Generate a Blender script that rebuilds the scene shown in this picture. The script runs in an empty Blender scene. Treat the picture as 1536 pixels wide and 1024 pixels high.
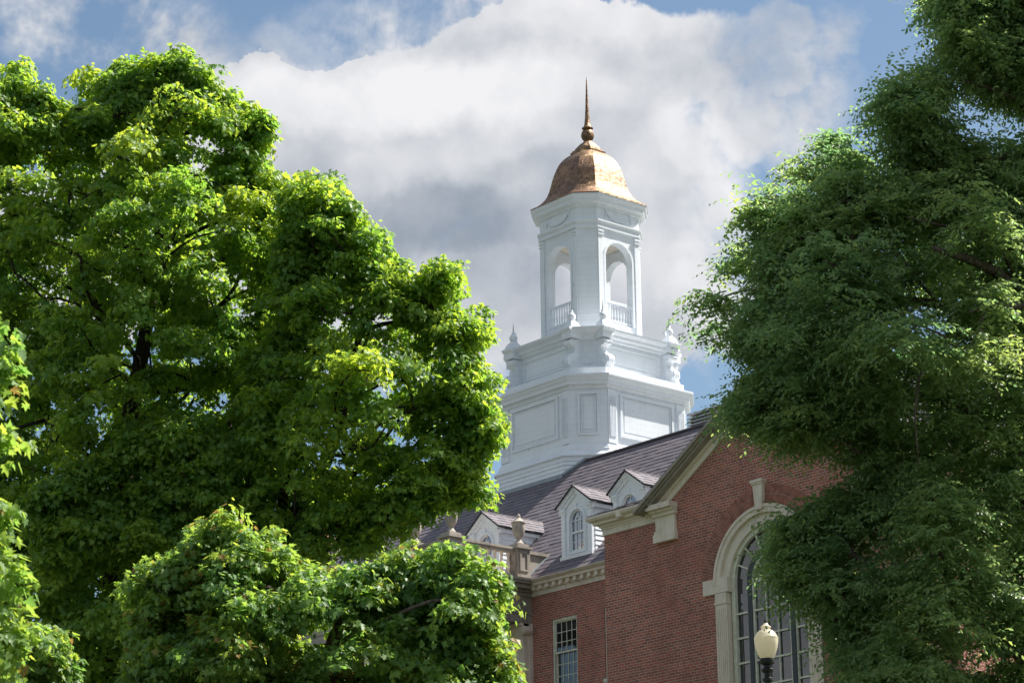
import bpy, bmesh, math, random
import numpy as np
from mathutils import Vector, Matrix
rad = math.radians
scene = bpy.context.scene
COL = scene.collection

# ---------------------------------------------------------------- camera
cam_d = bpy.data.cameras.new('camera'); cam = bpy.data.objects.new('camera', cam_d); COL.objects.link(cam)
PITCH, YAW, ROLL = rad(17.39), rad(50.0), rad(-0.627)
_h = Vector((-math.sin(YAW), math.cos(YAW), 0)); _r = Vector((math.cos(YAW), math.sin(YAW), 0))
_f = _h*math.cos(PITCH) + Vector((0, 0, math.sin(PITCH))); _u = -_h*math.sin(PITCH) + Vector((0, 0, math.cos(PITCH)))
_r2 = _r*math.cos(ROLL) + _u*math.sin(ROLL); _u2 = _u*math.cos(ROLL) - _r*math.sin(ROLL)
M = Matrix((_r2, _u2, -_f)).transposed().to_4x4(); M.translation = Vector((0, 0, 1.6))
cam.matrix_world = M
cam_d.sensor_width = 36; cam_d.lens = 3627/1536*36; cam_d.clip_end = 5000
cam_d.dof.use_dof = True; cam_d.dof.focus_distance = 68; cam_d.dof.aperture_fstop = 6.3
scene.camera = cam
scene.cycles.diffuse_bounces = 7

# ---------------------------------------------------------------- light
SUN_EL, SUN_AZ = rad(54), rad(71)      # azimuth measured from +X towards +Y
sd = bpy.data.lights.new('sun', 'SUN'); sd.energy = 4.8; sd.angle = rad(0.5); sd.color = (1.0, 0.95, 0.86)
so = bpy.data.objects.new('sun', sd); COL.objects.link(so)
svec = Vector((math.cos(SUN_EL)*math.cos(SUN_AZ), math.cos(SUN_EL)*math.sin(SUN_AZ), math.sin(SUN_EL)))
so.rotation_euler = svec.to_track_quat('Z', 'Y').to_euler()
vs = scene.view_settings
scene.display_settings.display_device = 'sRGB'
vs.view_transform = 'Standard'; vs.look = 'None'; vs.gamma = 1; vs.use_curve_mapping = False
vs.exposure = 1.15

# ---------------------------------------------------------------- world: Nishita sky with procedural clouds
W = bpy.data.worlds.new('World'); scene.world = W; W.use_nodes = True
nt = W.node_tree; nt.nodes.clear()
class G:
    """tiny node helper"""
    def __init__(s, nt): s.nt = nt
    def n(s, t, **k):
        x = s.nt.nodes.new(t)
        for a, b in k.items(): setattr(x, a, b)
        return x
    def put(s, sock, v):
        if isinstance(v, bpy.types.NodeSocket): s.nt.links.new(v, sock)
        elif v is not None: sock.default_value = v
    def m(s, op, a, b=None, c=None, clamp=False):
        x = s.n('ShaderNodeMath', operation=op, use_clamp=clamp)
        for i, v in enumerate((a, b, c)):
            if v is not None: s.put(x.inputs[i], v)
        return x.outputs[0]
    def vm(s, op, a, b=None, sc=None):
        x = s.n('ShaderNodeVectorMath', operation=op)
        s.put(x.inputs[0], a)
        if b is not None: s.put(x.inputs[1], b)
        if sc is not None: s.put(x.inputs['Scale'], sc)
        return x.outputs[1] if op in ('DOT_PRODUCT', 'LENGTH') else x.outputs[0]
    def noise(s, vec, scale, detail=4, rough=.55, dist=0, color=False):
        x = s.n('ShaderNodeTexNoise'); s.put(x.inputs['Vector'], vec)
        x.inputs['Scale'].default_value = scale; x.inputs['Detail'].default_value = detail
        x.inputs['Roughness'].default_value = rough; x.inputs['Distortion'].default_value = dist
        return x.outputs['Color' if color else 'Fac']
    def mix(s, f, a, b, mode='MIX'):
        x = s.n('ShaderNodeMix', data_type='RGBA', blend_type=mode)
        s.put(x.inputs[0], f); s.put(x.inputs[6], a if isinstance(a, bpy.types.NodeSocket) else (*a, 1)); s.put(x.inputs[7], b if isinstance(b, bpy.types.NodeSocket) else (*b, 1))
        return x.outputs[2]
    def mr(s, v, a, b, c=0, d=1, smooth=True):
        x = s.n('ShaderNodeMapRange', interpolation_type='SMOOTHSTEP' if smooth else 'LINEAR')
        for i, q in enumerate((v, a, b, c, d)): s.put(x.inputs[i], q)
        return x.outputs[0]
    def sep(s, v):
        x = s.n('ShaderNodeSeparateXYZ'); s.put(x.inputs[0], v); return x.outputs
    def comb(s, a, b, c):
        x = s.n('ShaderNodeCombineXYZ')
        for i, q in enumerate((a, b, c)): s.put(x.inputs[i], q)
        return x.outputs[0]
g = G(nt)
sky = g.n('ShaderNodeTexSky', sky_type='NISHITA'); sky.sun_disc = False
sky.sun_elevation = SUN_EL; sky.sun_rotation = rad(90) - SUN_AZ
sky.air_density = 1.0; sky.dust_density = 1.2; sky.ozone_density = 1.3; sky.altitude = 100
tc = g.n('ShaderNodeTexCoord').outputs['Generated']
d = g.vm('NORMALIZE', tc)
X, Y, Z = g.sep(d)
# azimuth (degrees, from the view heading, clockwise positive) and elevation (degrees)
hx, hy = -math.sin(YAW), math.cos(YAW); rx, ry = math.cos(YAW), math.sin(YAW)
dr = g.m('ADD', g.m('MULTIPLY', X, rx), g.m('MULTIPLY', Y, ry)); dh = g.m('ADD', g.m('MULTIPLY', X, hx), g.m('MULTIPLY', Y, hy))
az = g.m('MULTIPLY', g.m('ARCTAN2', dr, dh), 180/math.pi); el = g.m('MULTIPLY', g.m('ARCSINE', Z), 180/math.pi)
uv = g.comb(az, el, 0)
wob = g.noise(d, 9, 6, .6, 0, True)
wob2 = g.noise(d, 45, 5, .6, 0, True)
p = g.vm('ADD', uv, g.vm('SCALE', g.vm('SUBTRACT', wob, (.5, .5, .5)), None, 3.2))
p = g.vm('ADD', p, g.vm('SCALE', g.vm('SUBTRACT', wob2, (.5, .5, .5)), None, 0.9))
def blob(vec, a, e, ra, re, rot=0, k=1.0):
    mp = g.n('ShaderNodeMapping', vector_type='TEXTURE'); g.put(mp.inputs['Vector'], vec)
    mp.inputs['Location'].default_value = (a, e, 0); mp.inputs['Rotation'].default_value = (0, 0, rad(rot)); mp.inputs['Scale'].default_value = (ra, re, 1e3)
    l = g.vm('LENGTH', mp.outputs[0])
    return g.mr(l, 1.25, .55, 0, k)
def field(vec, L):
    t = None
    for b in L:
        o = blob(vec, *b); t = o if t is None else g.m('MAXIMUM', t, o)
    return t
CLOUD = [(-2.12, 22.47, 4.84, 2.42, 0), (-4.85, 23.38, 2.1, 1.21, 20), (2.28, 21.33, 4.35, 2.74, -10), (-1.11, 19.48, 5.32, 3.23, 0), (4.26, 20.17, 2.1, 2.42, 0), (4.02, 17.81, 2.1, 1.94, 0), (1.5, 24.47, 4.19, 0.97, 0), (5.44, 24.34, 2.42, 0.89, -5), (6.6, 23.66, 1.13, 0.97, 0), (4.22, 23.62, 2.74, 1.45, 0), (6.03, 22.29, 1.45, 1.29, 0), (6.83, 24.74, 1.13, 0.81, 0), (-5.85, 22.57, 1.45, 1.29, 0), (-6.93, 18.79, 5.65, 4.03, 0), (-6.46, 23.26, 1.61, 1.13, 25), (-10.65, 18.18, 4.03, 3.23, 0), (7.0, 18.33, 1.77, 2.58, 0)]
BLUE = [(-5.05, 25.08, 1.77, 0.61, 0, 0.8), (9.6, 23.01, 1.77, 1.77, 0, 1), (8.11, 20.46, 0.97, 1.45, 0, 0.9), (4.93, 15.89, 1.45, 0.89, 0, 1), (-0.41, 14.58, 1.45, 1.13, 0, 1), (12.48, 23.86, 1.45, 0.97, 0, 0.6), (-11.87, 22.77, 2.26, 0.45, 0, 0.9), (-8.46, 15.61, 4.84, 2.74, 0, 0.8), (11.26, 18.7, 2.42, 6.45, 0, 0.7)]
THIN = [(-11.14, 24.66, 4.52, 1.29, -5, 1.7), (-8.1, 24.51, 1.29, 0.97, 0, 0.9), (-10.74, 23.3, 0.97, 0.56, 0, 1.2), (9.55, 24.84, 1.77, 0.42, 0, 0.8), (6.69, 22.1, 0.97, 1.13, 0, 0.9), (7.42, 23.15, 1.45, 2.26, 0, 1.1), (8.01, 24.51, 1.94, 0.81, 0, 1.0), (4.73, 23.6, 1.77, 1.45, 0, 0.9), (4.8, 16.76, 0.81, 0.65, 0, 0.6), (-2.46, 25.12, 3.23, 0.81, 0, 1.2), (-5.38, 24.76, 1.29, 0.48, 0, 1.0)]
GREY = [(-1.45, 20.04, 3.23, 1.13, 0, 0.85), (1.24, 20.09, 1.77, 0.97, 0, 0.75), (-3.46, 19.63, 1.94, 1.29, 0, 0.75), (-0.29, 18.53, 1.94, 1.29, 0, 0.6), (-4.97, 20.71, 1.29, 1.29, 0, 0.35), (3.36, 23.65, 1.61, 0.48, 0, 0.2), (-1.09, 24.35, 1.94, 0.4, 0, 0.15), (-8.78, 24.63, 2.58, 0.48, 0, 0.35), (3.17, 17.21, 1.29, 0.97, 0, 0.3), (1.09, 21.19, 1.77, 0.65, 0, 0.55)]
WHITE = [(-5.7, 23.51, 1.77, 0.97, 0, 1), (-2.46, 23.41, 3.23, 0.97, 0, 1), (0.62, 23.24, 2.42, 0.97, 0, 0.8), (4.66, 21.88, 1.45, 0.81, -30, 0.9), (3.98, 21.59, 0.97, 0.97, 0, 0.6), (5.95, 20.57, 0.65, 0.97, 0, 1), (5.26, 19.97, 0.97, 1.45, 0, 0.7), (4.86, 18.26, 0.97, 1.13, 0, 0.6), (2.37, 24.92, 3.23, 0.65, 0, 0.6), (6.95, 23.8, 0.81, 0.81, 0, 0.3), (-3.47, 21.52, 1.45, 0.65, 0, 0.3)]
cover = field(p, CLOUD)
cut = field(p, BLUE)
thin = field(p, THIN)
shade = field(p, GREY)
lite = field(p, WHITE)
fb = g.noise(d, 14, 7, .62, .3); fb2 = g.noise(d, 5, 5, .6); fb3 = g.noise(d, 60, 3, .6)
ra = g.noise(d, 13, 6, .5); rb = g.noise(g.vm('ADD', d, (.005, .005, .012)), 13, 6, .5)    # relief: towards the sun and away from it
relief = g.m('SUBTRACT', ra, rb)
generic = g.mr(fb2, .46, .57)
near = g.mr(g.m('MAXIMUM', g.m('ABSOLUTE', az), g.m('ABSOLUTE', g.m('SUBTRACT', el, 17.4))), 16, 24)   # beyond the composed part: free clouds
cov = g.m('SUBTRACT', g.m('ADD', cover, g.m('MULTIPLY', thin, g.mr(fb, .3, .75, 0, .75))), cut, clamp=True)
hard = g.mr(g.m('ADD', g.m('SUBTRACT', cover, cut), g.m('ADD', g.m('MULTIPLY', g.m('SUBTRACT', fb, .5), 1.7), g.m('MULTIPLY', g.m('SUBTRACT', fb3, .5), .5))), .28, g.m('ADD', g.mr(fb2, .4, .6, .45, .85), g.mr(az, 2.5, 6.5, 0, .45)))
cov = g.m('MAXIMUM', hard, g.m('MULTIPLY', thin, g.m('SUBTRACT', g.mr(g.m('ADD', fb, g.m('MULTIPLY', g.m('SUBTRACT', fb3, .5), .3)), .36, .66, 0, .85), g.m('MULTIPLY', cut, .5)), clamp=True))
cov = g.m('ADD', g.m('MULTIPLY', cov, g.m('SUBTRACT', 1, near)), g.m('MULTIPLY', generic, near), clamp=True)
cov = g.m('MULTIPLY', cov, g.mr(el, -2, 3))
br = g.m('ADD', g.m('MULTIPLY', shade, -.42), g.m('MULTIPLY', lite, .32))
br = g.m('ADD', br, g.m('MULTIPLY', g.m('SUBTRACT', fb, .5), .8))
br = g.m('ADD', br, g.m('MULTIPLY', relief, 1.4))
bf = g.mr(br, -.58, .40, 0, 1, False)
CB = 6.3
ccol = g.mix(bf, (.41*CB, .475*CB, .57*CB), (1.16*CB, 1.16*CB, 1.19*CB))
skyc = g.mix(1.0, sky.outputs[0], (1.0, 1.06, 1.02), 'MULTIPLY')
sc_ = g.mix(cov, skyc, ccol)
bg = g.n('ShaderNodeBackground'); g.put(bg.inputs[0], sc_); bg.inputs[1].default_value = 0.055
out = g.n('ShaderNodeOutputWorld'); nt.links.new(bg.outputs[0], out.inputs[0])

# ---------------------------------------------------------------- materials
def newmat(name):
    m = bpy.data.materials.new(name); m.use_nodes = True; m.node_tree.nodes.clear(); return m, G(m.node_tree)
def finish(g, shader, disp=None):
    o = g.n('ShaderNodeOutputMaterial'); g.nt.links.new(shader, o.inputs[0])
def princ(g, col, rough=.6, metal=0, spec=.5, bump=None, bstr=.3, bdist=.01, ior=1.5):
    b = g.n('ShaderNodeBsdfPrincipled'); g.put(b.inputs['Base Color'], col if isinstance(col, bpy.types.NodeSocket) else (*col, 1))
    g.put(b.inputs['Roughness'], rough); g.put(b.inputs['Metallic'], metal); b.inputs['Specular IOR Level'].default_value = spec; b.inputs['IOR'].default_value = ior
    if bump is not None:
        x = g.n('ShaderNodeBump'); x.inputs['Strength'].default_value = bstr; x.inputs['Distance'].default_value = bdist
        g.put(x.inputs['Height'], bump); g.nt.links.new(x.outputs[0], b.inputs['Normal'])
    return b.outputs[0]
def geo(g):
    return g.n('ShaderNodeTexCoord').outputs['Object']   # every building mesh is modelled in world coordinates

def m_paint():
    m, g = newmat('white_paint'); P = geo(g)
    X, Y, Z = g.sep(P)
    n1 = g.noise(P, 1.3, 6, .65); n2 = g.noise(P, 9, 5, .7)
    st = g.noise(g.comb(g.m('MULTIPLY', X, 7), g.m('MULTIPLY', Y, 7), g.m('MULTIPLY', Z, .7)), 1.6, 5, .65)
    c = g.mix(g.mr(n1, .42, .75), (.79, .825, .875), (.72, .755, .80))
    c = g.mix(g.mr(st, .50, .78, 0, .3), c, (.55, .55, .54))
    c = g.mix(g.mr(n2, .66, .76, 0, .5), c, (.50, .49, .46))
    jb = g.n('ShaderNodeTexBrick', offset=.37, offset_frequency=2); g.put(jb.inputs['Vector'], g.comb(g.m('ADD', X, Y), Z, 0))
    for k, v in (('Scale', 1), ('Mortar Size', .004), ('Mortar Smooth', .6), ('Brick Width', 2.3), ('Row Height', .19), ('Bias', 0)): jb.inputs[k].default_value = v
    c = g.mix(g.m('MULTIPLY', jb.outputs['Fac'], .38), c, (.40, .41, .42))
    spots = g.noise(P, 5.5, 3, .55); c = g.mix(g.mr(spots, .70, .74, 0, .55), c, (.36, .36, .36))
    finish(g, princ(g, c, .55, spec=.35, bump=g.m('ADD', g.noise(P, 14, 4, .6), g.m('MULTIPLY', jb.outputs['Fac'], -.6)), bstr=.3, bdist=.01)); return m
def m_brick():
    m, g = newmat('brick'); P = geo(g); X, Y, Z = g.sep(P)
    N = g.n('ShaderNodeNewGeometry').outputs['Normal']; nx, ny, nz = g.sep(N)
    # wall coordinate: along x on walls facing y, along y on walls facing x
    sel = g.mr(g.m('ABSOLUTE', nx), .4, .6)
    u = g.m('ADD', g.m('MULTIPLY', X, g.m('SUBTRACT', 1, sel)), g.m('MULTIPLY', Y, sel))
    b = g.n('ShaderNodeTexBrick', offset=.5, offset_frequency=2, squash=.5, squash_frequency=6)
    wv = g.vm('SCALE', g.vm('SUBTRACT', g.noise(P, 30, 2, .5, 0, True), (.5, .5, .5)), None, .008)
    g.put(b.inputs['Vector'], g.vm('ADD', g.comb(u, Z, 0), wv))
    for k, v in (('Scale', 1), ('Mortar Size', .0075), ('Mortar Smooth', .15), ('Brick Width', .212), ('Row Height', .0677), ('Bias', -.1)): b.inputs[k].default_value = v
    b.inputs['Color1'].default_value = (.49, .150, .100, 1); b.inputs['Color2'].default_value = (.25, .090, .070, 1); b.inputs['Mortar'].default_value = (.54, .46, .41, 1)
    n1 = g.noise(P, .55, 4, .6); n2 = g.noise(P, 16, 3, .6)
    c = g.mix(g.mr(n1, .35, .7, 0, .5), b.outputs['Color'], (.27, .095, .075))
    c = g.mix(g.mr(g.noise(P, 2.2, 5, .7), .5, .75, 0, .3), c, (.13, .07, .062))
    c = g.mix(g.mr(n2, .55, .8, 0, .4), c, (.40, .17, .12))
    h = g.m('MULTIPLY', b.outputs['Fac'], -1)
    finish(g, princ(g, c, .85, spec=.25, bump=g.m('ADD', h, g.m('MULTIPLY', n2, .4)), bstr=.6, bdist=.006)); return m
def m_stone(name='limestone', a=(.85, .74, .64), b=(.75, .645, .56), dark=(.38, .31, .25), amt=.4):
    m, g = newmat(name); P = geo(g); X, Y, Z = g.sep(P)
    n1 = g.noise(P, 1.1, 6, .65); n2 = g.noise(P, 22, 5, .7)
    st = g.noise(g.comb(g.m('MULTIPLY', X, 3), g.m('MULTIPLY', Y, 3), g.m('MULTIPLY', Z, .9)), 1.7, 6, .7)
    N = g.n('ShaderNodeNewGeometry').outputs['Normal']
    c = g.mix(g.mr(n1, .35, .7), a, b)
    c = g.mix(g.mr(st, .48, .72, 0, amt), c, dark)
    c = g.mix(g.mr(n2, .5, .8, 0, .35), c, dark)
    finish(g, princ(g, c, .85, spec=.25, bump=n2, bstr=.35, bdist=.01)); return m
def m_slate():
    m, g = newmat('slate'); P = geo(g); X, Y, Z = g.sep(P)
    at = g.n('ShaderNodeAttribute', attribute_name='tint').outputs['Fac']
    c = g.mix(g.mr(at, 0, 1, 0, 1, False), (.105, .091, .110), (.175, .152, .176))
    c = g.mix(g.mr(at, .86, .92, 0, .8), c, (.10, .095, .125))
    c = g.mix(g.mr(g.noise(P, 1.0, 5, .6), .45, .72, 0, .35), c, (.20, .17, .18))
    c = g.mix(g.mr(g.noise(P, 18, 4, .7), .55, .8, 0, .3), c, (.08, .065, .075))
    finish(g, princ(g, c, .6, spec=.35, bump=g.noise(P, 25, 4, .6), bstr=.3, bdist=.01)); return m
def m_copper(name='copper', dark=1.0):
    m, g = newmat(name); P = geo(g); X, Y, Z = g.sep(P)
    n1 = g.noise(P, 1.7, 6, .7); n2 = g.noise(P, 8, 6, .72); n3 = g.noise(P, 38, 3, .6)
    # sheets: rows in height, joints staggered round the dome
    ang = g.m('ARCTAN2', g.m('SUBTRACT', Y, CY), g.m('SUBTRACT', X, CX))
    b = g.n('ShaderNodeTexBrick', offset=.5, offset_frequency=2); g.put(b.inputs['Vector'], g.comb(g.m('MULTIPLY', ang, 1.3), Z, 0))
    for k, v in (('Scale', 1), ('Mortar Size', .007), ('Mortar Smooth', .3), ('Brick Width', .46), ('Row Height', .27), ('Bias', 0)): b.inputs[k].default_value = v
    b.inputs['Color1'].default_value = (.44*dark, .285*dark, .15*dark, 1); b.inputs['Color2'].default_value = (.25*dark, .16*dark, .10*dark, 1); b.inputs['Mortar'].default_value = (.14, .085, .055, 1)
    c = g.mix(g.mr(n1, .40, .62, 0, .6), b.outputs['Color'], (.26*dark, .145*dark, .105*dark))
    c = g.mix(g.mr(n2, .47, .62, 0, .75), c, (.11, .078, .066))
    c = g.mix(g.mr(n1, .62, .72, 0, .35), c, (.52*dark, .34*dark, .17*dark))
    r = g.mr(n2, .3, .7, .42, .66)
    finish(g, princ(g, c, r, .9, bump=g.m('ADD', g.m('ADD', g.noise(P, 5, 5, .65), g.m('MULTIPLY', n3, .25)), g.m('MULTIPLY', b.outputs['Fac'], -.5)), bstr=.9, bdist=.035)); return m
def m_plain(name, col, rough=.6, metal=0, var=.15, spec=.4, sc=8):
    m, g = newmat(name); P = geo(g)
    n = g.noise(P, sc, 5, .6)
    c = g.mix(g.mr(n, .3, .75, 0, 1), tuple(min(1, x*(1+var)) for x in col), tuple(x*(1-var) for x in col))
    finish(g, princ(g, c, rough, metal, spec, bump=n, bstr=.1, bdist=.005)); return m
def m_glass():
    m, g = newmat('window_glass'); P = geo(g)
    n = g.noise(P, 1.7, 3, .5)
    finish(g, princ(g, (.012, .015, .02),   .04, 0, .9, bump=n, bstr=.25, bdist=.02, ior=1.65)); return m
def m_leaf(name, dark, light, trans, tf=.45, rough=.42, spec=.5, old=None):
    m, g = newmat(name)
    at = g.n('ShaderNodeAttribute', attribute_name='tint').outputs['Fac']
    c = g.mix(g.mr(at, 0, 1, 0, 1, False), dark, light)
    t = g.mix(g.mr(at, .1, .9, 0, 1, False), (trans[0]*.50, trans[1]*.72, trans[2]*1.1), (trans[0]*1.08, trans[1]*1.02, trans[2]))
    if old: c = g.mix(g.mr(at, .93, .97), c, old); t = g.mix(g.mr(at, .93, .97), t, old)
    p = princ(g, c, rough, 0, spec)
    tr = g.n('ShaderNodeBsdfTranslucent'); g.put(tr.inputs[0], t)
    mx = g.n('ShaderNodeMixShader'); mx.inputs[0].default_value = tf
    g.nt.links.new(p, mx.inputs[1]); g.nt.links.new(tr.outputs[0], mx.inputs[2])
    finish(g, mx.outputs[0]); return m
def m_bark(name, a, b):
    m, g = newmat(name); P = geo(g); X, Y, Z = g.sep(P)
    n = g.noise(g.comb(g.m('MULTIPLY', X, 3), g.m('MULTIPLY', Y, 3), g.m('MULTIPLY', Z, .7)), 6, 6, .7)
    c = g.mix(g.mr(n, .35, .65), a, b)
    finish(g, princ(g, c, .9, spec=.2, bump=n, bstr=.8, bdist=.03)); return m
def m_grass():
    m, g = newmat('grass'); P = geo(g)
    c = g.mix(g.mr(g.noise(P, .3, 6, .7), .35, .65), (.050, .056, .030), (.085, .082, .055))
    c = g.mix(g.mr(g.noise(P, 30, 3, .7), .45, .7), c, (.03, .06, .015))
    finish(g, princ(g, c, .9, spec=.2, bump=g.noise(P, 60, 3, .7), bstr=.6, bdist=.03)); return m
def m_globe():
    m, g = newmat('lamp_globe_plastic'); P = geo(g)
    c = g.mix(g.mr(g.noise(P, 4, 4, .6), .35, .7), (.84, .79, .66), (.80, .75, .61))
    p = princ(g, c, .3, 0, .5); tr = g.n('ShaderNodeBsdfTranslucent'); g.put(tr.inputs[0], c)
    mx = g.n('ShaderNodeMixShader'); mx.inputs[0].default_value = .45
    g.nt.links.new(p, mx.inputs[1]); g.nt.links.new(tr.outputs[0], mx.inputs[2]); finish(g, mx.outputs[0]); return m
CX, CY = -55.75, 50.17           # axis of the tower
MT = dict(bronze=m_copper('bronze', .85), paint=m_paint(), brick=m_brick(), stone=m_stone(), slate=m_slate(), copper=m_copper(), glass=m_glass(),
    stone2=m_stone('weathered_stone', (.42, .375, .33), (.30, .265, .23), (.12, .10, .085), .6),
    darkframe=m_plain('dark_frame', (.035, .045, .055), .5), edge=m_plain('slate_edge', (.03, .03, .035), .7),
    lead=m_plain('lead_flashing', (.26, .29, .32), .5, .3), mortar=m_plain('mortar', (.42, .34, .30), .9),
    voussoir=m_plain('arch_brick', (.31, .125, .095), .85, 0, .4, .2, 7), louver=m_plain('vent_metal', (.50, .51, .52), .45, .2),
    iron=m_plain('black_iron', (.02, .022, .022), .45), globe=m_globe(), deck=m_plain('roof_deck', (.2, .2, .21), .8),
    grass=m_grass(), blind=m_plain('interior_dark', (.03, .03, .035), .9), soffit=m_plain('cream_soffit', (.62, .56, .46), .7), beige=m_plain('cream_casing', (.72, .70, .60), .6),
    maple=m_leaf('maple_leaf', (.088, .190, .060), (.195, .320, .075), (.60, .76, .06), .55, .48, .42),
    maple2=m_leaf('maple_leaf_light', (.095, .195, .065), (.20, .315, .08), (.54, .70, .08), .50, .48, .42, (.34, .22, .06)),
    loc=m_leaf('small_leaf', (.140, .205, .110), (.225, .305, .140), (.52, .68, .17), .53, .42, .5),
    bark=m_bark('maple_bark', (.055, .045, .038), (.022, .018, .015)), bark2=m_bark('grey_bark', (.16, .13, .11), (.06, .045, .038)))

# ---------------------------------------------------------------- mesh helpers
class MB:
    def __init__(s): s.v = []; s.f = []; s.t = None
    def add(s, vs, fs):
        o = len(s.v); s.v += [tuple(v) for v in vs]; s.f += [tuple(i+o for i in f) for f in fs]; return s
    def box(s, x0, x1, y0, y1, z0, z1, T=None):
        vs = [(x, y, z) for z in (z0, z1) for y in (y0, y1) for x in (x0, x1)]
        if T: vs = [T(v) for v in vs]
        return s.add(vs, [(0, 2, 3, 1), (4, 5, 7, 6), (0, 1, 5, 4), (2, 6, 7, 3), (0, 4, 6, 2), (1, 3, 7, 5)])
    def prism(s, poly, a, b, T):
        """poly of (p,q); T(p,q,t) -> xyz; extruded from t=a to t=b"""
        n = len(poly); vs = [T(p, q, a) for p, q in poly] + [T(p, q, b) for p, q in poly]
        fs = [tuple(range(n))[::-1], tuple(range(n, 2*n))] + [(i, (i+1) % n, n+(i+1) % n, n+i) for i in range(n)]
        return s.add(vs, fs)
    def rings(s, rings, cap0=True, cap1=True):
        n = len(rings[0]); vs = [v for r in rings for v in r]; fs = []
        for k in range(len(rings)-1):
            for i in range(n):
                j = (i+1) % n; fs.append((k*n+i, k*n+j, (k+1)*n+j, (k+1)*n+i))
        if cap0: fs.append(tuple(range(n))[::-1])
        if cap1: fs.append(tuple(range((len(rings)-1)*n, len(rings)*n)))
        return s.add(vs, fs)
    def lathe(s, x, y, prof, n=20, rot=0):
        return s.rings([[(x+r*math.cos(rot+2*math.pi*i/n), y+r*math.sin(rot+2*math.pi*i/n), z) for i in range(n)] for r, z in prof])
    def octo(s, prof):
        def ring(w, h, z): return [(CX+a, CY+b, z) for a, b in ((-h, -w), (h, -w), (w, -h), (w, h), (h, w), (-h, w), (-w, h), (-w, -h))]
        return s.rings([ring(*p) for p in prof])
    def tube(s, pts, rs, n=8):
        rings = []; pts = [Vector(p) for p in pts]
        up = Vector((.31, .17, .93)).normalized()
        for i, p in enumerate(pts):
            t = (pts[min(i+1, len(pts)-1)] - pts[max(i-1, 0)]).normalized()
            a = t.cross(up)
            if a.length < .05: a = t.cross(Vector((1, 0, 0)))
            a.normalize(); b = t.cross(a)
            rings.append([tuple(p + (a*math.cos(2*math.pi*k/n) + b*math.sin(2*math.pi*k/n))*rs[i]) for k in range(n)])
        return s.rings(rings)
    def build(s, name, mat, parent=None, smooth=False, tints=None):
        me = bpy.data.meshes.new(name); me.from_pydata(s.v, [], s.f)
        bm = bmesh.new(); bm.from_mesh(me)
        if tints is None: bmesh.ops.recalc_face_normals(bm, faces=bm.faces)
        bm.to_mesh(me); bm.free()
        me.materials.append(MT[mat] if isinstance(mat, str) else mat)
        if smooth:
            me.polygons.foreach_set('use_smooth', [True]*len(me.polygons))
            if smooth != 'all': me.set_sharp_from_angle(angle=rad(35))
        if tints is not None:
            at = me.attributes.new('tint', 'FLOAT', 'FACE'); at.data.foreach_set('value', tints)
        me.update()
        o = bpy.data.objects.new(name, me); COL.objects.link(o)
        if parent:
            o.parent = parent
            if parent.type == 'EMPTY': o.matrix_parent_inverse = Matrix.Translation(-parent.location)
        return o
def thing(name, label, cat, loc, group=None):
    o = bpy.data.objects.new(name, None); COL.objects.link(o); o.location = loc; o.empty_display_size = .3
    tag(o, label, cat, group); return o
def tag(o, label, cat, group=None):
    o['label'] = label; o['category'] = cat
    if group: o['group'] = group
CX, CY = -55.75, 50.17           # axis of the tower
YG, YF = 39.63, 42.63            # front planes of the gabled wing and of the main facade
EY, EZ, RY, RZ = 42.50, 15.25, 47.86, 20.20     # eave edge and upper edge of the slate slope
SL = (RZ-EZ)/(RY-EY)
def roofz(y): return EZ + (y-EY)*SL
GX = -38.22                      # middle of the wing
random.seed(4)

# ---------------------------------------------------------------- ground
def ground_z(x, y):
    r = math.hypot(x, y)
    t = min(1, max(0, (r-8)/30)); return 5.2*t*t*(3-2*t)
mb = MB(); n = 120; xs = [math.copysign(abs(i/60-1)**2.2, i/60-1)*900 for i in range(n+1)]
for j in range(n+1):
    for i in range(n+1): mb.v.append((xs[i]-30, xs[j]+30, ground_z(xs[i]-30, xs[j]+30)))
mb.f = [(j*(n+1)+i, j*(n+1)+i+1, (j+1)*(n+1)+i+1, (j+1)*(n+1)+i) for j in range(n) for i in range(n)]
o = mb.build('ground', 'grass', None, 'all'); o['kind'] = 'structure'

# ================================================================ TOWER
tower = thing('bell_tower', 'white octagonal wooden cupola tower with open arches under a copper dome and spire', 'tower', (CX, CY, 17.0))
def face(k, dist):
    """face k (0 = facing -Y, then counterclockwise by 45 deg): local (u, out, z) -> world"""
    a = rad(-90 + 45*k); nx, ny = math.cos(a), math.sin(a); tx, ty = -ny, nx
    def T(v): u, o_, z = v; return (CX+nx*(dist+o_)+tx*u, CY+ny*(dist+o_)+ty*u, z)
    return T
def fbox(mb, k, dist, u0, u1, o0, o1, z0, z1): mb.box(u0, u1, o0, o1, z0, z1, face(k, dist))
def chd(w, h): return (w+h)/math.sqrt(2)
def chw(w, h): return (w-h)/math.sqrt(2)
# clapboard base
prof = []; z = 16.5
while z < 20.38:
    prof += [(2.765, 1.645, z), (2.74, 1.63, z+.128)]; z += .13
prof += [(2.75, 1.64, z), (2.75, 1.64, 20.42), (2.80, 1.66, 20.42), (2.80, 1.66, 20.46)]
mb = MB(); mb.octo(prof); mb.build('clapboard_base', 'paint', tower)
# sloping skirt and base moulding
mb = MB(); mb.octo([(2.79, 1.655, 20.462), (2.60, 1.70, 20.60), (2.585, 1.70, 20.60), (2.585, 1.70, 20.68), (2.56, 1.69, 20.70), (2.55, 1.68, 20.74), (2.51, 1.665, 20.78), (2.50, 1.66, 20.84), (2.475, 1.65, 20.86)])
mb.build('skirt', 'paint', tower)
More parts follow.
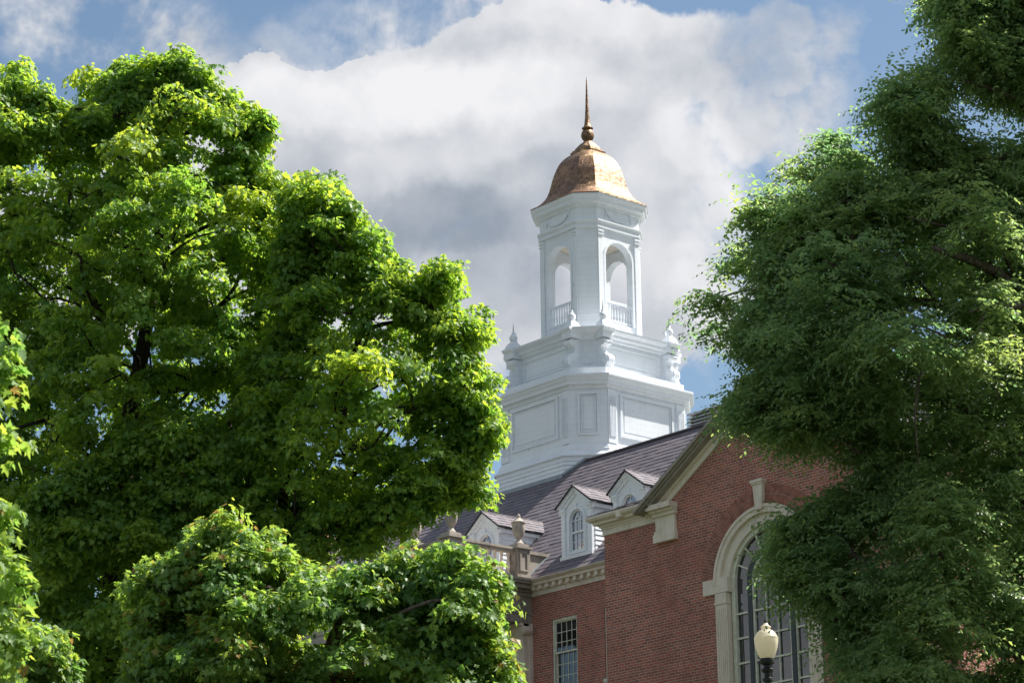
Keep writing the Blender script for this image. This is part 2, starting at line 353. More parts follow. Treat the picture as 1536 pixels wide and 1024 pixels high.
# pedestal storey
mb = MB(); mb.octo([(2.47, 1.65, 20.862), (2.47, 1.65, 22.60)]); mb.build('pedestal', 'paint', tower)
def frame(mb, k, d, u0, u1, z0, z1, w=.07, o=.04):
    e = .002
    fbox(mb, k, d, u0-w, u1+w, e, o, z1, z1+w); fbox(mb, k, d, u0-w, u1+w, e, o, z0-w, z0)
    fbox(mb, k, d, u0-w, u0, e, o-.001, z0, z1); fbox(mb, k, d, u1, u1+w, e, o-.001, z0, z1)
for k in range(8):
    wide = k % 2 == 0
    dd, hw = (2.47, 1.65) if wide else (chd(2.47, 1.65), chw(2.47, 1.65))
    mb = MB(); pu = 1.06 if wide else .26
    frame(mb, k, dd, -pu, pu, 21.20, 22.42, .075, .055); frame(mb, k, dd, -pu+.05, pu-.05, 21.25, 22.37, .03, .03)
    fbox(mb, k, dd, -pu+.11, pu-.11, .002, .022, 21.31, 22.31)
    mb.build('panel', 'paint', tower)
    if wide:
        for s in (-1, 1):
            mb = MB(); a, b = sorted((s*1.28, s*1.645)); fbox(mb, k, dd, a, b, .002, .05, 20.87, 22.585)
            for i in range(5):
                u = a+.07+i*.056; fbox(mb, k, dd, u-.013, u+.013, .051, .075, 21.08, 22.36)
            mb.build('pilaster', 'paint', tower)
# main cornice
mb = MB(); mb.octo([(2.48, 1.655, 22.60), (2.52, 1.67, 22.60), (2.52, 1.67, 22.66), (2.55, 1.69, 22.68), (2.55, 1.69, 22.72), (2.64, 1.74, 22.72), (2.65, 1.75, 22.82), (2.69, 1.78, 22.86), (2.72, 1.80, 22.93), (2.76, 1.81, 22.96), (2.76, 1.81, 23.02), (2.50, 1.70, 23.07)])
mb.build('main_cornice', 'paint', tower)
# attic storey
mb = MB(); mb.octo([(2.47, 1.67, 23.06), (2.47, 1.67, 23.30), (1.98, 1.56, 23.345), (1.95, 1.54, 23.35), (1.95, 1.54, 24.36)]); mb.build('attic', 'paint', tower)
for k in range(8):
    wide = k % 2 == 0
    dd, hw = (1.95, 1.54) if wide else (chd(1.95, 1.54), chw(1.95, 1.54))
    mb = MB(); pu = 1.06 if wide else .10
    frame(mb, k, dd, -pu, pu, 23.60, 24.18, .05, .035)
    if wide: fbox(mb, k, dd, -pu+.07, pu-.07, .002, .015, 23.66, 24.12)
    mb.build('panel', 'paint', tower)
    if wide:
        for s in (-1, 1):
            pr = [(0, 23.35), (.36, 23.352), (.37, 23.42), (.43, 23.44), (.485, 23.52), (.49, 23.62), (.45, 23.72), (.37, 23.79), (.27, 23.83), (.20, 23.88), (.165, 23.96), (.17, 24.05), (.22, 24.10), (.31, 24.11), (.37, 24.15), (.39, 24.22), (.36, 24.29), (.30, 24.32), (0, 24.33)]
            a, b = sorted((s*1.25, s*1.56)); T = face(k, dd)
            mb = MB(); mb.prism([(p+.002, q) for p, q in pr], a, b, lambda p_, q_, t_: T((t_, p_, q_)))
            for i in range(3):       # ribs of the acanthus leaf on the belly
                u = a+.06+i*.085; mb.prism([(p*1.06+.012 if 3 < j < 12 else p*.9, q) for j, (p, q) in enumerate(pr)], u-.018, u+.018, lambda p_, q_, t_: T((t_, p_, q_)))
            for (oo, zz, r) in ((.26, 23.60, .15), (.26, 24.21, .075)):
                for sd_ in (a, b):
                    e = -1 if sd_ == a else 1
                    for q, (rr, th) in enumerate(((r, .014), (r*.6, .026), (r*.28, .045))):
                        mb.prism([(oo+rr*math.cos(t*math.pi/8), zz+rr*math.sin(t*math.pi/8)) for t in range(16)], sd_+e*.001, sd_+e*th, lambda p_, q_, t_: T((t_, p_, q_)))
            mb.build('scroll_bracket', 'paint', tower)
mb = MB(); mb.octo([(1.96, 1.545, 24.34), (2.03, 1.57, 24.36), (2.03, 1.57, 24.43), (2.10, 1.60, 24.45), (2.13, 1.62, 24.47), (2.14, 1.63, 24.54), (2.22, 1.66, 24.58), (2.29, 1.70, 24.61), (2.31, 1.71, 24.67), (2.0, 1.5, 24.70)])
for k in range(0, 8, 2):
    for s in (-1, 1):
        a, b = sorted((s*1.20, s*1.66)); T = face(k, 0)
        mb.prism([(1.9, 24.345), (2.36, 24.345), (2.37, 24.46), (2.35, 24.50), (2.37, 24.56), (2.42, 24.60), (2.44, 24.63), (2.44, 24.675), (2.0, 24.69)], a, b, lambda p_, q_, t_: T((t_, p_, q_)))
mb.build('attic_cornice', 'paint', tower)
mb = MB()
fin_prof = [(.21, 0), (.21, .08), (.20, .09), (.15, .14), (.10, .20), (.075, .25), (.07, .27), (.10, .285), (.125, .33), (.135, .385), (.125, .44), (.095, .49), (.06, .52), (.05, .535), (.062, .56), (.045, .60), (.018, .64), (.012, .80), (.002, .86)]
fin0 = None
for k in range(8):
    wide_a = [(1.43, -2.13), (2.13, -1.43), (2.13, 1.43), (1.43, 2.13), (-1.43, 2.13), (-2.13, 1.43), (-2.13, -1.43), (-1.43, -2.13)][k]
    mb = MB(); x, y = CX+wide_a[0], CY+wide_a[1]
    mb.box(x-.20, x+.20, y-.20, y+.20, 24.685, 24.79)
    mb.rings([[(x+sx*w_, y+sy*w_, z_) for sx, sy in ((-1, -1), (1, -1), (1, 1), (-1, 1))] for w_, z_ in ((.17, 24.79), (.16, 24.86), (.10, 24.93), (.08, 24.96))])
    mb.lathe(x, y, [(r, 24.70+z_) for r, z_ in fin_prof[5:-3]], 20)
    fn = mb.build('ball_finial', 'paint', tower, True)
    mb = MB(); mb.lathe(x, y, [(.02, 25.31), (.013, 25.45), (.003, 25.62)], 8); mb.build('spike', 'lead', fn)
# lantern: floor, posts (chamfer walls), arched walls
LW, LH = 1.36, .90
mb = MB(); mb.octo([(1.43, .93, 24.69), (1.43, .93, 24.92), (1.40, .915, 24.95), (1.36, .90, 24.96), (1.36, .90, 25.0)]); mb.build('lantern_base', 'paint', tower)
for k in range(8):
    T = face(k, 0)
    if k % 2 == 0:
        R_, zs, zb, zt, th = .57, 27.45, 25.28, 28.42, .24
        out_ = [(-LH, zb), (-LH, zt), (LH, zt), (LH, zb)]
        arc = [(R_*math.cos(math.pi*i/20), zs+R_*math.sin(math.pi*i/20)) for i in range(21)]
        mb = MB()
        L = [(LH, zb), (LH, zt), (-LH, zt), (-LH, zb), (-R_, zb)] + arc[::-1] + [(R_, zb)]
        # two halves, to keep the polygons simple
        for s in (-1, 1):
            pts = [(s*R_, zb), (s*LH, zb), (s*LH, zt), (0, zt)] + [(s*R_*math.sin(math.pi/2*i/12), zs+R_*math.cos(math.pi/2*i/12)) for i in range(13)]
            mb.prism(pts, LW-th, LW, lambda p_, q_, t_: T((p_, t_, q_)))
        aw = mb.build('arched_wall', 'paint', tower)
        mb = MB()                    # raised archivolt
        for i in range(16):
            a0, a1 = math.pi*i/16, math.pi*(i+1)/16
            mb.prism([((R_+.002)*math.cos(a0), zs+(R_+.002)*math.sin(a0)), ((R_+.075)*math.cos(a0), zs+(R_+.075)*math.sin(a0)), ((R_+.075)*math.cos(a1), zs+(R_+.075)*math.sin(a1)), ((R_+.002)*math.cos(a1), zs+(R_+.002)*math.sin(a1))], LW+.001, LW+.03, lambda p_, q_, t_: T((p_, t_, q_)))
        for s in (-1, 1):
            a, b = sorted((s*(R_+.002), s*(R_+.075))); mb.box(a, b, LW+.001, LW+.03, zb, zs, T)
        mb.build('archivolt', 'paint', aw)
        mb = MB()
        for s in (-1, 1):
            a, b = sorted((s*.70, s*.895)); mb.box(a, b, LW+.002, LW+.045, 25.0, 28.36, T); mb.box(a-.02, b+.02, LW+.002, LW+.075, 28.16, 28.20, T); mb.box(a-.02, b+.02, LW+.002, LW+.085, 28.26, 28.31, T)
            mb.box(a-.015, b+.015, LW+.002, LW+.07, 25.0, 25.10, T)
        mb.build('pilaster', 'paint', tower)
        mb = MB(); mb.box(-LH, LH, LW-.22, LW-.002, 25.0, 25.275, T); mb.build('apron', 'paint', tower)
        bal = MB(); bal.box(-.57, .57, LW-.14, LW-.04, 25.95, 26.03, T); bal.box(-.57, .57, LW-.13, LW-.05, 25.33, 25.39, T)
        bo = bal.build('balustrade', 'paint', tower)
        for i in range(9):
            u = -.50+i*.125; c0 = T((u, LW-.09, 0)); mb = MB()
            mb.lathe(c0[0], c0[1], [(.028, 25.391), (.028, 25.44), (.018, 25.47), (.034, 25.56), (.030, 25.66), (.016, 25.80), (.022, 25.86), (.028, 25.90), (.028, 25.949)], 8)
            mb.build('baluster', 'paint', bo, True)
    else:
        dd, hw = chd(LW, LH), chw(LW, LH)
        mb = MB(); mb.box(-hw-.05, hw+.05, dd-.30, dd-.001, 24.99, 28.42, T)
        mb.box(-hw+.02, hw-.02, dd, dd+.02, 25.45, 28.1, T)
        mb.build('corner_post', 'paint', tower)
mb = MB(); mb.octo([(1.37, .905, 28.40), (1.43, .93, 28.41), (1.43, .93, 28.47), (1.40, .92, 28.48), (1.40, .92, 28.55), (1.44, .94, 28.58), (1.47, .95, 28.62), (1.47, .95, 28.66), (1.38, .91, 28.67), (1.38, .91, 29.15)]); mb.build('frieze', 'paint', tower)
mb = MB(); mb.octo([(1.1, .72, 28.36), (1.1, .72, 28.398)]); mb.build('ceiling', 'soffit', tower)
for k in range(0, 8, 2):
    T = face(k, 1.38); mb = MB()
    for (r_, oo) in ((.030, .02), (.018, .035)):
        pts = [T((.52*math.cos(math.pi*i/14), oo, 29.08-.30*math.sin(math.pi*i/14)-(.04 if r_ < .02 else 0))) for i in range(15)]
        mb.tube(pts, [r_*(.6+.6*math.sin(math.pi*i/14)) for i in range(15)], 8)
    for s in (-1, 1):
        mb.tube([T((s*.54, .02, 29.12)), T((s*.55, .02, 28.95)), T((s*.57, .02, 28.76))], [.02, .03, .012], 8)
        mb.box(s*.54-.035, s*.54+.035, 0, .03, 29.06, 29.13, T)
    mb.build('swag', 'paint', tower, True)
mb = MB(); mb.octo([(1.39, .915, 29.10), (1.43, .935, 29.12), (1.43, .935, 29.19), (1.49, .97, 29.22), (1.57, 1.0, 29.24), (1.57, 1.0, 29.34), (1.60, 1.02, 29.36), (1.64, 1.03, 29.42), (1.65, 1.035, 29.47), (1.65, 1.035, 29.49)])
mb.build('lantern_cornice', 'paint', tower)
dp = [(1.66, 1.045, 29.492), (1.655, 1.04, 29.53), (1.50, .95, 29.61), (1.37, .87, 29.72), (1.265, .80, 29.85), (1.18, .745, 30.0), (1.12, .705, 30.18), (1.075, .675, 30.38), (1.03, .645, 30.58), (.98, .61, 30.76), (.925, .575, 30.93), (.86, .535, 31.09), (.78, .485, 31.23), (.685, .43, 31.35), (.575, .36, 31.45), (.47, .30, 31.53), (.40, .26, 31.56)]
mb = MB(); mb.octo(dp); dome = mb.build('dome', 'copper', tower, True)
mb = MB(); mb.octo([(.50, .31, 31.50), (.51, .32, 31.57), (.46, .29, 31.59), (.45, .28, 31.64), (.38, .24, 31.66), (.37, .23, 31.72), (.31, .19, 31.80), (.23, .15, 31.90), (.18, .12, 31.95)]); mb.build('dome_cap', 'copper', tower)
mb = MB(); mb.lathe(CX, CY, [(.18, 31.93), (.17, 31.98), (.13, 32.02), (.13, 32.05), (.18, 32.10), (.215, 32.18), (.22, 32.25), (.205, 32.33), (.165, 32.40), (.12, 32.44), (.16, 32.455), (.19, 32.48), (.19, 32.50), (.15, 32.52), (.12, 32.56), (.10, 32.66), (.08, 32.85), (.06, 33.15), (.045, 33.5), (.03, 33.9), (.018, 34.2), (.004, 34.36)], 24)
mb.build('spire', 'bronze', tower, True)

# ================================================================ BUILDING
bld = thing('college_building', 'red brick building with slate roof, white dormers, gabled wing and stone trim', 'building', (-50, 42.6, 5.0))
XL, XR = -79.0, -32.3            # ends of the main block
# --- walls
def wall_y(mb, y, x0, x1, z0, z1, openings, depth=.25):
    """wall facing -Y built as a grid of rectangles around the openings (with reveals)"""
    xs = sorted({x0, x1, *[a for o in openings for a in o[:2]]}); zs = sorted({z0, z1, *[a for o in openings for a in o[2:]]})
    for i in range(len(xs)-1):
        for j in range(len(zs)-1):
            a, b, c, d_ = xs[i], xs[i+1], zs[j], zs[j+1]
            if any(o[0] <= a and b <= o[1] and o[2] <= c and d_ <= o[3] for o in openings): continue
            mb.add([(a, y, c), (b, y, c), (b, y, d_), (a, y, d_)], [(0, 1, 2, 3)])
    for (a, b, c, d_) in openings:
        mb.add([(a, y, c), (b, y, c), (b, y, d_), (a, y, d_), (a, y+depth, c), (b, y+depth, c), (b, y+depth, d_), (a, y+depth, d_)], [(0, 4, 5, 1), (1, 5, 6, 2), (2, 6, 7, 3), (3, 7, 4, 0)])
WZ0, WZ1 = 12.15, 14.05
wx = [-49.24, -47.11, -45.1]
wopen = [(a, a+1.02, WZ0, WZ1) for a in wx]
wleft = [(2*CX-b, 2*CX-a, c, d_) for a, b, c, d_ in wopen]
pw = [(-53.1, -52.1, 11.6, 13.7), (-56.25, -55.25, 11.6, 13.7), (-59.4, -58.4, 11.6, 13.7)]
low = [(a, b, 7.2, 10.2) for a, b, c, d_ in wopen+wleft]
mb = MB(); wall_y(mb, YF, XL, XR, 4.5, 14.9, wopen+wleft+pw+low)
mb.box(XL, XR, YF+.6, 57.5, 4.5, 14.9)
mb.add([(XL, YF, 4.5), (XL, YF+.6, 4.5), (XL, YF+.6, 14.9), (XL, YF, 14.9)], [(0, 1, 2, 3)])
mb.add([(XR, YF, 4.5), (XR, YF+.6, 4.5), (XR, YF+.6, 14.9), (XR, YF, 14.9)], [(0, 1, 2, 3)])
me_wall = mb.build('wall', 'brick', bld)
def sash(a, b, c, d_, y, cols=4, rows=(3, 3), open_=.06):
    """double-hung window set back in its opening"""
    f = MB(); w = .055
    f.box(a, a+w, y-.02, y+.10, c, d_); f.box(b-w, b, y-.02, y+.10, c, d_); f.box(a+w, b-w, y-.02, y+.10, d_-w-.02, d_); f.box(a-.05, b+.05, y-.10, y+.10, c-.09, c)
    o = f.build('window', 'beige', bld)
    zm = (c+d_)/2; gl = MB()
    for (z0, z1, yy, nr) in ((zm, d_-w-.02, y+.02, rows[0]), (c, zm+.05, y+.07, rows[1])):
        m_ = MB(); s = .035; x0, x1 = a+w, b-w
        m_.box(x0, x0+s, yy, yy+.04, z0, z1); m_.box(x1-s, x1, yy, yy+.04, z0, z1); m_.box(x0+s, x1-s, yy, yy+.04, z0, z0+s+.01); m_.box(x0+s, x1-s, yy, yy+.04, z1-s, z1)
        for i in range(1, cols):
            xx = x0+s+(x1-x0-2*s)*i/cols; m_.box(xx-.009, xx+.009, yy+.005, yy+.03, z0+s+.01, z1-s)
        for j in range(1, nr):
            zz = z0+s+(z1-z0-2*s)*j/nr; m_.box(x0+s, x1-s, yy+.006, yy+.029, zz-.009, zz+.009)
        m_.build('sash', 'beige', o)
        gl.add([(x0+s, yy+.02, z0+s), (x1-s, yy+.02, z0+s), (x1-s, yy+.02, z1-s), (x0+s, yy+.02, z1-s)], [(0, 1, 2, 3)])
    gl.build('pane', 'glass', o)
    return o
for (a, b, c, d_) in wopen+wleft: sash(a, b, c, d_, YF+.05)
for (a, b, c, d_) in pw+low: sash(a, b, c, d_, YF+.05)
# lintels and sill stones
mb = MB()
for (a, b, c, d_) in wopen+wleft: mb.box(a-.06, b+.06, YF-.03, YF+.2, c-.2, c-.095)
mb.build('sill', 'stone', bld)

# --- gabled wing: brick front with the great arched opening
AR, AZ = 1.18, 13.05            # glass radius and height of the arch centre
SRO = 1.66                       # stone surround outer radius
wx0, wx1 = -43.77, 2*GX+43.77
gx0, gx1 = -41.75, 2*GX+41.75
GS = .623; GA = 17.30            # gable slope and apex of the brickwork
def gz(x): return GA-abs(x-GX)*GS
mb = MB(); y = YG; na = 24
arcp = [(GX-SRO*math.cos(math.pi*i/na), AZ+SRO*math.sin(math.pi*i/na)) for i in range(na+1)]
for s, rng in ((0, range(0, na//2)), (1, range(na//2, na))):
    for i in rng:
        (xa, za), (xb, zb) = arcp[i], arcp[i+1]
        mb.add([(xa, y, za), (xb, y, zb), (xb, y, gz(xb)), (xa, y, gz(xa))], [(0, 1, 2, 3)])
mb.add([(gx0, y, 4.5), (GX-SRO, y, 4.5), (GX-SRO, y, AZ), (GX-SRO, y, gz(GX-SRO)), (gx0, y, gz(gx0))], [(0, 1, 2, 3, 4)])
mb.add([(GX+SRO, y, 4.5), (gx1, y, 4.5), (gx1, y, gz(gx1)), (GX+SRO, y, gz(GX+SRO)), (GX+SRO, y, AZ)], [(0, 1, 2, 3, 4)])
mb.add([(GX-SRO, y, 4.5), (GX+SRO, y, 4.5), (GX+SRO, y, 8.0), (GX-SRO, y, 8.0)], [(0, 1, 2, 3)])
for xx in (gx0, gx1): mb.add([(xx, y, 4.5), (xx, y+.1, 4.5), (xx, y+.1, 15.3), (xx, y, 15.3)], [(0, 1, 2, 3)])
mb.box(wx0, gx0, YG+.03, YF+.5, 4.5, 15.02); mb.box(gx1, wx1, YG+.03, YF+.5, 4.5, 15.02)
mb.build('wing_wall', 'brick', bld)
# shoulder set back 3 cm, stone cornices
def run_x(mb, prof, x0, x1): mb.prism(prof, x0, x1, lambda p_, q_, t_: (t_, p_, q_))
def run_y(mb, prof, y0, y1): mb.prism(prof, y0, y1, lambda p_, q_, t_: (p_, t_, q_))
for a, b, nm in ((wx0, gx0, -1), (gx1, wx1, 1)):
    yy = YG+.03
    mb = MB(); lay = [(.03, 14.98), (.03, 15.12), (.05, 15.125), (.055, 15.165), (.09, 15.18), (.10, 15.22), (.20, 15.245), (.21, 15.30), (.25, 15.315), (.30, 15.345), (.335, 15.40), (.335, 15.44)]
    xi = b-.02 if nm < 0 else a+.02; xo = a if nm < 0 else b; q = -1 if nm < 0 else 1
    mb.rings([[(xi, YF+.45, z_), (xi, yy-p_, z_), (xo+q*p_, yy-p_, z_), (xo+q*p_, YF+.45, z_)] for p_, z_ in lay])
    mb.box(-42.95 if nm < 0 else -33.9, -42.80 if nm < 0 else -33.75, yy-.35, yy-.2, 15.25, 15.42)
    mb.build('wing_cornice', 'stone', bld)
# capital blocks at both ends of the gable bay
for s in (-1, 1):
    c0 = gx0 if s < 0 else gx1
    mb = MB(); a, b = sorted((c0-s*.62, c0+s*.05))
    mb.box(a, b, YG-.07, YG+.05, 14.62, 15.14); mb.box(a-.05, b+.04, YG-.12, YG+.05, 14.42, 14.62); mb.box(a-.03, b+.02, YG-.09, YG+.05, 14.62, 14.70)
    mb.box(a-.09, b+.06, YG-.30, YG+.05, 15.20, 15.33); mb.box(a-.06, b+.045, YG-.20, YG+.05, 15.14, 15.199); mb.box(a-.05, b+.04, YG-.13, YG+.05, 15.05, 15.139)
    mb.build('pilaster_capital', 'stone', bld)
# raking cornices
for s in (-1, 1):
    mb = MB()
    def rk(o0, o1, y0, y1, xo):          # slanted slab: o = height above the brick line
        xA = xo if s < 0 else 2*GX-xo
        q = [(xA, gz(xA)+o0), (GX, GA+o0), (GX, GA+o1), (xA, gz(xA)+o1)]
        mb.prism(q, y0, y1, lambda p_, q_, t_: (p_, t_, q_))
    rk(.0, .16, YG-.06, YG+.3, -41.5); rk(.155, .24, YG-.13, YG+.3, -41.72); rkl = mb.build('raking_frieze', 'stone', bld); mb = MB(); rk(.235, .30, YG-.30, YG+.3, -41.95); rk(.305, .36, YG-.36, YG+.3, -42.08); rk(.355, .44, YG-.43, YG+.3, -42.22)
    mb.build('raking_cornice', 'stone2', bld)
# wing roof (two slopes) and the small shoulder roofs, as rows of slates
def slates(name, P0, U, V, nu_len, nv_len, keep=None, exp=.242, wid=.27, parent=None, lift=.012, mat='slate', seed=1):
    """rows of slates on the plane P0 + u*U + v*V (v climbs the slope)"""
    rnd = random.Random(seed); U = Vector(U); V = Vector(V); N = U.cross(V).normalized()
    if N.z < 0: N = -N
    P0 = Vector(P0); vs = []; fs = []; tn = []; rows = int(math.ceil(nv_len/exp))
    for r in range(rows):
        v0, v1 = r*exp, min((r+1)*exp+.03, nv_len); x = -(rnd.random()*.5+.5*(r % 2))*wid
        rt = rnd.uniform(-.12, .12)
        while x < nu_len:
            w_ = wid*rnd.uniform(.8, 1.2); a, b = max(0, x+.004), min(nu_len, x+w_-.004); x += w_
            if b-a < .02: continue
            m_ = ((a+b)/2, (v0+v1)/2)
            if keep and not keep(*m_, a, b, v0): continue
            h0 = .020+rnd.uniform(0, .010); dv = rnd.uniform(-.008, .008)
            q = [P0+U*a+V*(v0+dv)+N*h0, P0+U*b+V*(v0+dv)+N*(h0+rnd.uniform(-.004, .004)), P0+U*b+V*v1+N*lift, P0+U*a+V*v1+N*lift, P0+U*a+V*(v0+dv), P0+U*b+V*(v0+dv)]
            k = len(vs); vs += [tuple(p) for p in q]; fs += [(k, k+1, k+2, k+3), (k+4, k+5, k+1, k), (k+4, k, k+3), (k+5, k+2, k+1)]
            t = min(.84, max(0, rnd.gauss(.42, .2)+rt)) if rnd.random() > .06 else .95
            tn += [t]*4
    m_ = MB(); m_.v = vs; m_.f = fs; return m_.build(name, mat, parent, False, tn)
Ls = math.hypot(RY-EY, RZ-EZ); Vv = ((0, (RY-EY)/Ls, (RZ-EZ)/Ls))
def keep_main(u, v, a, b, v0):
    x = XL+u; y = EY+v*Vv[1]
    if abs(x-GX) < 3.5 and v*Vv[2]+EZ < gz(x)+.44 - .0: return False
    return True
roof = slates('roof', (XL, EY, EZ), (1, 0, 0), Vv, XR-XL, Ls, keep_main, parent=bld)
mb = MB(); e = .004
mb.prism([(EY+.02, EZ-.06), (RY, RZ-.02), (RY, RZ-.25), (EY+.3, EZ-.06)], XL+.01, XR-.01, lambda p_, q_, t_: (t_, p_, q_))
mb.build('roof_boarding', 'edge', roof)
mb = MB(); mb.box(XL, XR, RY, 2*CY-RY, RZ-.25, RZ+.02); mb.prism([(2*CY-EY, EZ), (2*CY-RY, RZ), (2*CY-RY, RZ-.3), (2*CY-EY-.4, EZ-.1)], XL, XR, lambda p_, q_, t_: (t_, p_, q_)); mb.build('roof_deck', 'deck', bld)
mb = MB(); mb.box(XL, XR, RY-.06, RY+.06, RZ+.025, RZ+.07); mb.box(XL, XR, RY-.02, RY+.02, RZ+.071, RZ+.09); mb.build('ridge_flashing', 'slate', roof)
# gable ends of the main roof
mb = MB()
for xx in (XL, XR): mb.prism([(EY+.1, EZ-.4), (RY, RZ-.05), (2*CY-RY, RZ-.05), (2*CY-EY-.1, EZ-.4)], xx-.15, xx+.15, lambda p_, q_, t_: (t_, p_, q_))
mb.build('end_gable', 'brick', bld)
# lead flashing where the roof meets the tower
mb = MB()
zf = lambda yy: roofz(yy)
fl = [(CX-1.66, CY-2.80), (CX+1.66, CY-2.80)]
mb.box(CX-1.7, CX+1.68, CY-2.86, CY-2.745, zf(CY-2.80)-.1, zf(CY-2.80)+.10)
q0 = Vector((CX+1.66, CY-2.80, zf(CY-2.80)+.06)); q1 = Vector((CX+1.66+(RY-(CY-2.80)), RY, RZ+.08))
mb.tube([q0, q1, q1+Vector((.45, .4, 0))], [.07, .07, .05], 6)
q0m = q0.copy(); q0m.x = 2*CX-q0.x; q1m = q1.copy(); q1m.x = 2*CX-q1.x
mb.tube([q0m, q1m], [.07, .07], 6)
mb.build('flashing', 'lead', bld)
# wing roof slopes
Lg = math.hypot(3.62, 3.62*GS)
gl_, gr_ = gx0-.12, gx1+.12
zl = gz(gl_)+.44
for s in (-1, 1):
    x0 = gl_ if s < 0 else gr_
    sl = slates('wing_roof', (x0, YG-.42, zl), (0, 1, 0), (-s/math.hypot(1, GS), 0, GS/math.hypot(1, GS)), 6.0, abs(GX-x0)*math.hypot(1, GS),
        (lambda u, v, a, b, v0: (YG-.42+u-EY)*SL+EZ < zl+v*GS/math.hypot(1, GS)+.12), parent=bld, seed=7+s)
    mb = MB(); mb.add([(x0, YG-.40, zl-.01), (GX, YG-.40, gz(GX)+.43), (GX, YF+2.6, gz(GX)+.43), (x0, YF+.0, zl-.01)], [(0, 1, 2, 3)]); mb.build('roof_boarding', 'edge', sl)
    # shoulder roof: slope rising from the shoulder cornice to the back
    a, b = (wx0-.28, gl_+.02) if s < 0 else (gr_-.02, wx1+.28)
    V2 = Vector((0, 1, .42)).normalized()
    sl = slates('shoulder_roof', (a, YG-.28, 15.455), (1, 0, 0), tuple(V2), b-a, 2.2, (lambda u, v, a_, b_, v0, A=a, S=s: (v*.92 < (u*1.0+.15 if S < 0 else (b-A-u)*1.0+.15))), parent=bld, seed=17+s)
    mb = MB(); mb.prism([(YG-.27, 15.45), (YG+1.8, 15.45+2.07*.42), (YG+2.3, 15.9), (YG+2.3, 15.44)], a+.9 if s < 0 else a+.02, b-.02 if s < 0 else b-.9, lambda p_, q_, t_: (t_, p_, q_)); mb.build('roof_boarding', 'edge', sl)
# --- arch: brick rings, stone surround, imposts, keystone
mb = MB(); mo = MB(); rnd = random.Random(3)
for ring in range(2):
    r0 = SRO+.012+ring*.228; r1 = r0+.212; nb = int(math.pi*(r0+r1)/2/.072)
    for i in range(nb):
        a0 = math.pi*(i+.11)/nb; a1 = math.pi*(i+.89)/nb; dz = rnd.uniform(0, .006)
        mb.prism([(GX+r0*math.cos(a0), AZ+r0*math.sin(a0)), (GX+r1*math.cos(a0), AZ+r1*math.sin(a0)), (GX+r1*math.cos(a1), AZ+r1*math.sin(a1)), (GX+r0*math.cos(a1), AZ+r0*math.sin(a1))], YG-.022-dz, YG-.004, lambda p_, q_, t_: (p_, t_, q_))
def arch_ring(mb, r0, r1, y0, y1, n=28, a0=0, a1=math.pi, cz=AZ):
    for i in range(n):
        t0 = a0+(a1-a0)*i/n; t1 = a0+(a1-a0)*(i+1)/n
        mb.add([(GX+r*math.cos(t), yy, cz+r*math.sin(t)) for yy in (y0, y1) for r, t in ((r0, t0), (r1, t0), (r1, t1), (r0, t1))],
               [(0, 1, 2, 3), (7, 6, 5, 4), (1, 5, 6, 2), (3, 7, 4, 0)])
arch_ring(mo, SRO+.001, SRO+.45, YG-.016, YG-.003)
am = mo.build('arch_mortar', 'mortar', bld); mb.build('arch_brick', 'voussoir', am)
mb = MB(); arch_ring(mb, AR+.30, SRO, YG-.05, YG+.30); arch_ring(mb, AR+.05, AR+.30, YG+.03, YG+.32); arch_ring(mb, SRO-.06, SRO+.01, YG-.075, YG-.051)
for s in (-1, 1):
    a, b = sorted((GX+s*(AR+.10), GX+s*(SRO-.02)))
    mb.box(a, b, YG-.05, YG+.3, 8.0, 12.60)
    for i in range(6):
        u = a+.06+i*.065; mb.box(u-.014, u+.014, YG-.065, YG-.0505, 8.3, 12.5)
    mb.box(a-.02, b+.02, YG-.075, YG+.3, 12.60, 12.66); mb.box(a, b, YG-.055, YG+.3, 12.66, 12.86)
    c_, d_ = sorted((GX+s*(AR+.03), GX+s*2.03)); mb.box(c_, d_, YG-.058, YG+.30, 12.87, 13.22)
mb.build('stone_surround', 'stone', bld)
mb = MB(); K_ = GX-.05; mb.prism([(K_-.105, 14.60), (K_+.105, 14.60), (K_+.155, 15.20), (K_-.155, 15.20)], YG-.12, YG+.05, lambda p_, q_, t_: (p_, t_, q_)); mb.box(K_-.195, K_+.195, YG-.17, YG+.05, 15.242, 15.30); mb.box(K_-.175, K_+.175, YG-.145, YG+.05, 15.20, 15.2415); mb.build('keystone', 'stone', bld)
# arched window
YW = YG+.14
mb = MB(); arch_ring(mb, AR-.05, AR+.06, YW-.04, YW+.12)
for s in (-1, 1): mb.box(*sorted((GX+s*(AR-.05), GX+s*(AR+.06))), YW-.04, YW+.12, 8.0, 13.05)
aw = mb.build('arched_window', 'beige', bld)
mb = MB(); arch_ring(mb, .60, .735, YW-.03, YW+.10)
for s in (-1, 1): mb.box(*sorted((GX+s*.60, GX+s*.735)), YW-.03, YW+.10, 8.0, 13.05)
mb.build('dark_mullion', 'darkframe', aw)
mb = MB(); arch_ring(mb, .55, .60, YW-.005, YW+.08); arch_ring(mb, .735, .765, YW-.005, YW+.08)
for s in (-1, 1):
    for r0, r1 in ((.55, .60), (.735, .765)): mb.box(*sorted((GX+s*r0, GX+s*r1)), YW-.005, YW+.08, 8.0, 13.05)
    z = 12.92
    for i, zz in enumerate((12.33, 11.75, 11.17, 10.59, 10.01, 9.43)):
        mb.box(*sorted((GX+s*.765, GX+s*(AR-.05))), YW, YW+.05, zz-.022, zz+.022)
for zz in (12.33, 11.75, 11.17, 10.59, 10.01, 9.43): mb.box(GX-.55, GX+.55, YW, YW+.05, zz-.02, zz+.02)
for xx in (-.183, .183): mb.box(GX+xx-.012, GX+xx+.012, YW+.002, YW+.048, 8.0, 13.0)
mb.box(GX-.55, GX+.55, YW-.002, YW+.06, 12.98, 13.08)
